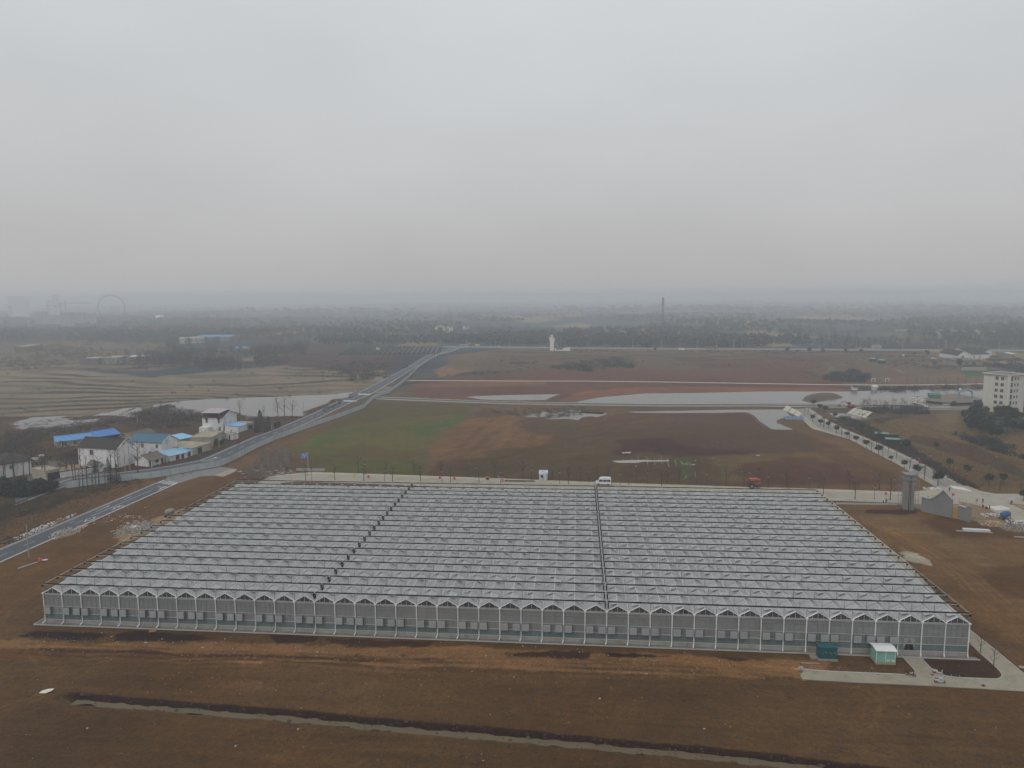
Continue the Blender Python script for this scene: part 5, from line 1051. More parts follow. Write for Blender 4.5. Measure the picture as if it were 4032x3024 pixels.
# ------------------------------------------------------------------ two wheelers
TYRE = mat('tyre_rubber', (.015, .015, .015), rough=.9); CHR = mat('bare_metal', (.4, .4, .4), rough=.35, metal=.6)
def scooter(label, P, rz, col, seat=(.02, .02, .02), cover=None, umbrella=None):
    t_ = thing('scooter', label, 'scooter', P, rz, 'parked scooters'); bc = mat(f'scooter_{col}', col, rough=.35, spec=.5, var=.06)
    for x_ in (-.62, .62):
        mb = MB(); n_ = 14
        for k in range(n_):
            a0, a1 = 2 * math.pi * k / n_, 2 * math.pi * (k + 1) / n_
            q = [(x_ + r * math.cos(a), y_, .24 + r * math.sin(a)) for a in (a0, a1) for (r, y_) in ((.24, -.055), (.24, .055), (.15, .055), (.15, -.055))]
            mb.add(q, [(0, 1, 5, 4), (1, 2, 6, 5), (2, 3, 7, 6), (3, 0, 4, 7)])
        w_ = mb.build('wheel', TYRE, t_); MB().tube([(x_, -.04, .24), (x_, .04, .24)], .13, 10).build('rim', CHR, w_)
    MB().add([(-.85, -.14, .5), (-.85, .14, .5), (-.1, -.17, .3), (-.1, .17, .3), (-.85, -.1, .72), (-.85, .1, .72), (-.15, -.15, .72), (-.15, .15, .72)], [(0, 1, 5, 4), (2, 6, 7, 3), (0, 4, 6, 2), (1, 3, 7, 5), (4, 5, 7, 6), (0, 2, 3, 1)]).build('rear_body', bc, t_)
    MB().box(-.15, -.15, .25, .42, .15, .33).build('footboard', bc, t_)
    MB().add([(.4, -.2, .28), (.4, .2, .28), (.52, -.17, .95), (.52, .17, .95), (.5, -.2, .28), (.5, .2, .28), (.6, -.12, .95), (.6, .12, .95)], [(0, 2, 3, 1), (4, 5, 7, 6), (0, 4, 6, 2), (1, 3, 7, 5), (2, 6, 7, 3)]).build('leg_shield', bc, t_)
    MB().tube([(.64, 0, .24), (.5, 0, 1.0)], .035, 6).build('fork', CHR, t_)
    MB().tube([(.42, -.33, 1.06), (.5, 0, 1.0), (.42, .33, 1.06)], .025, 6).box(.46, -.11, .92, .62, .11, 1.08).build('handlebar', TYRE, t_)
    MB().add([(-.82, -.13, .73), (-.82, .13, .73), (-.1, -.12, .73), (-.1, .12, .73), (-.78, -.1, .84), (-.78, .1, .84), (-.16, -.1, .8), (-.16, .1, .8)], [(0, 1, 5, 4), (2, 6, 7, 3), (0, 4, 6, 2), (1, 3, 7, 5), (4, 5, 7, 6)]).build('seat', mat(f'seat_{seat}', seat, rough=.8), t_)
    MB().box(.59, -.08, .8, .63, .08, .92).build('headlight', mat('lamp_glass', (.6, .6, .58), rough=.2), t_)
    MB().tube([(.44, .3, 1.05), (.4, .36, 1.22)], .012, 4).tube([(.44, -.3, 1.05), (.4, -.36, 1.22)], .012, 4).build('mirror', TYRE, t_)
    if cover: MB().add([(-.25, -.2, .85), (-.25, .2, .85), (.5, -.32, .9), (.5, .32, .9), (0, 0, 1.15), (.55, 0, 1.18)], [(0, 2, 5, 4), (1, 4, 5, 3), (0, 4, 1), (2, 3, 5)]).build('wind_apron', mat(f'apron_{cover}', cover, rough=.8), t_)
    if umbrella:
        MB().tube([(.1, 0, .9), (.1, 0, 1.9)], .015, 4).build('umbrella_pole', CHR, t_); MB().lathe([(.9, 1.62), (.6, 1.82), (.05, 1.95)], 10, (.1, 0, 0)).build('umbrella', mat(f'umb_{umbrella}', umbrella, rough=.8), t_)
    return t_
def e4(x_, y_): return G(3400 + x_ / 3.5, 2250 + y_ / 3.5) + Vector((0, 0, .05))
scooter('maroon scooter parked on the concrete drive below the pale green box', e4(640, 1440), -.35, (.10, .015, .025))
scooter('small white scooter at the kerb between the door path and the soil bed', e4(1030, 1415), -.45, (.55, .52, .46), (.1, .05, .03))
scooter('white and red scooter with blue wind apron out on the drive', e4(1050, 1540), -.1, (.5, .5, .5), (.3, .03, .02), (.28, .36, .46))
scooter('black scooter beside the soil bed at the corner drive', e4(1265, 1455), -.15, (.02, .022, .022))
scooter('dark maroon scooter lying across the junction under the lower zebra crossing', d4(1570, 830), .2, (.12, .02, .03))
scooter('red scooter with pale apron beside the walking person', d4(1478, 790), 1.2, (.16, .02, .02), (.03, .03, .03), (.3, .34, .4))
scooter('scooter under a grey blue umbrella at the right edge of the junction', d4(1980, 740), .9, (.14, .02, .02), (.02, .02, .02), None, (.32, .38, .44))
scooter('dark motorcycle parked left of the yellow flag', d4(480, 660), .1, (.05, .02, .03))
scooter('dark red motor tricycle parked on the fresh asphalt by the small white house', cc_(1190, 950), .5, (.10, .02, .02), (.03, .02, .02), (.07, .02, .02))
scooter('scooter with a yellow box waiting near the village conifers', cc_(1600, 790), .4, (.04, .04, .04), (.4, .34, .05), (.12, .08, .05))
# ------------------------------------------------------------------ electrical boxes by the facade
def f4(x_, y_): return G(3032 + x_ / 2.212, 2250 + y_ / 2.212)
P0 = f4(420, 778); t_ = thing('switchgear_box', 'dark teal electrical cabinet on a concrete base in front of the greenhouse', 'cabinet', P0)
TEAL = mat('teal_paint', (.012, .085, .095), rough=.45, var=.08)
MB().box(-.05, -.1, 0, 3.35, 1.7, .35).box(-1.1, .35, 0, -.05, 1.7, .3).build('base', CONCN, t_); MB().box(.1, .1, .35, 3.2, 1.55, 2.35).build('body', TEAL, t_)
MB().slab([(0, 0, 2.47), (3.3, 0, 2.47), (3.3, 1.65, 2.62), (0, 1.65, 2.62)], .1).build('roof', TEAL, t_)
for k in range(4): o = MB().box(.16 + k * .76, .06, .45, .86 + k * .76, .1, 2.25).build('door', TEAL, t_); MB().box(.72 + k * .76, .03, 1.25, .78 + k * .76, .06, 1.45).build('handle', CHR, o)
for k in (1, 2, 3): MB().box(.42 + k * .76, .045, 1.5, .56 + k * .76, .06, 1.62).build('warning_plate', mat('yellow_plate', (.5, .45, .08)), t_)
P0 = f4(922, 808); t_ = thing('transformer_kiosk', 'pale green transformer kiosk with white roof in front of the greenhouse', 'kiosk', P0)
MINT = mat('mint_paint', (.20, .42, .34), rough=.5, var=.08); KW = mat('kiosk_white', (.62, .64, .62), rough=.5, var=.08)
MB().box(-.05, -.05, 0, 3.3, 2.55, .4).build('base', CONCN, t_); MB().box(.05, .05, .4, 3.2, 2.45, 2.5).build('body', MINT, t_)
MB().slab([(-.2, -.25, 2.62), (3.45, -.25, 2.62), (3.45, 1.25, 2.86), (-.2, 1.25, 2.86)], .12).slab([(-.2, 1.25, 2.86), (3.45, 1.25, 2.86), (3.45, 2.75, 2.62), (-.2, 2.75, 2.62)], .12).build('roof', KW, t_)
mb = MB()
for x_ in (.02, 1.6, 3.17): mb.box(x_ - .03, .0, .4, x_ + .07, .05, 2.5)
mb.build('corner_trim', KW, t_)
for k in range(4):
    o = MB().box(.14 + k * .78, .02, .5, .84 + k * .78, .05, 2.4).build('door', MINT, t_); MB().box(.70 + k * .78, -.01, 1.3, .75 + k * .78, .02, 1.5).build('handle', CHR, o)
    MB().lathe([(.1, -.01), (.1, .01)], 3, (0, 0, 0)).build('warning_sign', mat('red_mark', (.4, .08, .05)) if k == 1 else mat('dark_mark', (.08, .1, .1)), o, (.5 + k * .78, .0, 2.1)).rotation_euler = (math.pi / 2, 0, 0)
for k in (2, 3): MB().box(.3 + k * .78, .0, .62, .7 + k * .78, .02, .9).build('vent_plate', KW, t_)
t_ = thing('block_pile', 'grey blocks and orange bricks at the end of the concrete drive', 'blocks', f4(225, 862))
for (x_, y_, z_, m_) in ((0, 0, 0, 0), (.7, .3, 0, 1), (1.2, .1, 0, 1), (.9, .2, .3, 1), (1.8, 0, 0, 1)): MB().cbox(x_, y_, z_ + .15, .6, .35, .3, rnd.uniform(-.4, .4)).build('brick', mat('orange_brick', (.42, .2, .12)) if m_ == 0 else mat('grey_block', (.36, .36, .35)), t_)
tag(MB().tube([f4(270, 797), f4(430, 800)], .06, 5).build('steel_pipe', STEEL), 'thin steel pipe lying in front of the teal cabinet', 'pipe')
# ------------------------------------------------------------------ gate tower and gable wall under construction
GBR = mat('grey_brick', A(118, 118, 118, 220), rough=.9, var=.12, scale=1.5, stain=A(98, 98, 98, 220), stain_amt=.5)
GCO = mat('grey_coping', A(142, 142, 142, 220), rough=.85, var=.1)
SCF = mat('scaffold_tube', A(122, 116, 108, 220), rough=.6, var=.2); PLK = mat('plywood', A(150, 118, 78, 220), rough=.9, var=.15)
Pa, Pb = d4(80, 838), d4(288, 848); rz = math.atan2((Pb - Pa).y, (Pb - Pa).x); a = (Pb - Pa).length
t_ = thing('gate_tower', 'unfinished grey gate tower wrapped in scaffolding', 'tower', Pa, rz)
HT = 10.6
for (x_, w_) in ((.4, .8), (a - 1.4, .9)): MB().box(x_, 0, 0, x_ + w_, 3.2, HT).build('pier', GBR, t_)
MB().box(1.2, .4, 5.4, a - 1.4, 2.8, 5.8).box(1.2, .4, 8.4, a - 1.4, 2.8, HT).build('lintel', GBR, t_)
MB().box(1.7, .8, .1, 2.0, 1.0, 6.0).box(a - 2.2, .8, .1, a - 1.95, 1.0, 6.5).build('inner_frame', GCO, t_)
mb = MB()
for (z0, e, up) in ((HT, .25, .9), (HT - 1.5, .1, .2)):
    n_ = 8; prof = [(-e + (a + 2 * e) * k / n_, z0 + up * (2 * k / n_ - 1) ** 2 * (1 if k > n_ / 2 else .15)) for k in range(n_ + 1)]
    for p, q in zip(prof, prof[1:]): mb.add([(p[0], -.4, p[1]), (q[0], -.4, q[1]), (q[0], 3.5, q[1]), (p[0], 3.5, p[1]), (p[0], -.4, p[1] + .25), (q[0], -.4, q[1] + .25), (q[0], 3.5, q[1] + .25), (p[0], 3.5, p[1] + .25)], [(0, 3, 2, 1), (4, 5, 6, 7), (0, 1, 5, 4), (1, 2, 6, 5), (2, 3, 7, 6), (3, 0, 4, 7)])
mb.build('eave', GBR, t_)
mb = MB()
for x_ in np.linspace(-.35, a + .35, 6):
    for y_ in (-1.0, 4.2): mb.tube([(x_, y_, 0), (x_, y_, HT - .3)], .06, 4)
for z_ in np.arange(1.6, HT - .5, 1.7):
    for y_ in (-1.0, 4.2): mb.tube([(-.5, y_, z_), (a + .5, y_, z_)], .055, 4)
    for x_ in (-.7, a + .7): mb.tube([(x_, -1.2, z_), (x_, 4.4, z_)], .035, 4)
mb.build('scaffold', SCF, t_)
Pa, Pb = d4(385, 865), d4(925, 985); rz = math.atan2((Pb - Pa).y, (Pb - Pa).x); a = (Pb - Pa).length
t_ = thing('gable_wall', 'grey brick screen wall with swooping gable top beside the gate tower', 'wall', Pa, rz)
def gz(s): return 4.4 - .5 * math.sin(min(1, s / .4) * math.pi) * .3 + (3.3 * ((s - .25) / .45) ** 1.6 if .25 < s <= .70 else (3.3 * (1 - (s - .70) / .42) if s > .70 else 0))
n_ = 26; top = [(a * k / n_, gz(k / n_)) for k in range(n_ + 1)]; mb = MB(); cp_ = MB()
for p, q in zip(top, top[1:]):
    mb.add([(p[0], 0, 0), (q[0], 0, 0), (q[0], .45, 0), (p[0], .45, 0), (p[0], 0, p[1]), (q[0], 0, q[1]), (q[0], .45, q[1]), (p[0], .45, p[1])], [(0, 1, 5, 4), (2, 3, 7, 6), (4, 5, 6, 7)])
    cp_.add([(p[0], -.3, p[1]), (q[0], -.3, q[1]), (q[0], .75, q[1]), (p[0], .75, p[1]), (p[0], -.3, p[1] + .22), (q[0], -.3, q[1] + .22), (q[0], .75, q[1] + .22), (p[0], .75, p[1] + .22)], [(0, 3, 2, 1), (4, 5, 6, 7), (0, 1, 5, 4), (2, 3, 7, 6)])
mb.add([(0, 0, 0), (0, .45, 0), (0, .45, top[0][1]), (0, 0, top[0][1])], [(0, 1, 2, 3)]).add([(a, 0, 0), (a, .45, 0), (a, .45, top[-1][1]), (a, 0, top[-1][1])], [(3, 2, 1, 0)])
mb.build('wall', GBR, t_); cp_.build('coping', GCO, t_)
Pc, Pd = d4(940, 985), d4(1030, 1000); tag(MB().tube([], .1) if False else MB().box(0, 0, 0, (Pd - Pc).length, .2, 3.2).build('formwork_panel', PLK, None, Pc, math.atan2((Pd - Pc).y, (Pd - Pc).x)), 'orange plywood formwork between the two grey walls', 'plywood')
Pa, Pb = d4(1035, 1000), d4(1235, 1065); rz = math.atan2((Pb - Pa).y, (Pb - Pa).x); a = (Pb - Pa).length
t_ = thing('side_wall', 'short grey brick wall with stepped coping and scaffold poles', 'wall', Pa, rz)
MB().box(0, 0, 0, a * .72, .45, 3.9).box(a * .72, -.1, 0, a, .6, 4.3).build('wall', GBR, t_); MB().box(-.2, -.25, 3.9, a * .72, .7, 4.1).add([(a * .6, -.3, 4.9), (a + .4, -.3, 4.3), (a + .4, .8, 4.3), (a * .6, .8, 4.9)], [(0, 1, 2, 3), (3, 2, 1, 0)]).build('coping', GCO, t_)
mb = MB()
for x_ in np.linspace(-1, a + 1.5, 7): mb.tube([(x_, 1.6, 0), (x_, 1.6, 5.6 + rnd.random())], .04, 4)
mb.tube([(-1, 1.6, 2.2), (a + 1.5, 1.6, 2.2)], .035, 4).tube([(-1, 1.6, 4.2), (a + 1.5, 1.6, 4.2)], .035, 4); mb.build('scaffold', SCF, t_)
tag(MB().box(0, 0, 0, 26, .35, .45).build('low_wall', GCO, None, G(3290, 1986), .02), 'low pale garden wall leading to the gate tower', 'wall')
# loose building material
CLOTH = mat('white_tarpaulin', A(176, 178, 180, 210), rough=.8, var=.15, bump=.5); SAND = mat('sand_heap', A(158, 136, 106, 205), rough=.95, var=.15); GRAV = mat('gravel_heap', A(140, 140, 138, 200), rough=.95, var=.3, scale=3)
def heap(name, label, P, rx, ry, h_, mt, cat, seed=1, n_=9):
    """loose pieces thrown on a low mound"""
    r_ = random.Random(seed * 13); mb = MB(); k = n_ + 1; vs_ = []
    for i in range(k):
        for j in range(k):
            u, v = 2 * i / n_ - 1, 2 * j / n_ - 1; r = math.hypot(u, v); nzv = float(vnoise(u * 3 + seed * 7, v * 3, 1, seed, 3)); vs_.append((u * rx * .9, v * ry * .9, h_ * .7 * max(0, 1 - r) * (1 + .8 * nzv) - .05))
    mb.add(vs_, [(i * k + j, (i + 1) * k + j, (i + 1) * k + j + 1, i * k + j + 1) for i in range(n_) for j in range(n_)], 1)
    for _ in range(int(26 + 5 * rx * ry)):
        an, q = r_.uniform(0, 6.28), r_.random() ** .6; x_, y_ = rx * q * math.cos(an), ry * q * math.sin(an); s_z = r_.uniform(.12, .5); z_ = h_ * .6 * (1 - q)
        a0 = r_.uniform(0, 3); c, n2 = math.cos(a0), math.sin(a0); lx, ly, lz = s_z * r_.uniform(.6, 1.6), s_z * r_.uniform(.4, .9), s_z * r_.uniform(.2, .7)
        pts = [(x_ + (p * lx) * c - (w2 * ly) * n2, y_ + (p * lx) * n2 + (w2 * ly) * c, z_ + e * lz) for e in (-.3, 1) for (p, w2) in ((-r_.uniform(.3, .6), -.5), (.5, -r_.uniform(.3, .6)), (r_.uniform(.3, .6), .5), (-.5, .4))]
        mb.add(pts, [(0, 3, 2, 1), (4, 5, 6, 7), (0, 1, 5, 4), (1, 2, 6, 5), (2, 3, 7, 6), (3, 0, 4, 7)])
    o = mb.build(name, [mt, mat('mound_soil', A(104, 88, 70, 200), var=.25, scale=1)], None, P, 0); return tag(o, label, cat)
heap('gravel_heap', 'grey rubble heap at the right edge below the blue mixer', d4(2060, 1150), 5.0, 4.5, .9, GRAV, 'rubble', 1)
heap('tarpaulin', 'crumpled white tarpaulin right of the lower zebra crossing', d4(1640, 945), 3.6, 1.6, .8, CLOTH, 'tarpaulin', 2)
heap('sand_heap', 'tan sand bags and boards heaped near the short grey wall', d4(1680, 1090), 4.5, 3.0, .7, SAND, 'sand', 3)
heap('rubble_heap', 'pale rubble under the bush by the upper crossing', d4(590, 470), 3.5, 2.2, .5, CLOTH, 'rubble', 4)
heap('tarpaulin', 'white sheet spread under the gravel at the right edge', d4(2080, 1060), 3.0, 2.0, .4, CLOTH, 'tarpaulin', 5)
heap('gravel_heap', 'long grey gravel spill on the verge of the left road', c5(570, 1105), 3.6, 5.5, .6, GRAV, 'gravel', 6)
heap('rubble_heap', 'strip of white rubble on the far verge of the left road', c5(390, 1050), 1.6, 13, .5, CLOTH, 'rubble', 7)
heap('gravel_heap', 'flat grey gravel patch beside the greenhouse corner mixer', c5(1200, 1060), 6.5, 7, .25, GRAV, 'gravel', 8)
heap('plastic_heap', 'pile of clear plastic beside the flat gravel patch', c5(1175, 1055), 1.4, 1.6, .5, CLOTH, 'plastic', 9)
heap('rubble_heap', 'black rubble at the left edge below the road', c5(80, 1175), 2.5, 4, .5, mat('black_rubble', A(58, 56, 54, 170), var=.4, scale=3), 'rubble', 10)
tag(MB().box(0, 0, 0, 6.6, 1.2, .5).build('wrapped_stack', CLOTH, None, d4(1140, 1210), -.12), 'stack of slabs wrapped in white plastic on bare soil', 'stack')
tag(MB().box(0, 0, 0, 9.0, .5, .12).build('timber_board', GCO, None, d4(1015, 1218), -.1), 'long pale board left in front of the wrapped stack', 'board')
tag(MB().box(0, 0, 0, 2.4, .4, .15).build('timber_board', mat('pink_timber', A(150, 120, 110, 190)), None, d4(1440, 1228), -.5), 'short pinkish board right of the wrapped stack', 'board')
tag(MB().box(0, 0, 0, 5, .4, .2).build('concrete_beam', GCO, None, d4(2040, 1328), -.06), 'white concrete beam at the right edge of the soil field', 'beam')
tag(MB().box(0, 0, 0, 2.2, .9, .1).build('manhole_slab', CONCN, None, e4(2140, 1330), -.6), 'pale slab beside the outer kerb of the corner drive', 'slab')
def mixer(label, P, rz, col):
    t_ = thing('concrete_mixer', label, 'mixer', P, rz); dm = mat(f'drum_{col}', col, rough=.6, var=.2)
    MB().tube([(-1.2, 0, 1.1), (-.9, 0, 1.2), (0, 0, 1.5), (.7, 0, 1.75), (1.3, 0, 2.0)], [.45, .85, .95, .8, .45], 12).build('drum', dm, t_)
    MB().box(-1.4, -.7, .45, 1.4, -.55, .65).box(-1.4, .55, .45, 1.4, .7, .65).box(-1.4, -.55, .45, -1.2, .55, .65).box(.9, -.7, .65, 1.1, -.55, 1.7).box(.9, .55, .65, 1.1, .7, 1.7).build('frame', mat('mixer_frame', (.12, .12, .11)), t_)
    for (x_, y_) in ((-1.0, -.8), (-1.0, .8)): MB().tube([(x_, y_ - .1, .35), (x_, y_ + .1, .35)], .35, 10).build('wheel', TYRE, t_)
    MB().tube([(1.2, -.6, 0), (1.2, -.6, .5)], .05, 5).tube([(1.2, .6, 0), (1.2, .6, .5)], .05, 5).build('leg', STEEL, t_)
mixer('greenish concrete mixer standing beside the left wall of the greenhouse', c5(1478, 960), .3, (.22, .23, .19)); mixer('blue concrete mixer amid rubble at the right edge', d4(1870, 1010), .1, (.03, .09, .2))
MB_ = MB().box(0, 0, 0, .25, 28, 1.6); tag(MB_.build('screen_wall', CONC, None, Vector((-111.0, 172, 0)), 0), 'low concrete screen wall along the left side of the greenhouse', 'wall')
tag(MB().box(-.3, -.3, 0, .3, .3, .8).lathe([(.25, .8), (.1, 1.0)], 8).build('barrel', mat('orange_plastic', (.6, .1, .05), rough=.5), None, c5(348, 1350)), 'orange barrel on the soil left of the greenhouse', 'barrel')
tag(MB().cbox(0, 0, .06, 1.3, .8, .12).build('white_board', CLOTH, None, c5(388, 1340), .4), 'white board beside the orange barrel', 'board')
tag(MB().cbox(0, 0, .1, .4, 4.6, .2).build('timber_board', GCO, None, c5(243, 1388), -.35), 'grey plank leaning on the soil left of the orange barrel', 'board')
tag(MB().cbox(0, 0, .04, 2.6, 2.0, .08).build('pink_tarpaulin', mat('pink_sheet', A(150, 110, 98, 190)), None, c5(718, 1044), .2), 'pink sheet laid beside the kerb of the left road', 'sheet')
def c1f(x_, y_): return G(x_ / 2.212, 2250 + y_ / 2.212)
mb = MB(); vs_ = [(-1.1, -.5, .05), (.1, -.62, .1), (1.0, -.1, .35), (.75, .6, .3), (-.2, .5, .22), (-1.0, .15, .1)]; tag(mb.slab(vs_, .05).build('plastic_sheet', mat('cream_sheet', A(190, 184, 168, 105), rough=.7), None, c1f(412, 1048)), 'large torn cream sheet lying on the foreground soil', 'sheet')
tag(MB().cbox(0, 0, .08, 1.25, .9, .05).build('plywood_sheet', mat('foreground_ply', A(140, 104, 74, 125)), None, c1f(1330, 522), .3), 'brown plywood sheet in front of the greenhouse drain pipes', 'plywood')
for k, (x_, y_, lab) in enumerate(((1475, 470, 'left of two concrete drain rings on the apron'), (1525, 470, 'right of two concrete drain rings on the apron'))):
    t = thing('drain_ring', lab, 'pipe', c1f(x_, y_) + Vector((0, .2, .07)), 0, 'drain rings'); mb = MB(); n_ = 14
    for q in range(n_):
        a0, a1 = 2 * math.pi * q / n_, 2 * math.pi * (q + 1) / n_
        mb.add([(r * math.cos(an), y2, .5 + r * math.sin(an)) for an in (a0, a1) for (r, y2) in ((.5, -.4), (.5, .4), (.4, .4), (.4, -.4))], [(0, 1, 5, 4), (1, 2, 6, 5), (2, 3, 7, 6), (3, 0, 4, 7)])
    mb.build('ring', GCO, t)
# ------------------------------------------------------------------ behind the greenhouse: van, tractor, booth, barrier, sign
def wheel(par, x_, y_, r, w_=.22):
    o = MB().tube([(x_, y_ - w_ / 2, r), (x_, y_ + w_ / 2, r)], r, 14).build('wheel', TYRE, par); MB().tube([(x_, y_ - w_ / 2 - .01, r), (x_, y_ + w_ / 2 + .01, r)], r * .55, 10).build('rim', CHR, o)
def profile_body(par, name, prof, w_, mt, inset=0.08):
    """extrude a side profile (x,z) across the width, with the upper edge drawn in"""
    n_ = len(prof); zt = max(q[1] for q in prof); vs_ = []
    for s in (-1, 1):
        for (x_, z_) in prof: vs_.append((x_, s * (w_ / 2 - inset * max(0, (z_ - .9)) / max(.1, zt - .9)), z_))
    fs = [tuple(range(n_)), tuple(range(2 * n_ - 1, n_ - 1, -1))] + [(i, i + n_, (i + 1) % n_ + n_, (i + 1) % n_) for i in range(n_)]
    return MB().add(vs_, fs).build(name, mt, par)
def car(label, P, rz, col, cat='car', kind='suv', group='cars and trucks on the roads'):
    t_ = thing('car', label, cat, P, rz, group); bc = mat(f'car_paint_{col}', col, rough=.3, spec=.5, var=.05)
    if kind == 'suv': prof = [(-2.2, .4), (-2.25, .95), (-2.0, 1.0), (-1.75, 1.6), (.35, 1.65), (1.0, 1.08), (2.1, .92), (2.25, .4)]
    else: prof = [(-2.2, .35), (-2.25, .85), (-1.7, .92), (-1.1, 1.4), (.3, 1.42), (1.0, .95), (2.1, .82), (2.25, .35)]
    profile_body(t_, 'body', prof, 1.8, bc, .18)
    for s in (-1, 1): MB().add([(-1.5, s * .86, 1.08), (.75, s * .86, 1.08), (.25, s * .78, 1.5), (-1.4, s * .78, 1.5)], [(0, 1, 2, 3) if s < 0 else (3, 2, 1, 0)]).build('side_window', PANE, t_)
    MB().add([(1.0, -.72, 1.1), (1.0, .72, 1.1), (.42, .62, 1.58), (.42, -.62, 1.58)], [(0, 1, 2, 3)]).build('windscreen', PANE, t_)
    for x_ in (-1.35, 1.35):
        for y_ in (-.82, .82): wheel(t_, x_, y_, .33)
    for y_ in (-.6, .6): MB().box(2.2, y_ - .18, .65, 2.27, y_ + .18, .8).build('headlight', mat('lamp_glass'), t_) if False else MB().box(2.2, y_ - .18, .65, 2.27, y_ + .18, .8).build('headlight', MATS['lamp_glass'], t_)
    return t_
def vb(x_, y_): return G(2050 + x_ / 5.53, 1820 + y_ / 5.53)
P = vb(1800, 492); t_ = thing('van', 'white high roof minibus standing on the concrete road behind the greenhouse', 'van', P, math.pi - .03); VW = mat('van_white', (.68, .69, .70), rough=.3, spec=.5, var=.04)
profile_body(t_, 'body', [(-2.6, .45), (-2.65, 2.2), (-2.45, 2.62), (1.0, 2.62), (1.45, 2.2), (2.05, 1.35), (2.55, 1.15), (2.65, .45)], 1.95, VW, .16)
for s in (-1, 1):
    for (x0, x1) in ((-2.4, -1.25), (-1.1, .1), (.28, 1.3)): MB().add([(x0, s * .97, 1.35), (x1 + (.3 if x1 > 1 else 0), s * .97, 1.35), (x1, s * .91, 2.02), (x0, s * .91, 2.02)], [(0, 1, 2, 3) if s < 0 else (3, 2, 1, 0)]).build('side_window', PANE, t_)
MB().add([(2.04, -.8, 1.42), (2.04, .8, 1.42), (1.5, .72, 2.15), (1.5, -.72, 2.15)], [(0, 1, 2, 3)]).build('windscreen', PANE, t_)
MB().box(-2.3, -.7, 2.62, .6, .7, 2.72).build('roof_pod', VW, t_)
for x_ in (-1.6, 1.6):
    for y_ in (-.88, .88): wheel(t_, x_, y_, .36)
P = G(2968, 1921); t_ = thing('tractor', 'tractor carrying a bright red hood behind the back right corner of the greenhouse', 'tractor', P, .1); RED = mat('tractor_red', (.36, .055, .045), rough=.5, var=.15)
for (x_, y_, r, w_) in ((-1.0, -.8, .75, .4), (-1.0, .8, .75, .4), (1.3, -.7, .45, .28), (1.3, .7, .45, .28)): wheel(t_, x_, y_, r, w_)
MB().box(-1.3, -.4, .6, 2.0, .4, 1.3).build('chassis', mat('dark_iron', (.04, .04, .045)), t_); MB().box(.3, -.42, 1.3, 2.05, .42, 1.75).build('bonnet', RED, t_)
MB().box(-1.6, -.9, 2.7, 1.2, .9, 3.3).box(.9, -.8, 2.5, 1.9, .8, 3.1).build('canopy', RED, t_); MB().box(-1.5, -.75, 1.3, -1.4, -.65, 2.7).box(-1.5, .65, 1.3, -1.4, .75, 2.7).box(.6, -.7, 1.7, .7, -.6, 2.7).box(.6, .6, 1.7, .7, .7, 2.7).build('canopy_post', MATS['dark_iron'], t_); MB().tube([(.9, -.3, 1.7), (.9, -.3, 3.9)], .06, 6).build('exhaust', MATS['dark_iron'], t_)
Pa, Pb = vb(405, 395), vb(580, 392); t_ = thing('guard_booth', 'small booth of patchy white and grey panels with a sloping roof', 'booth', Pa, 0); a = (Pb - Pa).length
PCH = mat('patchy_panel', A(176, 182, 186, 240), rough=.7, var=.2, stain=A(96, 106, 104, 240), stain_scale=.8, stain_amt=.9)
MB().add([(0, 0, 0), (a, 0, 0), (a, 2.2, 0), (0, 2.2, 0), (0, 0, 2.4), (a, 0, 2.4), (a, 2.2, 3.0), (0, 2.2, 3.0)], [(0, 1, 5, 4), (1, 2, 6, 5), (2, 3, 7, 6), (3, 0, 4, 7)]).build('wall', PCH, t_); MB().slab([(-.15, -.15, 2.5), (a + .15, -.15, 2.5), (a + .15, 2.4, 3.2), (-.15, 2.4, 3.2)], .08).build('roof', PCH, t_); MB().box(.5, -.04, 1.0, 1.4, .02, 2.0).build('window', PANE, t_); MB().box(1.75, -.03, .1, 2.5, .02, 2.05).build('door', CLOTH, t_)
def vc(x_, y_): return G(1850 + x_ / 5.53, 1840 + y_ / 5.53)
t_ = thing('boom_gate', 'pink boom gate cabinet with raised white arm at the roadside', 'gate', vc(710, 318)); MB().box(-.45, -.3, 0, .45, .3, 1.4).build('cabinet', mat('pink_paint', A(170, 122, 126, 240)), t_); MB().tube([(-.4, -.35, 1.2), (-1.7, -.35, 2.3)], .06, 5).build('arm', CLOTH, t_)
t_ = thing('notice_stand', 'low red notice stand with flat pink top on the concrete road', 'stand', vc(387, 272)); MB().slab([(-.9, -.3, .95), (.9, -.3, .95), (.8, .35, 1.1), (-.8, .35, 1.1)], .12).build('board', mat('pink_red', A(160, 84, 84, 240)), t_); MB().box(-.6, -.15, 0, .55, .15, .8).build('base', mat('dark_red', A(96, 48, 48, 240)), t_)
t_ = thing('material_tray', 'long dark tray of material on the sidewalk behind the greenhouse', 'tray', vc(850, 312)); MB().box(0, 0, 0, 9.2, 1.1, .35).build('tray', mat('dark_material', A(74, 68, 64, 240), var=.3), t_); MB().box(-1.4, .0, 0, -.2, .8, .5).build('crate', mat('brown_crate', A(120, 72, 54, 240)), t_)
Pp = G(940 + 1515 / 5.53, 1750 + 545 / 5.53); t_ = thing('road_sign', 'blue road direction sign with white tee arrow on a tall grey pole', 'sign', Pp)
MB().tube([(0, 0, 0), (0, 0, 6.6)], .1, 8).build('pole', STEEL, t_)
hz_ = 4.3; brd = MB().cbox(0, 0, 0, 2.7, .06, 2.0).build('board', mat('sign_blue', (.012, .12, .52), rough=.4), t_, (-1.05, -.55, 5.5), .55)
SW2 = mat('sign_white', (.7, .72, .72), rough=.5)
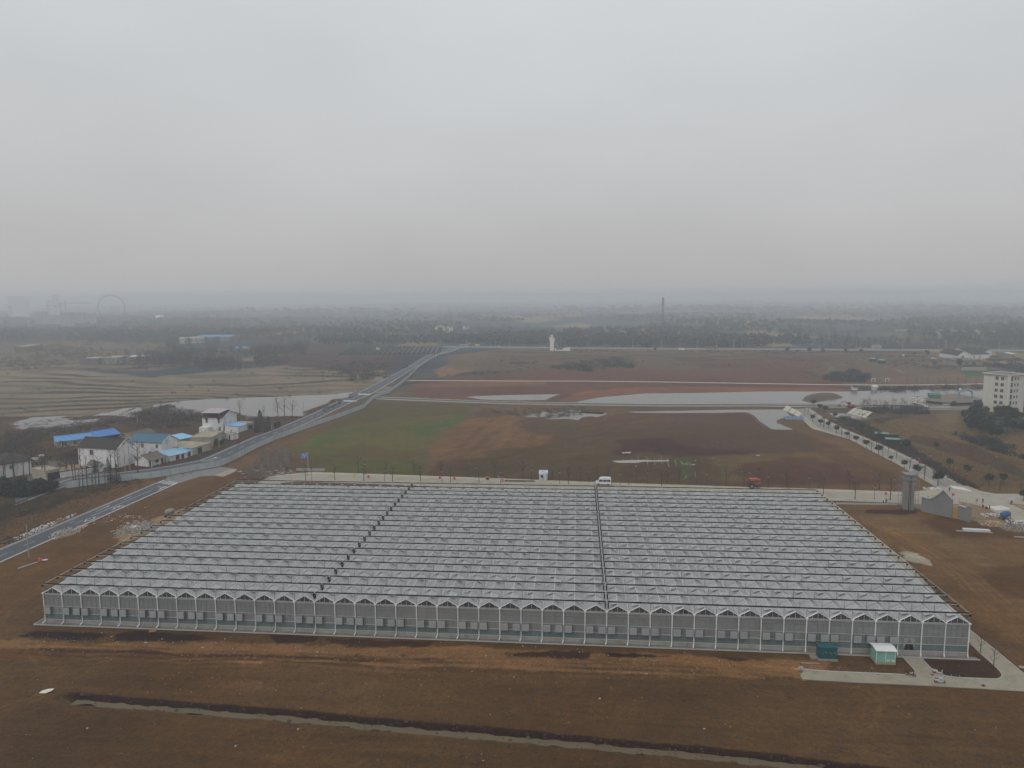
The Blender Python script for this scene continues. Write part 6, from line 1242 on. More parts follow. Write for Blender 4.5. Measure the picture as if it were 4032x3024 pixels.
MB().box(-1.3, -.04, -.95, 1.3, -.032, -.91).box(-1.3, -.04, .91, 1.3, -.032, .95).box(-1.3, -.04, -.91, -1.26, -.032, .91).box(1.26, -.04, -.91, 1.3, -.032, .91).box(-.1, -.045, -.8, .1, -.033, .0).box(-.75, -.045, .0, .75, -.033, .16).box(-1.0, -.045, .02, -.8, -.033, .14).box(.8, -.045, .02, 1.0, -.033, .14).box(-.9, -.045, .4, -.25, -.033, .62).box(.3, -.045, .4, .95, -.033, .62).box(-1.0, -.045, -.55, -.4, -.033, -.38).build('sign_face', SW2, brd)
MB().tube([(0, 0, 6.2), (-2.1, -1.15, 6.2)], .06, 6).tube([(0, 0, 5.0), (-2.1, -1.15, 5.0)], .06, 6).build('arm', STEEL, t_)
tag(MB().box(0, 0, 0, 11, .3, .9).build('low_wall', GCO, None, G(1166, 1854), .02), 'low white wall at the foot of the blue sign', 'wall')
def flag(label, P, col):
    t_ = thing('flag', label, 'flag', P, 0, 'small flags'); MB().tube([(0, 0, 0), (0, 0, 2.1)], .025, 5).build('pole', STEEL, t_)
    vs_ = []
    for k in range(6): vs_ += [(.02 + .16 * k, .1 * math.sin(k * 1.3), 1.0 + .03 * k), (.02 + .16 * k, .1 * math.sin(k * 1.3 + .4), 2.05 - .02 * k)]
    MB().add(vs_, [(2 * k, 2 * k + 2, 2 * k + 3, 2 * k + 1) for k in range(5)]).build('cloth', mat(f'flag_{col}', col, rough=.7), t_)
RF, YF, PF = (.6, .04, .05), (.65, .5, .03), (.6, .1, .2)
for lab, q, c in (('yellow flag behind the left part of the greenhouse', G(1390, 1890), YF), ('red flag just right of the yellow flag behind the greenhouse', G(1447, 1893), RF), ('red flag behind the middle section of the greenhouse, left of a pair', G(1728, 1898), RF), ('faded red flag behind the middle section, right of a pair', G(1785, 1900), RF), ('pink flag beside the two workers at the low wall', G(3482, 1962), PF), ('yellow flag beside the motorcycle at the junction', d4(560, 665), YF), ('red flag in front of the wide junction', d4(925, 655), RF), ('pale red flag near the walking person', d4(1345, 755), (.5, .2, .2))): flag(lab, q, c)
# ------------------------------------------------------------------ lamp posts and utility poles
LPM = mat('dark_lamp_post', (.025, .028, .03), rough=.5)
lp = thing('street_lamp', '', 'lamp', (0, 0, 0), 0, 'lamp posts along the concrete roads')
MB().tube([(0, 0, 0), (0, 0, .5), (0, 0, 4.6)], [.12, .07, .055], 7).build('post', LPM, lp); MB().box(-.16, -.16, 3.7, .16, .16, 4.1).build('lantern', mat('lantern_glass', (.30, .33, .35), rough=.3), lp); MB().box(-.2, -.2, 4.1, .2, .2, 4.2).box(-.1, -.1, 4.2, .1, .1, 5.0).build('cap', LPM, lp)
LPS = [(1228, 1893), (1439, 1868), (1515, 1895), (1656, 1894), (1741, 1900), (1873, 1884), (1971, 1902), (2093, 1893), (2203, 1904), (2319, 1901), (2442, 1911), (2549, 1906), (2782, 1911), (3024, 1922), (3186, 1927), (3442, 1967), (3519, 1934)]
LPC = [(3168, 1640), (3243, 1682), (3314, 1718), (3397, 1752), (3475, 1803), (3496, 1806), (3545, 1782), (3617, 1845), (3640, 1890), (3663, 1834), (3805, 1908)]
fst = True
for k, (px, py) in enumerate(LPS):
    lab = f'{ordn(k)} dark lamp post from the left along the road behind the greenhouse'; P = G(px, py)
    if fst: lp.location = P; lp['label'] = lab; fst = False; kids(lp)
    else: copy_tree(lp, P, label=lab)
for k, (px, py) in enumerate(LPC):
    o = copy_tree(lp, G(px, py), label=f'{ordn(k)} dark lamp post counting from the lake down the tree lined road')
    if k in (7, 10): MB().box(.06, -.03, 2.0, .66, .03, 3.2).build('banner', mat('red_banner', (.4, .03, .04), rough=.8), o)
CPM = mat('concrete_pole', A(132, 128, 122, 280), rough=.9, var=.15)
def pole(label, P, h_, arms=1, rz=.3, heads=False):
    t_ = thing('utility_pole', label, 'pole', P, rz); MB().tube([(0, 0, 0), (0, 0, h_)], [.19, .12], 7).build('post', CPM, t_)
    for k in range(arms): MB().box(-1.0, -.05, h_ - .5 - k * .9, 1.0, .05, h_ - .38 - k * .9).build('cross_arm', STEEL, t_)
    mb = MB()
    for x_ in (-.85, 0, .85): mb.lathe([(.05, 0), (.08, .1), (.03, .25)], 6, (x_, 0, h_ - .38))
    if arms: mb.build('insulator', FRAME, t_)
    return t_
pole('concrete power pole with two cross arms in front of the dark roofed house', cb(840, 1060), 9.4, 2)
pole('concrete power pole standing beside the long blue roof', ca(1690, 440), 8.0, 0)
pole('grey pole between the tan workshop and the road', cc_(672, 1060), 6.2, 0)
pole('concrete power pole by the small conifer in the village', cc_(820, 1005), 8.6, 1)
pole('power pole right of the maroon roofed house', cc_(1385, 680), 6.8, 1)
pole('left of two thin pale poles beside the hoarding', cc_(1860, 690), 3.4, 0); pole('right of two thin pale poles beside the hoarding', cc_(1892, 690), 3.6, 0)
pole('dark pole rising through the hoarding at the road bend', cc_(1905, 850), 4.2, 0)
pole('pale pole on the soil beside the left road', c5(255, 1312), 8.4, 0)
pole('short dark pole right of the porch tree', cb(740, 1120), 6.6, 0)
pole('tall pole on the pond bank at the far road', G(1404, 1550), 7.5, 0); pole('tall pole among bushes above the pond end', G(1485, 1516), 9, 1); pole('thin pole at the near pond bank', G(1195, 1628), 7, 0)
pole('pole at the water edge beside the turning', G(1318, 1570), 5, 0); pole('lone pole on the marsh bank behind the blue roof', G(542, 1665), 6, 0)
# ------------------------------------------------------------------ right bank
def q5(x_, y_): return G(3560 + x_ / 4.686, 1440 + y_ / 4.686)
APW = mat('apartment_white', A(176, 174, 166, 395), rough=.85, var=.08, stain=A(150, 148, 142, 395), stain_amt=.4)
BGL = mat('blue_glazing', A(72, 84, 96, 395), rough=.2, spec=.5)
Pm, Pr, Pl = G(3963, 1630), G(4028, 1623), G(3903, 1612)
wl = []
for fl in range(6):
    z_ = 1.2 + fl * 3.3
    wl += [('B', 2.6, z_ + .3, 1.6, 1.7), ('B', 5.6, z_ + .3, 1.6, 1.7), ('A', 4.6, z_ + .4, 1.1, 1.5), ('A', 7.0, z_ + .4, 1.1, 1.5), ('A', 1.0, z_, 2.3, 2.4, BGL, 'window', False)]
ap = house('apartment_block', 'white six storey block with blue stair windows at the right edge', 'building', Pm, Pr, Pl, 20.6, 0, flat=True, wallm=APW, roofm=mat('grey_cornice', A(104, 104, 106, 395)), over=.8, parapet=.5, wins=wl)
a_, b_, s_2 = ap['dims']
MB().tube([(0, 0, 0), (0, 0, 20.6)], .9, 12).build('corner_column', APW, ap)
mb = MB()
for k in range(14): mb.add([(1 + k * .5, s_2 * 2.0, 21.8), (1.35 + k * .5, s_2 * 2.2, 21.8), (1.3 + k * .5, s_2 * 2.0, 22.3 + .3 * rnd.random()), (1 + k * .5, s_2 * 2.4, 22.2)], [(0, 1, 2, 3), (3, 2, 1, 0)])
mb.build('roof_ornament', CLOTH, ap); MB().box(.8, -.7, 0, 3.6, -.1, 3.0).build('entrance', APW, ap); MB().box(1.2, -.74, .1, 3.2, -.7, 2.4).build('door', DOOR, ap)
house('rear_block', 'dark grey building behind the right edge of the white block', 'building', G(4036, 1622), G(4110, 1618), G(4045, 1602), 17, 0, flat=True, wallm=mat('dark_wall', A(86, 86, 88, 400)), roofm=GTILE, over=.4, parapet=.4, wins=[('A', 1, 2 + 3.2 * k, 1.6, 1.6) for k in range(4)])
DECK = mat('pier_deck', A(116, 110, 106, 450), rough=.9, var=.2, scale=.3)
dk = gl([(3634, 1579), (3665, 1569), (3700, 1561), (3760, 1557), (3800, 1563), (3850, 1573), (3900, 1585), (3905, 1591), (3840, 1592), (3760, 1594), (3700, 1590), (3650, 1585)])
t_ = thing('lake_platform', 'broad grey deck standing in the lake left of the white block', 'deck', dk[0]); P0 = dk[0]; rel = [(q.x - P0.x, q.y - P0.y) for q in dk]
area = sum(rel[i][0] * rel[(i + 1) % 12][1] - rel[(i + 1) % 12][0] * rel[i][1] for i in range(12)); rel = rel if area > 0 else rel[::-1]
MB().prism(rel, .9, 1.2).build('deck', DECK, t_); mb = MB()
for q in rel:
    mb.tube([(q[0] * .97, q[1] * .97, -.2), (q[0] * .97, q[1] * .97, 1.0)], .25, 6)
mb.build('pile', DOOR, t_); mb = MB()
for p, q in zip(rel, rel[1:] + rel[:1]): mb.tube([(p[0], p[1], 2.1), (q[0], q[1], 2.1)], .06, 4); mb.tube([(p[0], p[1], 1.2), (p[0], p[1], 2.1)], .06, 4)
mb.build('railing', mat('teal_rail', A(96, 120, 120, 450)), t_)
P = G(3800, 1574); t_ = thing('inflatable_arch', 'teal inflatable arch with a white ball standing on the lake deck', 'arch', P + Vector((0, 0, 1.2)), .1)
pts = [(4.2 * math.cos(an), 0, 2.6 + 2.4 * math.sin(an)) for an in np.linspace(math.pi, 0, 11)]; MB().tube([(-4.2, 0, 0)] + pts + [(4.2, 0, 0)], .6, 8).build('arch', mat('teal_fabric', A(110, 136, 142, 450), rough=.6), t_)
MB().lathe([(.1, -.9), (.65, -.6), (.9, 0), (.65, .6), (.1, .9)], 10, (-3.4, 0, 5.2)).build('ball', CLOTH, t_)
house('boat_house', 'low teal roofed hut at the left end of the lake deck', 'hut', G(3664, 1576) + Vector((0, 0, 1.2)), G(3702, 1577) + Vector((0, 0, 1.2)), G(3668, 1571), 2.0, .6, 'x', wallm=mat('teal_wall', A(96, 116, 114, 450)), roofm=mat('teal_hut_roof', A(88, 112, 112, 450)))
WB_ = mat('white_rail', A(178, 174, 164, 460), rough=.7); zz = gl([(3640, 1579), (3592, 1577), (3638, 1585), (3595, 1588), (3645, 1600), (3646, 1606)])
t_ = thing('zigzag_bridge', 'white zigzag footbridge from the bank to the lake deck', 'bridge', zz[0])
mb, rl_ = MB(), MB()
for p, q in zip(zz, zz[1:]):
    d = q - p; mm = (p + q) / 2 - zz[0]; rz = math.atan2(d.y, d.x); mb.cbox(mm.x, mm.y, .75, d.length + 1.2, 2.0, .25, rz)
    nv = Vector((-d.y, d.x, 0)).normalized() * .95
    for s in (-1, 1): a3, b3 = p - zz[0] + nv * s, q - zz[0] + nv * s; rl_.tube([(a3.x, a3.y, 1.7), (b3.x, b3.y, 1.7)], .12, 4)
mb.build('walkway', WB_, t_); rl_.build('railing', WB_, t_)
tag(MB().add([(-2.6, 0, .5), (-1.8, -.6, .5), (1.8, -.6, .5), (2.6, 0, .5), (1.8, .6, .5), (-1.8, .6, .5), (-1.5, -.4, .05), (1.5, -.4, .05), (1.5, .4, .05), (-1.5, .4, .05)], [(0, 1, 2, 3, 4, 5), (1, 6, 7, 2), (4, 8, 9, 5), (0, 5, 9), (0, 9, 6), (0, 6, 1), (2, 7, 3), (3, 7, 8), (3, 8, 4), (6, 9, 8, 7)]).build('boat', CLOTH, None, G(3725, 1594), .05), 'white boat moored along the near edge of the lake deck', 'boat')
tag(MB().add([(-2.0, 0, .5), (-1.2, -.8, .5), (1.6, -.8, .5), (2.0, 0, .6), (1.6, .8, .5), (-1.2, .8, .5), (-1, -.5, .05), (1.2, -.5, .05), (1.2, .5, .05), (-1, .5, .05)], [(0, 1, 2, 3, 4, 5), (1, 6, 7, 2), (4, 8, 9, 5), (0, 5, 9), (0, 9, 6), (0, 6, 1), (2, 7, 3), (3, 7, 8), (3, 8, 4), (6, 9, 8, 7)]).box(-.8, -.5, .5, .8, .5, 1.5).build('boat', mat('teal_boat', A(140, 168, 172, 450)), None, G(3868, 1595), -.2), 'teal and white boat at the right end of the lake deck', 'boat')
# excavator, parked car, containers
t_ = thing('excavator', 'orange excavator reaching left on the lake road', 'excavator', G(3351, 1606), math.pi); ORG = mat('excavator_orange', A(150, 84, 62, 440), rough=.5); 
for y_ in (-1.2, 1.2): MB().add([(-1.9, y_ - .25, 0), (1.9, y_ - .25, 0), (2.2, y_ - .25, .45), (1.8, y_ - .25, .85), (-1.8, y_ - .25, .85), (-2.2, y_ - .25, .45)] + [(-1.9, y_ + .25, 0), (1.9, y_ + .25, 0), (2.2, y_ + .25, .45), (1.8, y_ + .25, .85), (-1.8, y_ + .25, .85), (-2.2, y_ + .25, .45)], [(0, 1, 2, 3, 4, 5), (11, 10, 9, 8, 7, 6)] + [(i, i + 6, (i + 1) % 6 + 6, (i + 1) % 6) for i in range(6)]).build('track', TYRE, t_)
MB().box(-2.0, -1.2, 1.0, 1.3, 1.2, 2.0).build('body', ORG, t_); MB().box(.2, -1.2, 2.0, 1.6, -.1, 3.2).build('cab', mat('cab_dark', A(66, 70, 78, 440)), t_)
MB().tube([(1.2, .3, 1.7), (3.2, .3, 3.6), (4.6, .3, 3.5)], [.3, .26, .2], 6).build('boom', ORG, t_); MB().tube([(4.5, .3, 3.6), (6.6, .3, 2.0)], [.2, .15], 6).build('arm', ORG, t_); MB().add([(6.3, -.2, 2.1), (6.3, .8, 2.1), (6.9, -.2, 1.0), (6.9, .8, 1.0), (6.0, -.2, 1.1), (6.0, .8, 1.1)], [(0, 1, 3, 2), (2, 3, 5, 4), (0, 2, 4), (1, 5, 3), (0, 4, 5, 1)]).build('bucket', TYRE, t_)
car('dark van parked on the tree lined road near the lake', G(3280, 1664), 2.2, (.035, .035, .045), 'car')
GRN = mat('container_green', A(44, 78, 72, 340), rough=.6, var=.12)
for k, (px, py, lab) in enumerate(((3446, 1733, 'left and farther green container shed beside the tree lined road'), (3487, 1756, 'right and nearer green container shed beside the tree lined road'))):
    t_ = thing('container_shed', lab, 'container', G(px, py), -.25, 'green container sheds'); MB().box(0, 0, .15, 9.5, 3.0, 2.9).build('body', GRN, t_)
    mb = MB()
    for q in range(18): mb.box(.2 + q * .52, -.06, .2, .42 + q * .52, 0, 2.85)
    mb.build('rib', GRN, t_); MB().slab([(-.2, -.2, 3.0), (5.5, -.2, 3.0), (5.5, 3.2, 3.25), (-.2, 3.2, 3.25)], .08).build('roof', mat('container_roof', A(112, 122, 124, 340)), t_); MB().box(7.2, -.08, .2, 8.3, -.02, 2.4).build('door', mat('dark_green_door', A(34, 60, 54, 340)), t_)
TARP = mat('pale_tarp', A(160, 154, 142, 410), rough=.8, var=.12, bump=.3)
def bank(label, quad_px, n_, zt):
    A0, B0, C0, D0 = gl(quad_px); t_ = thing('tarp_bank', label, 'tarpaulin', A0); 
    for k in range(n_):
        f0, f1 = k / n_ + .015, (k + 1) / n_ - .015; p = [D0.lerp(C0, f0), D0.lerp(C0, f1), A0.lerp(B0, f1), A0.lerp(B0, f0)]; hz = [.15, .15, zt, zt]
        MB().slab([(q.x - A0.x, q.y - A0.y, h_) for q, h_ in zip(p, hz)], .12).build('tarp', TARP, t_)
bank('striped pale tarpaulins covering the bank of the small pond', [(3362, 1614), (3436, 1632), (3409, 1647), (3334, 1627)], 4, 1.3)
bank('pale tarpaulins on the bank at the end of the lake channel', [(3098, 1603), (3158, 1637), (3146, 1643), (3082, 1613)], 3, 1.2)
t_ = thing('blue_barrier', 'blue and white barrier frames beside the lake channel', 'barrier', G(3090, 1652), -.1)
for k in range(5): MB().box(k * 1.9, 0, .1, k * 1.9 + 1.75, .08, 1.9).build('panel', mat('pale_blue_panel', A(128, 146, 164, 400)), t_); MB().box(k * 1.9 - .1, -.05, 0, k * 1.9, .12, 2.1).build('post', mat('blue_post', A(70, 104, 150, 400)), t_)
# houses beyond the lake
hw = mat('far_white_wall', A(172, 174, 174, 740), rough=.9)
h1 = house('courtyard_house', 'white gabled house with dark roof beyond the lake, the left gable', 'house', G(3771, 1416), G(3818, 1416), G(3775, 1404), 4.0, 4.2, 'y', wallm=hw, roofm=mat('far_dark_tile', A(74, 78, 82, 740)), over=.3, wins=[('A', 3.5, 1.5, 2.2, 2.4)])
house('courtyard_house', 'long dark roofed house right of the white gable beyond the lake', 'house', G(3826, 1413), G(3896, 1411), G(3830, 1399), 4.2, 5.0, 'x', wallm=hw, roofm=MATS['far_dark_tile'], over=.3, wins=[('A', 2, 1.2, 1.6, 1.8), ('A', 9, 1.2, 1.6, 1.8)])
house('pavilion', 'flat roofed pale pavilion in front of the white gabled house', 'building', G(3768, 1440), G(3866, 1440), G(3770, 1430), 4.6, 0, flat=True, wallm=mat('pale_pavilion', A(136, 134, 128, 640)), roofm=mat('pavilion_roof', A(104, 106, 108, 640)), over=1.4, parapet=.3, wins=[('A', 1, .2, 3, 3), ('A', 13, .2, 3, 3), ('A', 7, 1.6, 3, 1.2)])
tag(MB().box(0, 0, 0, 20, .6, 3.0).build('retaining_wall', mat('retaining', A(140, 140, 136, 600)), None, G(3786, 1459), 0), 'pale retaining wall below the flat roofed pavilion', 'wall')
house('far_house', 'small white house at the far right beyond the gabled house', 'house', G(3880, 1400), G(3905, 1400), G(3882, 1394), 4, 2, 'y', wallm=hw, roofm=MATS['far_dark_tile'])
house('far_house', 'small pale house with white roof edge near the right edge', 'house', G(3978, 1412), G(3998, 1412), G(3980, 1404), 4.5, .8, 'x', wallm=mat('far_tan', A(128, 124, 118, 760)), roofm=hw)
for k, (px, py, lab) in enumerate(((3436, 1424, 'left green cylindrical tank on the slope beyond the lake'), (3471, 1431, 'right green cylindrical tank on the slope beyond the lake'))):
    t_ = thing('water_tank', lab, 'tank', G(px, py), 0, 'green tanks'); MB().lathe([(3.3, 0), (3.3, 3.2)], 18).build('shell', mat('tank_green', A(46, 92, 80, 670), rough=.6), t_); MB().lathe([(3.4, 3.2), (3.3, 3.4), (.3, 3.8)], 18).build('lid', mat('tank_lid', A(140, 156, 146, 670)), t_)
for k, (px, py, lab) in enumerate(((3438, 1504, 'left white portal frame on the lake path'), (3493, 1504, 'right white portal frame on the lake path'))):
    t_ = thing('photo_arch', lab, 'frame', G(px, py), 0, 'white portal frames'); MB().box(-1.4, -.2, 0, -1.0, .2, 2.4).box(1.0, -.2, 0, 1.4, .2, 2.4).box(-1.4, -.2, 2.4, 1.4, .2, 2.9).build('frame', hw, t_); MB().box(-1, -.05, .1, 1, .05, 2.2).build('panel', mat('far_grey_panel', A(120, 120, 120, 560)), t_)
for k, (px, py, lab) in enumerate(((3556, 1402, 'left white notice board beyond the lake'), (3708, 1404, 'middle white notice board beyond the lake'), (3747, 1404, 'right white notice board beyond the lake'))):
    t_ = thing('notice_board', lab, 'board', G(px, py + 4), 0, 'white notice boards'); MB().box(-1.1, -.1, 1.2, 1.1, .1, 3.2).build('board', hw, t_); MB().box(-.9, -.05, 0, -.75, .05, 1.2).box(.75, -.05, 0, .9, .05, 1.2).build('leg', STEEL, t_)
tag(MB().box(0, 0, 0, 9, .3, 2.4).build('net_fence', mat('black_net', A(72, 74, 78, 560)), None, G(3368, 1490), -.35), 'black net fence panel beside the lakeside thicket', 'fence')
tag(MB().box(0, 0, 0, 5, .3, 3.0).build('net_fence', mat('green_net', A(110, 128, 122, 580)), None, G(3262, 1458), -.4), 'pale green net panel left of the lakeside thicket', 'fence')
house('portal_hut', 'tiny white ticket hut on the lake shore path', 'hut', G(3360, 1537), G(3377, 1537), G(3361, 1534), 2.2, .6, 'x', wallm=hw, roofm=MATS['far_dark_tile']); house('portal_hut', 'second tiny white hut right of the first on the lake shore', 'hut', G(3440, 1537), G(3455, 1537), G(3441, 1534), 2.4, .6, 'x', wallm=hw, roofm=hw)
# ------------------------------------------------------------------ highway line
t_ = thing('landmark_tower', 'white three pronged landmark tower beside the highway', 'tower', G(2173, 1381), 0); TW = mat('tower_white', A(188, 186, 178, 865), rough=.8)
for (x0, x1, z1) in ((-3.1, -.9, 17.0), (-1.6, 1.4, 19.4), (.6, 3.2, 16.0)):
    y0 = -.9 if x0 < -2 else (-.6 if x0 < 0 else -1.2); MB().box(x0 * .75, y0, 0, x1 * .75, y0 + 2.6, z1 - 5).box(x0, y0 - .2, z1 - 5, x1, y0 + 2.8, z1).build('prong', TW, t_); MB().box(x0 - .3, y0 - .5, z1, x1 + .3, y0 + 3.1, z1 + .5).build('cap', mat('tower_cap', A(96, 82, 76, 865)), t_)
t_ = thing('gate_house', 'low white walled gate building beside the landmark tower', 'building', G(2184, 1381)); MB().box(0, 0, 0, 18.5, 4, 3.6).build('wall', TW, t_); MB().box(-.4, -.6, 3.6, 12.5, 4.4, 4.1).build('roof', mat('far_grey_roof', A(92, 92, 94, 865)), t_); MB().box(2, -.06, 1.4, 9.5, 0, 2.9).build('window', PANE, t_)
t_ = thing('billboard', 'tall red billboard on a single post behind the highway', 'billboard', G(2280, 1362), .35); MB().tube([(0, 0, 0), (0, 0, 14)], .5, 8).build('post', mat('billboard_post', A(96, 116, 116, 900)), t_); MB().box(-2.6, -.5, 13, 2.6, .5, 21).build('board', mat('billboard_red', A(122, 84, 88, 900)), t_)
t_ = thing('telecom_mast', 'tall lattice telecom mast rising above the far trees', 'mast', G(2609, 1292)); MG = mat('mast_steel', A(104, 110, 114, 1450)); HM_ = 60
mb = MB()
for s1 in (-1, 1):
    for s2 in (-1, 1): mb.tube([(s1 * 2.6, s2 * 2.6, 0), (s1 * .8, s2 * .8, HM_)], .25, 4)
for k in range(15):
    z0, z1 = HM_ * k / 15, HM_ * (k + 1) / 15; r0, r1 = 2.6 - 1.8 * k / 15, 2.6 - 1.8 * (k + 1) / 15
    for s in (-1, 1): mb.tube([(-r0, s * r0, z0), (r1, s * r1, z1)], .14, 3); mb.tube([(s * r0, r0, z0), (s * r1, -r1, z1)], .14, 3)
mb.build('lattice', MG, t_); mb = MB()
for z_ in (HM_ - 2, HM_ - 7, HM_ - 12):
    for k in range(6): mb.cbox(1.8 * math.cos(k * 1.047), 1.8 * math.sin(k * 1.047), z_, .7, .7, 2.4, k * 1.047)
mb.build('antenna', MG, t_); MB().tube([(0, 0, HM_), (0, 0, HM_ + 4)], .2, 4).build('spike', MG, t_)
WP, RP, SP = (.62, .63, .64), (.3, .05, .04), (.3, .32, .34)
car('white car on the highway left of the landmark tower', G(2143, 1370), 0, WP, kind='suv'); car('white car on the highway right of the billboard', G(2455, 1374), 0, WP, kind='sedan')
car('white car on the right stretch of highway, the left of two', G(2950, 1376), math.pi, WP, kind='sedan'); car('white car on the right stretch of highway, the right of two', G(2966, 1377), math.pi, WP, kind='sedan'); car('pale car on the highway below the far tan fields', G(3057, 1376), 0, SP, kind='sedan')
car('dark car on the road behind the hoarding', G(1598, 1448), 1.1, (.03, .03, .04), kind='sedan'); car('white car parked at the far end of the hoarding road', G(1965, 1365), 0, WP, kind='sedan'); car('white car parked on the slope beyond the lake', G(3678, 1414), .2, WP, kind='suv')
def truck(label, P, rz, cab, body, ln=8):
    t_ = thing('truck', label, 'truck', P, rz, 'cars and trucks on the roads'); cm, bm2 = mat(f'cab_{cab}', cab, rough=.4), mat(f'box_{body}', body, rough=.6)
    MB().box(-ln / 2, -1.2, .9, ln / 2 - 2.2, 1.2, 3.2).build('cargo_box', bm2, t_); profile_body(t_, 'cab', [(ln / 2 - 2.0, .5), (ln / 2 - 2.0, 2.7), (ln / 2 - .5, 2.7), (ln / 2, 1.6), (ln / 2, .5)], 2.3, cm, .1); MB().box(-ln / 2, -1.0, .6, ln / 2 - 2, 1.0, .9).build('chassis', TYRE, t_); MB().add([(ln / 2 + .01, -1, 1.65), (ln / 2 + .01, 1, 1.65), (ln / 2 - .45, .9, 2.6), (ln / 2 - .45, -.9, 2.6)], [(0, 1, 2, 3)]).build('windscreen', PANE, t_)
    for x_ in (-ln / 2 + 1.2, -ln / 2 + 2.4, ln / 2 - 1.2):
        for y_ in (-1.0, 1.0): wheel(t_, x_, y_, .5, .3)
truck('white box truck standing at the highway edge', G(2684, 1381), 0, WP, WP, 7); truck('dark red lorry on the highway right of the round tree', G(2800, 1373), math.pi, RP, (.12, .05, .045), 14); truck('yellow lorry parked at the end of the hoarding road', G(1880, 1364), .1, (.5, .36, .08), (.5, .36, .08), 7)
HL = thing('highway_lamp', '', 'lamp', (0, 0, 0), 0, 'highway lamps'); MB().tube([(0, 0, 0), (0, 0, 11.5)], [.22, .12], 6).build('post', mat('far_lamp_grey', A(150, 154, 156, 880)), HL); MB().tube([(0, 0, 11.3), (1.8, 0, 12.0)], .1, 5).cbox(2.1, 0, 12.0, .8, .35, .2).build('arm', MATS['far_lamp_grey'], HL)
first = True
for k, (px, py) in enumerate([(1612, 1366), (1647, 1366), (1694, 1366), (1736, 1366), (1838, 1366), (1930, 1367), (1952, 1368), (2008, 1367), (2063, 1370), (2190, 1370), (2207, 1372), (2313, 1370), (2322, 1376), (2491, 1373), (2602, 1378), (2606, 1373), (2677, 1375), (2745, 1380), (2820, 1374), (2886, 1376), (2890, 1382), (2920, 1376), (3045, 1380), (3227, 1378), (3370, 1381), (3388, 1379), (3553, 1384), (3694, 1384), (3722, 1380), (3933, 1384), (3990, 1386)]):
    lab = f'{ordn(k)} pale highway lamp from the left along the far highway'
    if first: HL.location = G(px, py); HL['label'] = lab; first = False; kids(HL)
    else: copy_tree(HL, G(px, py), label=lab)
# ------------------------------------------------------------------ far centre
CW_ = mat('church_cream', A(176, 176, 162, 1330), rough=.85)
ch = house('hall', 'cream gabled hall with a tall dark arched front in the far woods', 'hall', G(1713, 1309), G(1754, 1309), G(1715, 1303), 8.5, 5.0, 'y', wallm=CW_, roofm=mat('far_roof_grey', A(120, 126, 130, 1330)), over=.5, wins=[('A', 5.2, .2, 8.6, 9.0, mat('far_dark_glass', A(92, 98, 104, 1330)), 'door', False), ('A', 7.6, 10.2, 1.2, 1.4), ('A', 9.8, 10.4, 1.2, 1.4), ('A', 5.6, 10.0, 1.2, 1.4)])
house('hall_wing', 'narrow cream gable wing right of the dark arched hall', 'hall', G(1759, 1309), G(1769, 1309), G(1760, 1304), 8.0, 4.0, 'y', wallm=CW_, roofm=MATS['far_roof_grey'], over=.3, wins=[('A', 1.2, .5, 2.4, 7.5)]); house('hall_wing', 'low pale end block of the far cream hall', 'hall', G(1770, 1309), G(1781, 1309), G(1771, 1304), 9, 1, 'x', wallm=CW_, roofm=MATS['far_roof_grey'], wins=[('A', 1, 1, 1.6, 1.8), ('A', 3.4, 1, 1.6, 1.8)])
house('far_house', 'tiny white gable in the far woods, right of the cream hall', 'house', G(1822, 1299), G(1832, 1299), G(1823, 1295), 5, 3, 'y', wallm=CW_, roofm=MATS['far_roof_grey']); house('far_house', 'second tiny white gable right of the first in the far woods', 'house', G(1836, 1298), G(1850, 1298), G(1837, 1294), 4, 3, 'y', wallm=CW_, roofm=MATS['far_roof_grey'])
far_list = [(1905, 1308, 40, 3, 'long pale shed in the trees right of the cream hall'), (1860, 1302, 22, 3, 'pale wall in front of the tiny white gables'), (2125, 1303, 14, 4, 'small pale shed among dark trees left of the billboard'), (2390, 1248, 16, 5, 'pale far barn below the horizon near the mast'), (2820, 1295, 14, 4, 'small white house in the dark wood left of the far tan field'), (3064, 1243, 26, 5, 'pale far building on the right horizon'), (3170, 1238, 30, 4, 'two pale sheds on the right horizon'), (3420, 1264, 60, 6, 'long dark roofed compound on the far right plain'), (3530, 1305, 34, 3, 'long pale roof in the right far fields'), (3590, 1283, 26, 5, 'pale far houses right of centre of the right plain'), (3690, 1280, 40, 6, 'cream house with a gable on the far right plain'), (3440, 1372, 18, 4, 'brown roofed house beside the right highway'), (1215, 1292, 26, 3, 'pale shed in the far left woods'), (1530, 1309, 28, 2.5, 'thin pale roof left of the cream hall'), (1670, 1248, 30, 3, 'pale roofs near the horizon above the cream hall'), (1345, 1268, 24, 3, 'faint pale roofs on the left horizon')]
for (px, py, w_, h_, lab) in far_list:
    P = G(px, py); h2 = house('far_building', lab, 'building', P, P + Vector((w_ * .5, 0, 0)), P + Vector((0, 8, 0)), h_ * .6, h_ * .35, 'x', wallm=mat('far_pale_wall', A(150, 154, 156, 1500)), roofm=mat('far_pale_roof', A(132, 136, 140, 1500)), wins=[('A', 1.5, 1, 1.4, 1.2), ('A', 4.5, 1, 1.4, 1.2)])
house('gate_wall', 'pale gate hut at the top end of the hoarding', 'hut', G(1808, 1362), G(1840, 1362), G(1809, 1357), 3, 1, 'x', wallm=mat('gate_hut', A(140, 140, 136, 900)), roofm=MATS['far_grey_roof'])
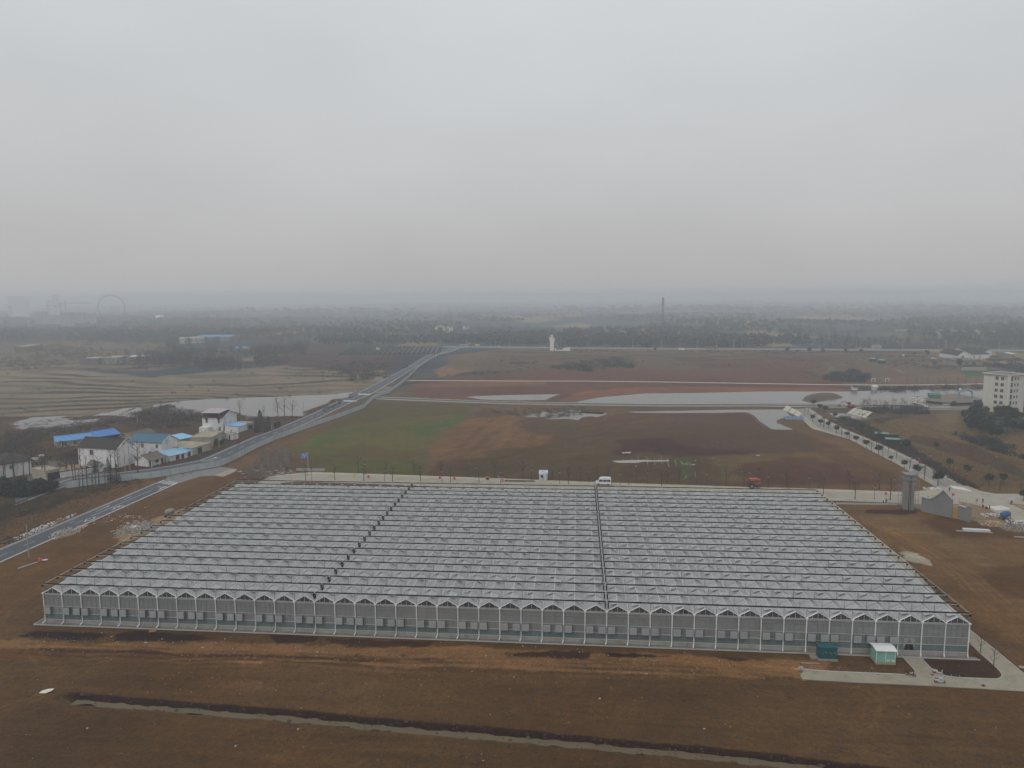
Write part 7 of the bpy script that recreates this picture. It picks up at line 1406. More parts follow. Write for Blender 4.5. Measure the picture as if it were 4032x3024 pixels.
# plant nursery: shaded rows
NROW = mat('nursery_plants', A(66, 72, 70, 850), rough=.95, var=.3, scale=.5); NSH = mat('nursery_strip', A(128, 132, 130, 850), rough=.8)
pl = G(1325, 1398); 
for k in range(42):
    f = k / 41; a = G(1335 + 395 * f, 1399 - 6 * f); b2 = G(1395 + 345 * f, 1366 - 1 * f)
    t_ = thing('plant_row', f'{ordn(k)} row of dark nursery plants from the left beside the far road', 'plants', a, 0, 'nursery rows'); d = b2 - a; mb = MB(); n_ = 9; w_ = 1.7
    nv = Vector((-d.y, d.x, 0)).normalized()
    for q in range(n_):
        p0 = d * (q / n_); p1 = d * ((q + .9) / n_); hh = 1.4 + .5 * rnd.random()
        mb.add([tuple(p0 - nv * w_ / 2), tuple(p1 - nv * w_ / 2), tuple(p1 + nv * w_ / 2), tuple(p0 + nv * w_ / 2)] + [tuple(v + Vector((0, 0, hh * (1 + .2 * rnd.random())))) for v in (p0 - nv * w_ * .3, p1 - nv * w_ * .3, p1 + nv * w_ * .3, p0 + nv * w_ * .3)], [(4, 5, 6, 7), (0, 1, 5, 4), (1, 2, 6, 5), (2, 3, 7, 6), (3, 0, 4, 7)])
    mb.build('plants', NROW, t_)
    if k % 2 == 0: MB().add([tuple(nv * 1.2 + Vector((0, 0, .9))), tuple(nv * 2.3 + Vector((0, 0, .9))), tuple(d + nv * 2.3 + Vector((0, 0, .9))), tuple(d + nv * 1.2 + Vector((0, 0, .9)))], [(0, 1, 2, 3)]).build('cover_strip', NSH, t_)
tag(MB().box(0, 0, 0, 3.6, 2.6, 4.0).build('nursery_hut', mat('cream_hut', A(172, 170, 140, 820)), None, G(1482, 1382)), 'small cream hut amid the nursery rows', 'hut')
# ------------------------------------------------------------------ far left
FW_ = mat('far_left_wall', A(140, 136, 130, 640), rough=.9); FB = mat('far_left_blue', A(96, 128, 160, 950), rough=.6)
house('farm_building', 'grey flat roofed farm building on the left fields, the left of a pair', 'house', G(314, 1437), G(388, 1436), G(318, 1428), 6.0, 0, flat=True, wallm=mat('far_left_grey', A(112, 110, 110, 640)), roofm=FLATR, over=.3, parapet=.4, wins=[('A', 2, 3.4, 1.4, 1.6), ('A', 10, 3.4, 1.4, 1.6), ('A', 3.5, .2, 1.6, 2.2)])
house('farm_building', 'cream flat roofed farm building on the left fields, the right of a pair', 'house', G(393, 1434), G(461, 1433), G(396, 1425), 6.2, 0, flat=True, wallm=FW_, roofm=FLATR, over=.4, parapet=.3, wins=[('A', 2.5, 3.6, 1.4, 1.4), ('A', 9, 3.6, 1.4, 1.4), ('A', 12.5, 3.6, 1.4, 1.4)])
house('farm_building', 'low shed with pale cyan roof right of the paired farm buildings', 'shed', G(508, 1416), G(560, 1415), G(511, 1409), 2.8, .9, 'x', wallm=FW_, roofm=mat('cyan_roof', A(136, 164, 166, 680)))
house('farm_building', 'pale blue roofed shed above the dark left wood', 'shed', G(920, 1384), G(968, 1383), G(922, 1376), 3.4, 1.2, 'x', wallm=FW_, roofm=FB)
house('farm_building', 'old tan farmhouse with flat pale roof near the left edge', 'house', G(58, 1390), G(106, 1389), G(61, 1380), 7.5, 0, flat=True, wallm=mat('old_tan', A(120, 112, 104, 780)), roofm=FLATR, over=.5, parapet=.2, wins=[('A', 5, 3.5, 1.6, 1.6)])
house('farm_building', 'small ochre farmhouse right of the old tan one', 'house', G(168, 1380), G(188, 1380), G(170, 1373), 5, 2, 'x', wallm=mat('ochre_wall', A(128, 122, 108, 850)), roofm=MATS['far_grey_roof'])
house('school_block', 'small white two storey block left of the blue roofed factory', 'building', G(708, 1354), G(740, 1353), G(710, 1346), 7.2, 0, flat=True, wallm=mat('factory_white', A(174, 174, 170, 980)), roofm=FLATR, over=.2, parapet=.5, wins=[('A', 1.5 + 3 * (k % 3), 1.2 + 3.4 * (k // 3), 1.2, 1.3) for k in range(6)])
house('factory', 'white factory front with a row of dark windows under a blue roof', 'building', G(753, 1352), G(807, 1350), G(756, 1345), 7.2, 0, flat=True, wallm=MATS['factory_white'], roofm=FLATR, over=.2, parapet=.5, wins=[('A', 1.2 + 2.3 * k, 3.4, 1.2, 1.3) for k in range(8)])
house('factory', 'long blue roofed factory hall behind the white fronts', 'building', G(768, 1344), G(906, 1342), G(772, 1334), 6.0, 2.0, 'x', wallm=FW_, roofm=mat('factory_blue', A(92, 130, 164, 1050), rough=.6))
CBM = mat('tower_block', A(148, 154, 160, 1750), rough=.9, var=.08)
for (x0, x1, yb, yt, lab) in ((138, 178, 1276, 1231, 'leftmost unfinished concrete block below the cranes'), (190, 228, 1277, 1243, 'second unfinished concrete block below the cranes'), (239, 275, 1283, 1231, 'pale unfinished tower block right under the taller crane'), (287, 330, 1274, 1233, 'wide unfinished block right of the cranes'), (332, 374, 1274, 1236, 'rightmost unfinished block near the ferris wheel')):
    P = G(x0, yb); k = mpp(P); h_ = (yb - yt) * k; hb = house('unfinished_block', lab, 'building', P, G(x1, yb), P + Vector((0, 18, 0)), h_, 0, flat=True, wallm=CBM, roofm=CBM, over=.3, parapet=.6, wins=[('A', 2 + 4.5 * (q % 5), 2 + 4.2 * (q // 5), 2.2, 2.4, None, 'window', False) for q in range(5 * int(h_ / 4.6))])
CRM = mat('crane_steel', A(146, 150, 148, 1750), rough=.7)
for (px, yt, yb, x0, x1, lab) in ((262, 1196, 1260, 237, 372, 'taller tower crane with long jib over the far left blocks'), (242, 1207, 1262, 215, 262, 'shorter tower crane over the far left blocks')):
    P = G(px, yb); k = mpp(P); h_ = (yb - yt) * k; t_ = thing('tower_crane', lab, 'crane', P, 0, 'far tower cranes'); MB().box(-1.1, -1.1, 0, 1.1, 1.1, h_ + 8).build('mast', CRM, t_); MB().box((x0 - px) * k, -.6, h_, (x1 - px) * k, .6, h_ + 1.6).build('jib', CRM, t_); MB().box((x0 - px) * k, -1, h_ - 3, (x0 - px) * k + 4, 1, h_).build('counterweight', CRM, t_); MB().tube([(0, 0, h_ + 8), ((x1 - px) * k * .7, 0, h_ + 1.6)], .25, 4).tube([(0, 0, h_ + 8), ((x0 - px) * k, 0, h_ + 1.6)], .25, 4).build('stay', CRM, t_)
dr = ray(439, 1208); tt = 2000 / math.hypot(dr.x, dr.y); FC = Vector((dr.x * tt, dr.y * tt, CAM_H + dr.z * tt)); FR = 28.5
t_ = thing('ferris_wheel', 'ferris wheel standing faint in the haze on the far left', 'ferris wheel', (FC.x, FC.y, 0), .35); FM = mat('ferris_steel', A(158, 162, 166, 2000), rough=.7); hc = FC.z
for r in (FR,):
    pts = [(r * math.cos(a), 0, hc + r * math.sin(a)) for a in np.linspace(0, 2 * math.pi, 49)]; MB().tube(pts, .16, 4, cap=False).build('rim', FM, t_)
mb = MB()
for k in range(18): a = k * math.pi / 9; mb.tube([(0, 0, hc), (FR * math.cos(a), 0, hc + FR * math.sin(a))], .05, 3)
mb.build('spokes', FM, t_)
for s in (-1, 1): MB().tube([(s * 12, s * 2, 0), (0, s * 1.2, hc)], .5, 6).build('leg', FM, t_)
gon = MB().box(-1.2, -1.2, -2.6, 1.2, 1.2, .2).mesh('gondola', mat('gondola_paint', A(144, 149, 154, 2000)))
for k in range(36): a = k * math.pi / 18; mk('gondola', gon, t_, ((FR + .9) * math.cos(a), 0, hc + (FR + .9) * math.sin(a)))
for (px, w_, yt, lab) in ((30, 60, 1166, 'wide faint tower block on the far left horizon'), (85, 26, 1181, 'short faint tower block beside the wide one'), (180, 24, 1182, 'low faint tower block left of the tallest'), (209, 24, 1160, 'tallest faint tower block on the left horizon')):
    dr = ray(px, 1205); tt = 3000 / math.hypot(dr.x, dr.y); P = Vector((dr.x * tt, dr.y * tt, 0)); k = mpp(P); rt = ray(px, yt); h_ = CAM_H + rt.z * 3000 / math.hypot(rt.x, rt.y)
    house('tower_block', lab, 'building', P, P + Vector((w_ * k * .75, w_ * k * .6, 0)), P + Vector((-8, 12, 0)), h_, 0, flat=True, wallm=mat('hazy_tower', A(168, 172, 176, 3000)), roofm=MATS['hazy_tower'], over=.2, parapet=0, wins=[('A', 3 + 5 * (q % 2), 6 + 9 * (q // 2), 3, 4, None, 'window', False) for q in range(10)])
P = G(610, 1254); t_ = thing('storage_hall', 'bright white curved storage hall far left of centre', 'building', P); mb = MB(); k = mpp(P)
pts = [(28 * k * f, 0) for f in (0, 1)]; vs_ = []
for x_ in (0, 26 * k):
    for a in np.linspace(0, math.pi, 9): vs_.append((x_, 8 - 8 * math.cos(a), 9.5 * math.sin(a)))
mb.add(vs_, [(i, i + 9, i + 10, i + 1) for i in range(8)] + [tuple(range(9)), tuple(range(17, 8, -1))]); mb.build('shell', mat('white_shell', A(206, 200, 182, 1900)), t_)
t_ = thing('billboard', 'long red billboard in front of the far pine wood', 'billboard', G(582, 1297), .05); MB().box(0, -.3, 1.5, 26, .3, 9).build('board', mat('far_red_board', A(150, 126, 128, 1500)), t_); MB().box(3, -.2, 0, 3.6, .2, 1.5).box(22, -.2, 0, 22.6, .2, 1.5).build('leg', STEEL, t_)
tag(MB().tube([(0, 0, 0), (0, 0, 20)], [.5, .35], 6).build('light_mast', hw, None, G(114, 1292)), 'white light mast near the far left horizon', 'mast')
# ------------------------------------------------------------------ vegetation
BARK = mat('bark', (.05, .042, .036), rough=.95, var=.25, scale=2)
def leaf_mat(name, col, var=.35, trans=0.0):
    return mat(name, col, rough=.85, var=var, scale=.9, spec=.2)
TWIG = mat('bare_twigs', (.06, .05, .044), rough=.95, var=.25, scale=.6)
DKG = leaf_mat('dark_evergreen_leaf', (.018, .03, .019)); MDG = leaf_mat('street_tree_leaf', (.028, .046, .022)); CON = leaf_mat('conifer_needles', (.016, .034, .024)); BRG = leaf_mat('bright_cypress', (.018, .052, .026)); GRG = leaf_mat('grey_green_leaf', (.09, .105, .095)); DRY = leaf_mat('dry_bush', (.085, .066, .046)); FDK = leaf_mat('far_dark_pine', (.014, .026, .022)); FBR = leaf_mat('far_bare_crown', (.036, .037, .042), .3); FMD = leaf_mat('far_mixed_crown', (.022, .030, .031), .3)
def bare_branches(seed, h_, spread=.33, n1=7, n2=5, n3=3, clear=.3):
    r_ = random.Random(seed); mb = MB(); tr = MB(); lean = (r_.uniform(-.06, .06), r_.uniform(-.06, .06))
    top = Vector((lean[0] * h_, lean[1] * h_, h_ * .92)); k0 = h_ / 7
    tr.tube([(0, 0, 0), top * .5, top], [.11 * k0 + .04, .075 * k0 + .03, .03], 6)
    for i in range(n1):
        f = clear + (1 - clear) * (i + r_.random()) / n1 * .95; p = top * f; an = i * 2.4 + r_.uniform(-.5, .5); ln = h_ * spread * (1.1 - .6 * (f - clear) / (1 - clear)) * r_.uniform(.7, 1.2)
        d = Vector((math.cos(an) * .75, math.sin(an) * .75, .8)).normalized(); e = p + d * ln; mb.tube([p, p + d * ln * .5, e], [.05 * k0 + .016, .04 * k0 + .012, .016], 3, cap=False)
        for j in range(n2):
            g = .3 + .7 * (j + r_.random()) / n2; q = p + d * ln * g; d2 = (d + Vector((r_.uniform(-1, 1), r_.uniform(-1, 1), r_.uniform(-.1, .9))) * .9).normalized(); l2 = ln * .45 * r_.uniform(.5, 1.1); e2 = q + d2 * l2
            mb.tube([q, e2], [.026 * k0 + .012, .012], 3, cap=False)
            for _ in range(n3):
                s0 = q + d2 * l2 * r_.uniform(.2, .95); d3 = (d2 + Vector((r_.uniform(-1, 1), r_.uniform(-1, 1), r_.uniform(-.3, .8)))).normalized(); mb.tube([s0, s0 + d3 * l2 * .55], [.018, .01], 3, cap=False)
    return tr, mb
def leaf_cloud(mb, r_, c, rad, n_, size):
    for _ in range(n_):
        while True:
            p = Vector((r_.uniform(-1, 1), r_.uniform(-1, 1), r_.uniform(-1, 1)))
            if .25 < p.length < 1: break
        q = Vector((c[0] + p.x * rad[0], c[1] + p.y * rad[1], c[2] + p.z * rad[2])); s = size * r_.uniform(.6, 1.4)
        a = Vector((r_.uniform(-1, 1), r_.uniform(-1, 1), r_.uniform(-.6, .6))).normalized(); b2 = a.cross(Vector((r_.uniform(-1, 1), r_.uniform(-1, 1), r_.uniform(-1, 1)))).normalized()
        mb.quad(q - a * s - b2 * s * .6, q + a * s * .8 - b2 * s * .7, q + a * s + b2 * s * .6, q - a * s * .7 + b2 * s * .8)
def proto_bare(seed, h_, **k):
    t_ = thing('bare_tree', 'x', 'tree'); tr, br = bare_branches(seed, h_, **k); tr.build('trunk', BARK, t_); br.build('crown', TWIG, t_); kids(t_); return t_
def proto_round(seed, h_, w_, mt, n_=420, trunk=.35, clumps=9, size=.16, name='round_tree'):
    r_ = random.Random(seed); t_ = thing(name, 'x', 'tree'); MB().tube([(0, 0, 0), (.05, 0, h_ * trunk), (0, .05, h_ * .8)], [.12, .09, .03], 6).build('trunk', BARK, t_); mb = MB()
    for k in range(clumps):
        an = k * 2.4; rr = w_ * .5 * r_.uniform(.25, .62); zc = h_ * (trunk + (1 - trunk) * r_.uniform(.3, .8)); leaf_cloud(mb, r_, (rr * math.cos(an), rr * math.sin(an), zc), (w_ * r_.uniform(.18, .32), w_ * r_.uniform(.18, .32), h_ * (1 - trunk) * r_.uniform(.16, .28)), n_ // clumps, size * w_ / 2.5)
    mb.build('crown', mt, t_); kids(t_); return t_
def proto_cone(seed, h_, w_, mt, n_=600, base=.08, name='conifer'):
    r_ = random.Random(seed); t_ = thing(name, 'x', 'tree'); MB().tube([(0, 0, 0), (0, 0, h_ * .95)], [.14, .03], 6).build('trunk', BARK, t_); mb = MB()
    for _ in range(n_):
        f = r_.random() ** 1.3; z_ = h_ * (base + (1 - base) * f); R = w_ / 2 * (1 - f) ** .8 * r_.uniform(.55, 1.12) + .05; an = r_.uniform(0, 6.283); p = Vector((R * math.cos(an), R * math.sin(an), z_)); s = .05 * h_ * r_.uniform(.5, 1.1); a = Vector((math.cos(an), math.sin(an), -.35)).normalized(); b2 = a.cross(Vector((0, 0, 1))).normalized(); b2 = (b2 + Vector((0, 0, r_.uniform(-.5, .5)))).normalized()
        mb.quad(p - a * s, p + b2 * s * .5, p + a * s * .9, p - b2 * s * .5)
    mb.build('crown', mt, t_); kids(t_); return t_
PARK = []
def plant(protos, P, label, rz=None, sc_=1.0, group=None, seed=None):
    pr = protos[rnd.randrange(len(protos))] if isinstance(protos, list) else protos
    if pr not in PARK: o = pr; PARK.append(pr); o.location = P; o.rotation_euler = (0, 0, rz if rz is not None else rnd.uniform(0, 6.28)); o.scale = (sc_,) * 3; o['label'] = label
    else: o = copy_tree(pr, P, rz if rz is not None else rnd.uniform(0, 6.28), sc_, label)
    if group: o['group'] = group
    return o
BT = [proto_bare(s, 6.2) for s in (1, 2, 3, 4)]; BTALL = [proto_bare(s, 11.5, spread=.2, n1=8, n2=4, clear=.45) for s in (11, 12, 13)]; BBIG = [proto_bare(s, 12, spread=.3, n1=9, n2=6) for s in (21, 22)]
ST = [proto_round(s, 3.9, 2.9, MDG, 620, .36, 13, .12) for s in (31, 32, 33)]; EV = [proto_round(s, 6.5, 5.0, DKG, 760, .15, 14, name='evergreen_tree') for s in (41, 42, 43)]; GT = [proto_round(45, 6.0, 4.6, GRG, 600, .15, 12, name='grey_green_tree')]
BU = [proto_round(s, 3.6, 4.4, DKG, 560, .02, 11, .17, name='evergreen_shrub') for s in (51, 52, 53)]
CY = [proto_cone(s, 6.8, 2.6, mat('dull_cypress', (.035, .038, .032), var=.3), 520, name='cypress') for s in (61, 62)]; CD = [proto_cone(s, 10.5, 6.0, CON, 900, name='cedar') for s in (63, 64)]; CB = [proto_cone(65, 4.6, 2.2, BRG, 420, name='green_cypress')]
# street trees behind the greenhouse
SB = [(1203, 1893), (1317, 1890), (1432, 1894), (1545, 1896), (1656, 1895), (1774, 1899), (1886, 1901), (1411, 1860), (1519, 1868), (1631, 1869), (1737, 1872), (1844, 1877), (1950, 1881), (2059, 1884), (2176, 1890), (2238, 1905), (2284, 1895), (2352, 1898), (2394, 1898), (2476, 1910), (2507, 1900), (2605, 1914), (2627, 1900), (2672, 1905), (2741, 1905), (2861, 1908), (3097, 1915), (3106, 1927), (3224, 1920), (3241, 1948), (3344, 1925), (3366, 1966), (3463, 1928), (3504, 1971), (2985, 1914), (2930, 1911)]
for k, q in enumerate(sorted(SB)): plant(BT, G(*q), f'{ordn(k)} bare street tree from the left along the road behind the greenhouse', sc_=rnd.uniform(.8, 1.12), group='bare street trees behind the greenhouse')
# tree lined road
c4r = lambda x_, y_: G(3032 + x_ / 2.212, 1100 + y_ / 2.212)
LT = [(370, 1240), (440, 1275), (507, 1302), (578, 1345), (668, 1382), (750, 1430), (838, 1478), (945, 1530), (1052, 1592), (1168, 1648), (1280, 1710), (1462, 1800)]
for k, q in enumerate(LT): plant(ST, c4r(*q), f'{ordn(k)} round leafy tree left of the tree lined road, counted from the lake', sc_=rnd.uniform(.65, 1.15) * (1.5 if k == 11 else 1), group='round trees on the left of the tree lined road')
RT_ = [(565, 1213), (640, 1245), (800, 1325), (1190, 1478), (1445, 1488), (1560, 1650), (1717, 1705), (1905, 1800), (2030, 1790), (1095, 1440), (950, 1400), (430, 1150), (480, 1165), (375, 1110), (2205, 1930)]
for k, q in enumerate(sorted(RT_)): plant(ST, c4r(*q), f'{ordn(k)} round leafy tree right of the tree lined road, counted from the lake', sc_=rnd.uniform(.8, 1.15), group='round trees on the right of the tree lined road')
SP2 = [(330, 1180), (470, 1290), (690, 1395), (880, 1500), (925, 1440), (1100, 1560), (1215, 1650), (1345, 1740), (620, 1350), (1420, 1740), (700, 1270), (760, 1260), (860, 1340), (890, 1370), (2000, 1840), (2180, 1880), (1600, 1760), (1850, 1800)]
for k, q in enumerate(sorted(SP2)): plant(BT, c4r(*q), f'{ordn(k)} thin bare sapling along the tree lined road, counting from the lake', sc_=rnd.uniform(.6, .9), group='saplings along the tree lined road')
# corner bed saplings
for k, (q, lab) in enumerate(((e4(1610, 1130), 'bare sapling in the corner bed nearest the greenhouse'), (e4(1790, 1330), 'bare sapling at the outer bend of the corner bed'))): plant(BT, q, lab, sc_=.55)
# village
for k, q in enumerate([(80, 1060), (110, 1075), (245, 1050), (270, 1060), (430, 1010), (545, 985), (600, 1000), (780, 1060), (830, 1075), (1330, 1060), (1375, 1080), (1450, 1240), (1510, 1235), (1585, 1265), (1690, 1300), (1740, 1150), (1800, 1170), (1910, 1200), (1470, 960), (1570, 1010), (1310, 960)]): plant(BTALL, ca(*q), f'{ordn(k)} thin bare tree of the screen in front of the left village wall', sc_=rnd.uniform(.62, .95), group='thin bare trees before the village')
plant(BBIG, cb(1012, 1110), 'large forked bare tree beside the cottage porch', sc_=1.0)
for k, (q, lab) in enumerate(((cb(530, 1060), 'left of three slim bare trees before the dark roofed house'), (cb(590, 1060), 'middle of three slim bare trees before the dark roofed house'), (cb(430, 1080), 'right hand slim bare tree by the small cypresses'))): plant(BTALL, q, lab, sc_=.85)
plant(CY, ca(2010, 1110), 'left dull cypress at the end of the hoarding'); plant(CY, ca(2130, 1110), 'right dull cypress at the end of the hoarding', sc_=1.02); plant(CY, ca(1725, 930), 'dull cypress in front of the yard wall', sc_=.75); plant(CY, cb(90, 1090), 'short dull cypress left of the white gable', sc_=.6); plant(CY, cb(370, 1080), 'dull cypress at the foot of the white gable', sc_=.8)
plant(CB, ca(1220, 985), 'bright green cypress in front of the yard wall'); plant(CB, cc_(925, 925), 'dark green cypress by the small white house', sc_=1.15); plant(CB, ca(380, 930), 'small dark cypress against the left edge farmhouse', sc_=.55)
plant(CD, cc_(1640, 690), 'tallest dark cedar between the garage and the road'); plant(CD, cc_(1800, 680), 'shorter dark cedar right of the tallest one', sc_=.68); plant(CD, cc_(1560, 680), 'dark cedar left of the tallest one', sc_=.6)
plant(BU, cc_(1565, 725), 'round clipped bush below the cedars', sc_=.55); plant(BU, cc_(1960, 620), 'dark shrub at the right end of the cedars', sc_=.9); plant(BU, cc_(750, 960), 'dark shrub behind the grey workshop pole', sc_=.75); plant(BU, cc_(860, 960), 'dark shrub beside the small cypress', sc_=.7); plant(BU, ca(1400, 920), 'small shrub at the yard wall', sc_=.4); plant(BU, ca(1600, 905), 'low shrub along the yard wall', sc_=.5)
for k in range(34):
    q = ca(rnd.uniform(-20, 700) + (250 if k % 3 == 0 else 0), 0); px = rnd.uniform(-10, 1000); py = 1190 + rnd.uniform(0, 210) * (1 - max(0, px - 300) / 1400)
    plant(BU, ca(px, py), f'{ordn(k)} dark evergreen bush of the thicket at the left edge', sc_=rnd.uniform(.75, 1.2), group='evergreen thicket at the left edge')
for k, (px, py, s, lab) in enumerate([(1096, 1648, 1.0, 'left of three tall bare trees on the pond bank'), (1120, 1652, 1.05, 'middle of three tall bare trees on the pond bank'), (1150, 1650, .9, 'right of three tall bare trees on the pond bank'), (1040, 1645, .6, 'small bare tree on the pond bank left of the tall three'), (945, 1636, .75, 'spreading bare tree behind the maroon roofed house'), (835, 1625, .45, 'small bare tree at the pond edge left of the house'), (898, 1622, .5, 'rounded bare tree behind the canopy roof'), (730, 1640, .4, 'thin bare tree on the pond shallows')]): plant(BBIG if s > .5 else BT, G(px, py), lab, sc_=s)
# right evergreen clump
poly = [(3760, 1632), (3790, 1622), (3850, 1618), (3960, 1634), (4040, 1642), (4045, 1700), (4045, 1765), (3990, 1745), (3930, 1736), (3860, 1716), (3800, 1690), (3765, 1660)]
def inpoly(px, py, pl_):
    ins = False
    for i in range(len(pl_)):
        (ax, ay), (bx, by) = pl_[i], pl_[(i + 1) % len(pl_)]
        if (ay > py) != (by > py) and px < (bx - ax) * (py - ay) / (by - ay) + ax: ins = not ins
    return ins
def inside(pl_, n_, r_):
    xs = [q[0] for q in pl_]; ys = [q[1] for q in pl_]; out = []
    while len(out) < n_:
        px, py = r_.uniform(min(xs), max(xs)), r_.uniform(min(ys), max(ys))
        if inpoly(px, py, pl_): out.append((px, py))
    return out
for k, q in enumerate(sorted(inside(poly, 46, random.Random(3)))): plant(GT if k % 5 == 2 else EV, G(*q), f'{ordn(k)} tree from the left in the evergreen clump below the white block', sc_=rnd.uniform(.75, 1.15), group='evergreen clump below the white block')
plant(EV, G(3753, 1606), 'single round tree on the near lake bank before the deck', sc_=.62); plant(EV, G(2552, 1378), 'round dark tree beside the highway', sc_=1.7); plant(EV, G(2580, 1382), 'small dark tree right of the round highway tree', sc_=.7)
for k in range(24): plant(BT, G(3390 + 270 * (k + rnd.random()) / 24, 1606 + rnd.uniform(0, 18)), f'{ordn(k)} bare sapling from the left on the near lake bank', sc_=rnd.uniform(.7, 1.25), group='bare saplings on the lake bank')
for k in range(12): plant(BT, G(3570 + 40 * k + rnd.uniform(-10, 10), 1512 + rnd.uniform(0, 4)), f'{ordn(k)} small bare tree from the left on the far lake shore', sc_=rnd.uniform(.7, 1.0), group='bare trees on the far lake shore')
for k, (px, py) in enumerate([(3770, 1392), (3815, 1385), (3862, 1388), (3650, 1402), (3735, 1433), (3775, 1440), (3680, 1440), (3100, 1388), (3140, 1390), (3186, 1388), (3330, 1388), (3390, 1390), (3240, 1392)]): plant(EV, G(px, py), f'{ordn(k)} dark rounded tree near the right highway and pavilion', sc_=rnd.uniform(.6, 1.2), group='dark trees along the right highway')
# anything not planted is removed
for pr in BT + BTALL + BBIG + ST + EV + GT + BU + CY + CD + CB:
    if pr not in PARK:
        for c in list(pr.children): bpy.data.objects.remove(c)
        bpy.data.objects.remove(pr)
# ------------------------------------------------------------------ uncountable growth, as masses
def base_cloud(seed, kind):
    r_ = random.Random(seed); mb = MB()
    if kind == 'bare':      # twiggy crown, thin upright slivers, trunk
        mb.tube([(0, 0, 0), (0, 0, .55)], [.022, .012], 3, cap=False)
        for _ in range(60):
            an = r_.uniform(0, 6.28); rr = .30 * math.sqrt(r_.random()); z_ = r_.uniform(.22, .92); rr *= 1.15 - abs(z_ - .5); p = Vector((rr * math.cos(an), rr * math.sin(an), z_)); d = Vector((math.cos(an) * .6, math.sin(an) * .6, 1)).normalized() * r_.uniform(.08, .17); w_ = Vector((-d.y, d.x, 0)); w_ = (w_.normalized() if w_.length > 1e-4 else Vector((1, 0, 0))) * r_.uniform(.02, .05); w_.rotate(Matrix.Rotation(r_.uniform(0, 3.1), 3, 'Z')); mb.add([p - w_, p + w_, p + d], [(0, 1, 2)])
    elif kind == 'bush':
        for _ in range(60):
            an = r_.uniform(0, 6.28); rr = .5 * math.sqrt(r_.random()); p = Vector((rr * math.cos(an), rr * math.sin(an), r_.uniform(0, .5) * (1.1 - rr))); d = Vector((math.cos(an) * .5 + r_.uniform(-.4, .4), math.sin(an) * .5 + r_.uniform(-.4, .4), .8)).normalized() * r_.uniform(.12, .3); w_ = Vector((r_.uniform(-1, 1), r_.uniform(-1, 1), .2)).normalized() * r_.uniform(.015, .05); mb.add([p - w_, p + w_, p + d], [(0, 1, 2)])
    elif kind == 'round':
        leaf_cloud(mb, r_, (0, 0, .58), (.4, .4, .38), 56, .12); mb.tube([(0, 0, 0), (0, 0, .4)], .03, 3, cap=False)
    elif kind == 'pine':
        for _ in range(30):
            f = r_.random(); R = .26 * (1 - f) ** .7 + .03; an = r_.uniform(0, 6.28); p = Vector((R * math.cos(an) * r_.random() ** .4, R * math.sin(an), .25 + .75 * f)); s = .1; a = Vector((math.cos(an), math.sin(an), -.4)); b2 = Vector((-math.sin(an), math.cos(an), r_.uniform(-.4, .4))); mb.quad(p - a * s, p + b2 * s * .7, p + a * s, p - b2 * s * .7)
        mb.tube([(0, 0, 0), (0, 0, .6)], .02, 3, cap=False)
    else:                   # grass tuft
        for _ in range(9):
            an = r_.uniform(0, 6.28); p = Vector((.3 * r_.random() * math.cos(an), .3 * r_.random() * math.sin(an), 0)); d = Vector((math.cos(an) * .35, math.sin(an) * .35, 1)) * r_.uniform(.5, 1); w_ = Vector((-math.sin(an), math.cos(an), 0)) * .05; mb.add([p - w_, p + w_, p + d], [(0, 1, 2)])
    F = [];
    for f in mb.f: F += [(f[0], f[i], f[i + 1]) for i in range(1, len(f) - 1)]
    return np.array(mb.v), np.array(F)
BASES = {k: [base_cloud(s + 100 * i, k) for s in range(5)] for i, k in enumerate(('bare', 'bush', 'round', 'pine', 'grass'))}
def mass(name, label, kind, pts, hmin, hmax, mt, seed=1, wide=1.0):
    r_ = np.random.RandomState(seed); vs_, fs, o_ = [], [], 0
    for P in pts:
        v, f = BASES[kind][r_.randint(5)]; h_ = r_.uniform(hmin, hmax); a = r_.uniform(0, 6.28); c, s = math.cos(a), math.sin(a); w_ = h_ * wide * r_.uniform(.8, 1.25)
        q = np.stack([(v[:, 0] * c - v[:, 1] * s) * w_ + P.x, (v[:, 0] * s + v[:, 1] * c) * w_ + P.y, v[:, 2] * h_ + P.z - .05], -1); vs_.append(q); fs.append(f + o_); o_ += len(v)
    if not vs_: return
    vv, ff = np.concatenate(vs_), np.concatenate(fs); me = bpy.data.meshes.new(name); me.vertices.add(len(vv)); me.vertices.foreach_set('co', vv.ravel().astype(np.float32)); me.loops.add(ff.size); me.loops.foreach_set('vertex_index', ff.ravel().astype(np.int32)); me.polygons.add(len(ff)); me.polygons.foreach_set('loop_start', np.arange(0, ff.size, 3, dtype=np.int32)); me.polygons.foreach_set('loop_total', np.full(len(ff), 3, np.int32)); me.update(calc_edges=True); me.materials.append(mt)
    return tag(mk(name, me), label, None, None, 'stuff')
def vpts(poly_v, n_, seed, clump=0):
    r_ = random.Random(seed); out = []
    for (px, py) in inside(v2(poly_v), n_, r_):
        if clump:
            P = G(px, py); 
            if float(vnoise(P.x, P.y, clump, seed, 3)) < -.05: continue
        out.append(G(px, py))
    return out
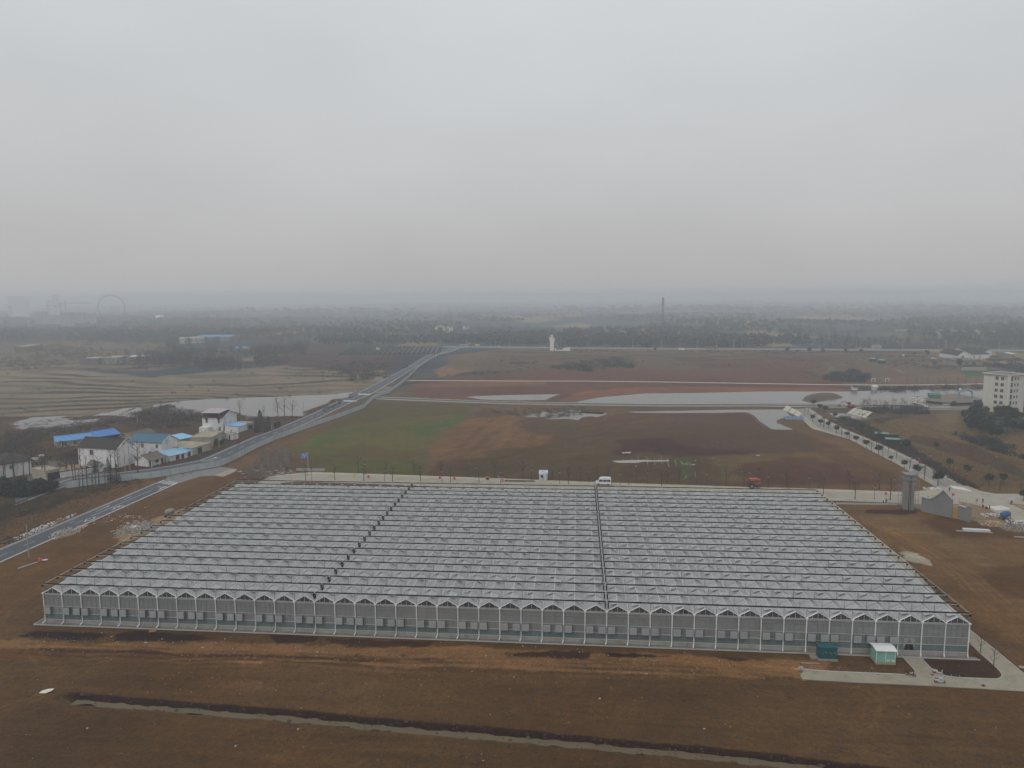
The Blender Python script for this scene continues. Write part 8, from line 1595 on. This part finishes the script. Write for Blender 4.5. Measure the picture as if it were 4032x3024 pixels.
WOODS = [
 ('bare_wood', 'dark bare wood left of the far road', 'bare', [(430, 735), (520, 712), (640, 710), (672, 740), (660, 775), (560, 800), (500, 802), (420, 798), (330, 792), (290, 775)], 1700, 5, 10, FBR, 45),
 ('bare_wood', 'belt of bare trees across the far left fields', 'bare', [(60, 715), (300, 705), (470, 712), (560, 705), (560, 735), (420, 742), (200, 740), (70, 735)], 900, 5, 9, FBR, 60),
 ('bare_wood', 'bare trees round the paired farm buildings', 'bare', [(100, 760), (300, 755), (460, 760), (520, 785), (330, 805), (150, 790), (60, 780)], 420, 4, 8, FBR, 40),
 ('scrub', 'dark scrub at the left edge of the terraces', 'bush', [(-20, 770), (120, 770), (150, 790), (60, 800), (-20, 795)], 90, 2.5, 5, FMD, 0),
 ('pine_wood', 'dark pine wood on the far left rise', 'pine', [(296, 704), (350, 697), (440, 694), (520, 697), (522, 711), (420, 717), (298, 716)], 420, 8, 13, FDK, 0),
 ('pine_wood', 'dark pine wood at the far left edge', 'pine', [(-20, 712), (60, 715), (90, 725), (50, 738), (-20, 738)], 160, 7, 12, FDK, 0),
 ('mixed_wood', 'mixed wood behind the nursery', 'round', [(560, 700), (700, 690), (960, 695), (1000, 742), (960, 744), (700, 746), (640, 720)], 900, 5, 9, FMD, 90),
 ('mixed_wood', 'dark tree belt behind the highway', 'round', [(930, 720), (1240, 722), (1400, 735), (1430, 751), (1000, 748), (940, 746)], 800, 5, 9, FMD, 50),
 ('bare_wood', 'thin bare trees behind the billboard', 'bare', [(1230, 725), (1420, 735), (1440, 750), (1240, 750)], 140, 6, 10, FBR, 0),
 ('mixed_wood', 'dense wood right of the far tan fields', 'round', [(1400, 705), (1500, 692), (1620, 690), (1730, 712), (1750, 745), (1560, 752), (1420, 742)], 900, 6, 10, FMD, 60),
 ('bare_wood', 'bare woodland along the right highway', 'bare', [(1700, 705), (2212, 690), (2240, 752), (1760, 750)], 1100, 5, 10, FBR, 70),
 ('mixed_wood', 'evergreen wood at the far right', 'round', [(1950, 690), (2212, 670), (2230, 750), (2050, 740), (1960, 720)], 700, 6, 10, FMD, 80),
 ('scrub', 'bushes on the slope above the village pond', 'bush', [(720, 790), (790, 782), (850, 795), (840, 818), (760, 824), (700, 810)], 110, 2.5, 5.5, FBR, 0),
 ('scrub', 'bushes between the pond and the terraces', 'bush', [(560, 760), (720, 770), (840, 765), (850, 830), (760, 845), (560, 800)], 130, 1.5, 4, DRY, 30),
 ('scrub', 'green scrub above the red lake field', 'bush', [(1165, 796), (1240, 782), (1340, 776), (1385, 794), (1260, 806), (1180, 808)], 230, 3, 6.5, leaf_mat('green_scrub', (.032, .044, .028)), 18),
 ('scrub', 'dark scrub on the rough ground left of the lake', 'bush', [(985, 800), (1060, 780), (1160, 775), (1150, 800), (1010, 815), (960, 812)], 140, 1.5, 4, FBR, 25),
 ('scrub', 'scrub hedge below the highway', 'bush', [(1240, 756), (2150, 760), (2150, 766), (1240, 762)], 320, 1.5, 3.5, FMD, 40),
 ('scrub', 'lakeside thicket left of the green tanks', 'bush', [(1780, 812), (1850, 800), (1880, 815), (1870, 826), (1790, 826)], 120, 3, 6, FMD, 0),
 ('scrub', 'low bushes along the far lake shore', 'bush', [(1880, 838), (2150, 832), (2150, 842), (1900, 846)], 90, 2, 4, FMD, 0),
 ('scrub', 'bushes and saplings on the gardens beyond the lake', 'bush', [(1880, 770), (2080, 768), (2140, 790), (2060, 800), (1900, 790)], 200, 1.5, 4, FBR, 30),
 ('scrub', 'dark scrub on the bank right of the pavilion', 'bush', [(2110, 770), (2230, 775), (2230, 800), (2130, 795)], 150, 2, 5, FMD, 0),
 ('scrub', 'reedy hedge on the near lake bank', 'bush', [(1850, 884), (1990, 880), (2010, 894), (1860, 900)], 260, 1.2, 3.4, FBR, 12),
 ('scrub', 'dry reeds round the marsh pool', 'bush', [(1080, 885), (1250, 880), (1300, 890), (1200, 902), (1120, 898), (1060, 892)], 150, 1.0, 2.4, DRY, 0),
 ('scrub', 'brown bushes behind the blue roofed workshop', 'bush', [(20, 935), (180, 915), (320, 900), (420, 890), (460, 905), (420, 925), (240, 925), (110, 945), (40, 975), (-10, 990)], 210, 2.0, 4.5, TWIG, 0),
 ('scrub', 'big bare bush mass behind the teal roofed house', 'bush', [(290, 895), (360, 880), (400, 895), (410, 915), (330, 915)], 60, 3.5, 6, TWIG, 0),
 ('scrub', 'dry grass and brush by the village pond', 'bush', [(380, 880), (480, 895), (540, 905), (470, 925), (390, 910)], 130, .8, 2, DRY, 0),
 ('scrub', 'brush between the village wall and the road', 'bush', [(120, 985), (190, 960), (230, 955), (210, 1000), (130, 1010)], 70, 1.5, 3.5, TWIG, 0),
 ('scrub', 'dry roadside brush below the left thicket', 'bush', [(-20, 1090), (150, 1065), (300, 1035), (310, 1042), (180, 1075), (60, 1110), (-20, 1145)], 330, .7, 1.7, DRY, 0),
 ('scrub', 'brush along the road bank beside the pond', 'bush', [(690, 880), (760, 850), (780, 842), (770, 855), (700, 892)], 70, .8, 2.2, DRY, 0),
 ('scrub', 'shrub strip on the right of the tree lined road', 'bush', [(1800, 905), (1900, 955), (2010, 1010), (2080, 1050), (2110, 1055), (2050, 1020), (1940, 950), (1830, 900)], 800, .8, 2.4, TWIG, 0),
 ('scrub', 'dark shrubs along the foot of the evergreen clump', 'bush', [(2050, 935), (2120, 945), (2200, 975), (2230, 985), (2230, 1000), (2150, 975), (2080, 950)], 170, 1.5, 4.5, FMD, 10),
 ('scrub', 'brush on the bank beside the tarp covered pond', 'bush', [(1760, 895), (1800, 905), (1860, 905), (1960, 900), (1900, 915), (1800, 915)], 110, .8, 2.2, DRY, 0),
]
for i, (nm, lab, kd, pl_, n_, h0, h1, mt, cl) in enumerate(WOODS): mass(nm, lab, kd, vpts(pl_, n_, 200 + i, cl), h0, h1, mt, i, 1.0 if kd != 'bush' else 1.3)
# scattered growth right out to the horizon
def far_pts(n_, ylo, yhi, seed, th, size=260):
    r_ = random.Random(seed); out = []
    while len(out) < n_:
        px, py = r_.uniform(-150, 4180), ylo + (yhi - ylo) * r_.random() ** 1.2; P = G(px, py)
        if float(vnoise(P.x, P.y, size, seed, 3)) > th: out.append(P)
    return out
mass('far_woodland', 'bare woods scattered over the far plain', 'bare', far_pts(2200, 1198, 1362, 5, .12, 330), 6, 10, FBR, 31, 1.6)
mass('far_woodland', 'evergreen clumps scattered over the far plain', 'round', far_pts(2400, 1194, 1360, 6, .16, 330), 5, 9, FMD, 32, 1.7)
mass('far_woodland', 'hazy tree lines near the horizon', 'round', far_pts(1500, 1186, 1225, 7, -.2, 500), 9, 16, FMD, 33, 2.2)
mass('bare_wood', 'bare trees standing between the village houses', 'bare', [G(*q) for q in inside([(0, 1760), (120, 1740), (190, 1770), (330, 1770), (360, 1800), (340, 1850), (180, 1860), (20, 1850)], 46, random.Random(12)) if not (210 < q[0] < 360 and q[1] > 1742)] + [ca(*q) for q in ((1150, 560), (1250, 540), (1400, 560), (1500, 600), (1600, 640), (1050, 620))], 4, 7, TWIG, 51, .8)
mass('reeds', 'dry reeds standing in the flooded paddy', 'bush', [G(*q) for q in inside([(60, 1665), (250, 1640), (420, 1640), (600, 1605), (610, 1640), (440, 1655), (230, 1682), (90, 1688)], 260, random.Random(14))], .3, .9, DRY, 52, 2.2)
mass('reeds', 'reeds along the edges of the village pond', 'bush', [G(*q) for q in inside([(600, 1600), (660, 1618), (740, 1634), (800, 1620), (930, 1624), (1000, 1640), (1195, 1640), (1190, 1648), (990, 1650), (740, 1645), (620, 1630)], 240, random.Random(15))], .5, 1.6, DRY, 53, 1.6)
mass('hedgerow', 'bushes dotted over the left terraces', 'bush', vpts([(0, 790), (500, 790), (800, 775), (820, 850), (400, 870), (0, 900)], 90, 71, 30), 1, 3, FMD, 34)
mass('dry_grass', 'tufts of dry grass over the rough field right of the lake', 'grass', vpts([(1000, 770), (2000, 765), (2050, 795), (1400, 796), (1000, 800)], 1500, 72, 20), .5, 1.3, DRY, 35, 2.5)
mass('dry_grass', 'dry grass on the right hand field', 'grass', vpts([(1800, 900), (2080, 920), (2230, 985), (2230, 1060), (2050, 1040)], 2600, 73, 0), .2, .55, DRY, 36, 2.5)
mass('dry_grass', 'dry grass on the verges by the left road', 'grass', vpts([(-20, 1100), (300, 1030), (430, 1020), (250, 1075), (0, 1180)], 1600, 74, 0), .2, .6, DRY, 37, 2.0)
mass('crop', 'thin young crop in the green field', 'grass', vpts([(640, 985), (800, 880), (1000, 885), (960, 965), (910, 1030), (690, 1015)], 4200, 75, 18), .12, .3, leaf_mat('young_crop', (.05, .10, .03)), 38, 3.0)
mass('sapling_nursery', 'dense stand of bare nursery whips behind the greenhouse left corner', 'bare', [G(*q) for q in inside([(960, 1893), (1000, 1835), (1060, 1785), (1120, 1780), (1160, 1800), (1140, 1850), (1060, 1892)], 130, random.Random(8))], 2.6, 4.2, mat('pale_whips', (.2, .175, .155), var=.2), 39, .7)
# ------------------------------------------------------------------ litter
LIT = mat('litter', (.4, .38, .34), rough=.8, var=.3)
def litter(name, label, pts, s0, s1, mt, seed):
    r_ = random.Random(seed); mb = MB()
    for P in pts:
        s = r_.uniform(s0, s1) * (2.2 if r_.random() < .08 else 1); a = r_.uniform(0, 3.1); c, n2 = math.cos(a), math.sin(a); w_ = s * r_.uniform(.35, .9); q = [(P.x + x_ * c - y_ * n2, P.y + x_ * n2 + y_ * c, P.z + .02 + (s * .35 if k > 1 else 0) * r_.random()) for k, (x_, y_) in enumerate(((-s, -w_), (s, -w_ * .7), (s * .8, w_), (-s * .9, w_ * .8)))]; mb.slab(q, .05)
    tag(mb.build(name, mt), label, None, None, 'stuff')
r_ = random.Random(5)
fg = [G(r_.gauss(1500, 900), r_.gauss(2660, 55)) for _ in range(150)] + [G(r_.uniform(0, 4032), r_.uniform(2560, 3020)) for _ in range(90)]
fg = [p for p in fg if p.y < 124.5 and not (seg_dist(np.array([p.x]), np.array([p.y]), [(q.x, q.y) for q in DITCH])[0][0] < 1.6)]
litter('litter', 'white scraps strewn over the foreground soil', fg, .03, .09, LIT, 6)
litter('litter', 'white scraps along the facade track', [G(r_.uniform(100, 3100), r_.uniform(2480, 2560) + 0) for _ in range(0)] + [Vector((r_.uniform(-105, 40), r_.uniform(120, 125.8), 0)) for _ in range(60)], .05, .16, LIT, 7)
litter('litter', 'scraps over the excavated field', [G(r_.uniform(1700, 3200), r_.uniform(1700, 1870)) for _ in range(90)], .08, .25, LIT, 8)
litter('litter', 'rubble scraps beside the left road', [c5(r_.gauss(1100, 160), r_.gauss(960, 40)) for _ in range(90)], .08, .3, mat('brick_scraps', (.4, .33, .28), var=.3), 9)
litter('litter', 'scraps on the right hand field', [G(r_.uniform(3400, 4032), r_.uniform(1700, 1860)) for _ in range(60)], .1, .3, LIT, 10)
litter('litter', 'timber and scrap around the nursery whips', [G(r_.gauss(1090, 60), r_.gauss(1868, 14)) for _ in range(130)], .15, .6, mat('scrap_timber', (.3, .28, .26), var=.4), 11)
litter('clods', 'dark clods on the worked foreground soil', [G(r_.uniform(-50, 4080), 2560 + 460 * r_.random() ** .8) for _ in range(2600)], .06, .2, mat('soil_clods', (.07, .045, .027), var=.4, scale=3), 12)
litter('clods', 'pale clods on the facade track', [Vector((r_.uniform(-106, 60), r_.uniform(117, 122.5), 0)) for _ in range(900)], .05, .16, mat('pale_clods', (.2, .125, .065), var=.35, scale=3), 13)
# ------------------------------------------------------------------ twin pieces become parts of their own
SPLIT = {'porch_post', 'canopy_post', 'pile', 'leg', 'roof_rib', 'rib', 'corner_trim', 'insulator', 'mirror', 'antenna', 'inner_frame', 'brick'}
for o in [q for q in bpy.data.objects if q.type == 'MESH' and q.name.split('.')[0] in SPLIT]:
    me = o.data; nv_ = len(me.vertices); par = list(range(nv_))
    def root(i):
        while par[i] != i: par[i] = par[par[i]]; i = par[i]
        return i
    for p in me.polygons:
        r0 = root(p.vertices[0])
        for v in p.vertices[1:]: par[root(v)] = r0
    isl = {}
    for p in me.polygons: isl.setdefault(root(p.vertices[0]), []).append(p)
    if len(isl) < 2: continue
    parts_ = []
    for fs in isl.values():
        ids = sorted({v for p in fs for v in p.vertices}); mp_ = {v: i for i, v in enumerate(ids)}
        m2 = bpy.data.meshes.new(me.name.split('.')[0]); m2.from_pydata([tuple(me.vertices[v].co) for v in ids], [], [tuple(mp_[v] for v in p.vertices) for p in fs])
        for mt_ in me.materials: m2.materials.append(mt_)
        parts_.append(m2)
    o.data = parts_[0]
    for m2 in parts_[1:]:
        c = o.copy(); c.data = m2; COL.objects.link(c)
# ------------------------------------------------------------------ haze: the damp air over the plain
hm = bpy.data.materials.new('haze'); hm.use_nodes = True; t = hm.node_tree; t.nodes.remove(t.nodes['Principled BSDF'])
pv = t.nodes.new('ShaderNodeVolumePrincipled'); pv.inputs['Color'].default_value = (0.89, 0.93, 0.972, 1); pv.inputs['Density'].default_value = HAZE; pv.inputs['Anisotropy'].default_value = 0.2
t.links.new(pv.outputs[0], t.nodes['Material Output'].inputs['Volume'])
tag(MB().box(-14500, -4500, -12, 11500, 13500, 92).build('haze', hm), 'grey damp haze over the whole plain', None, None, 'stuff')
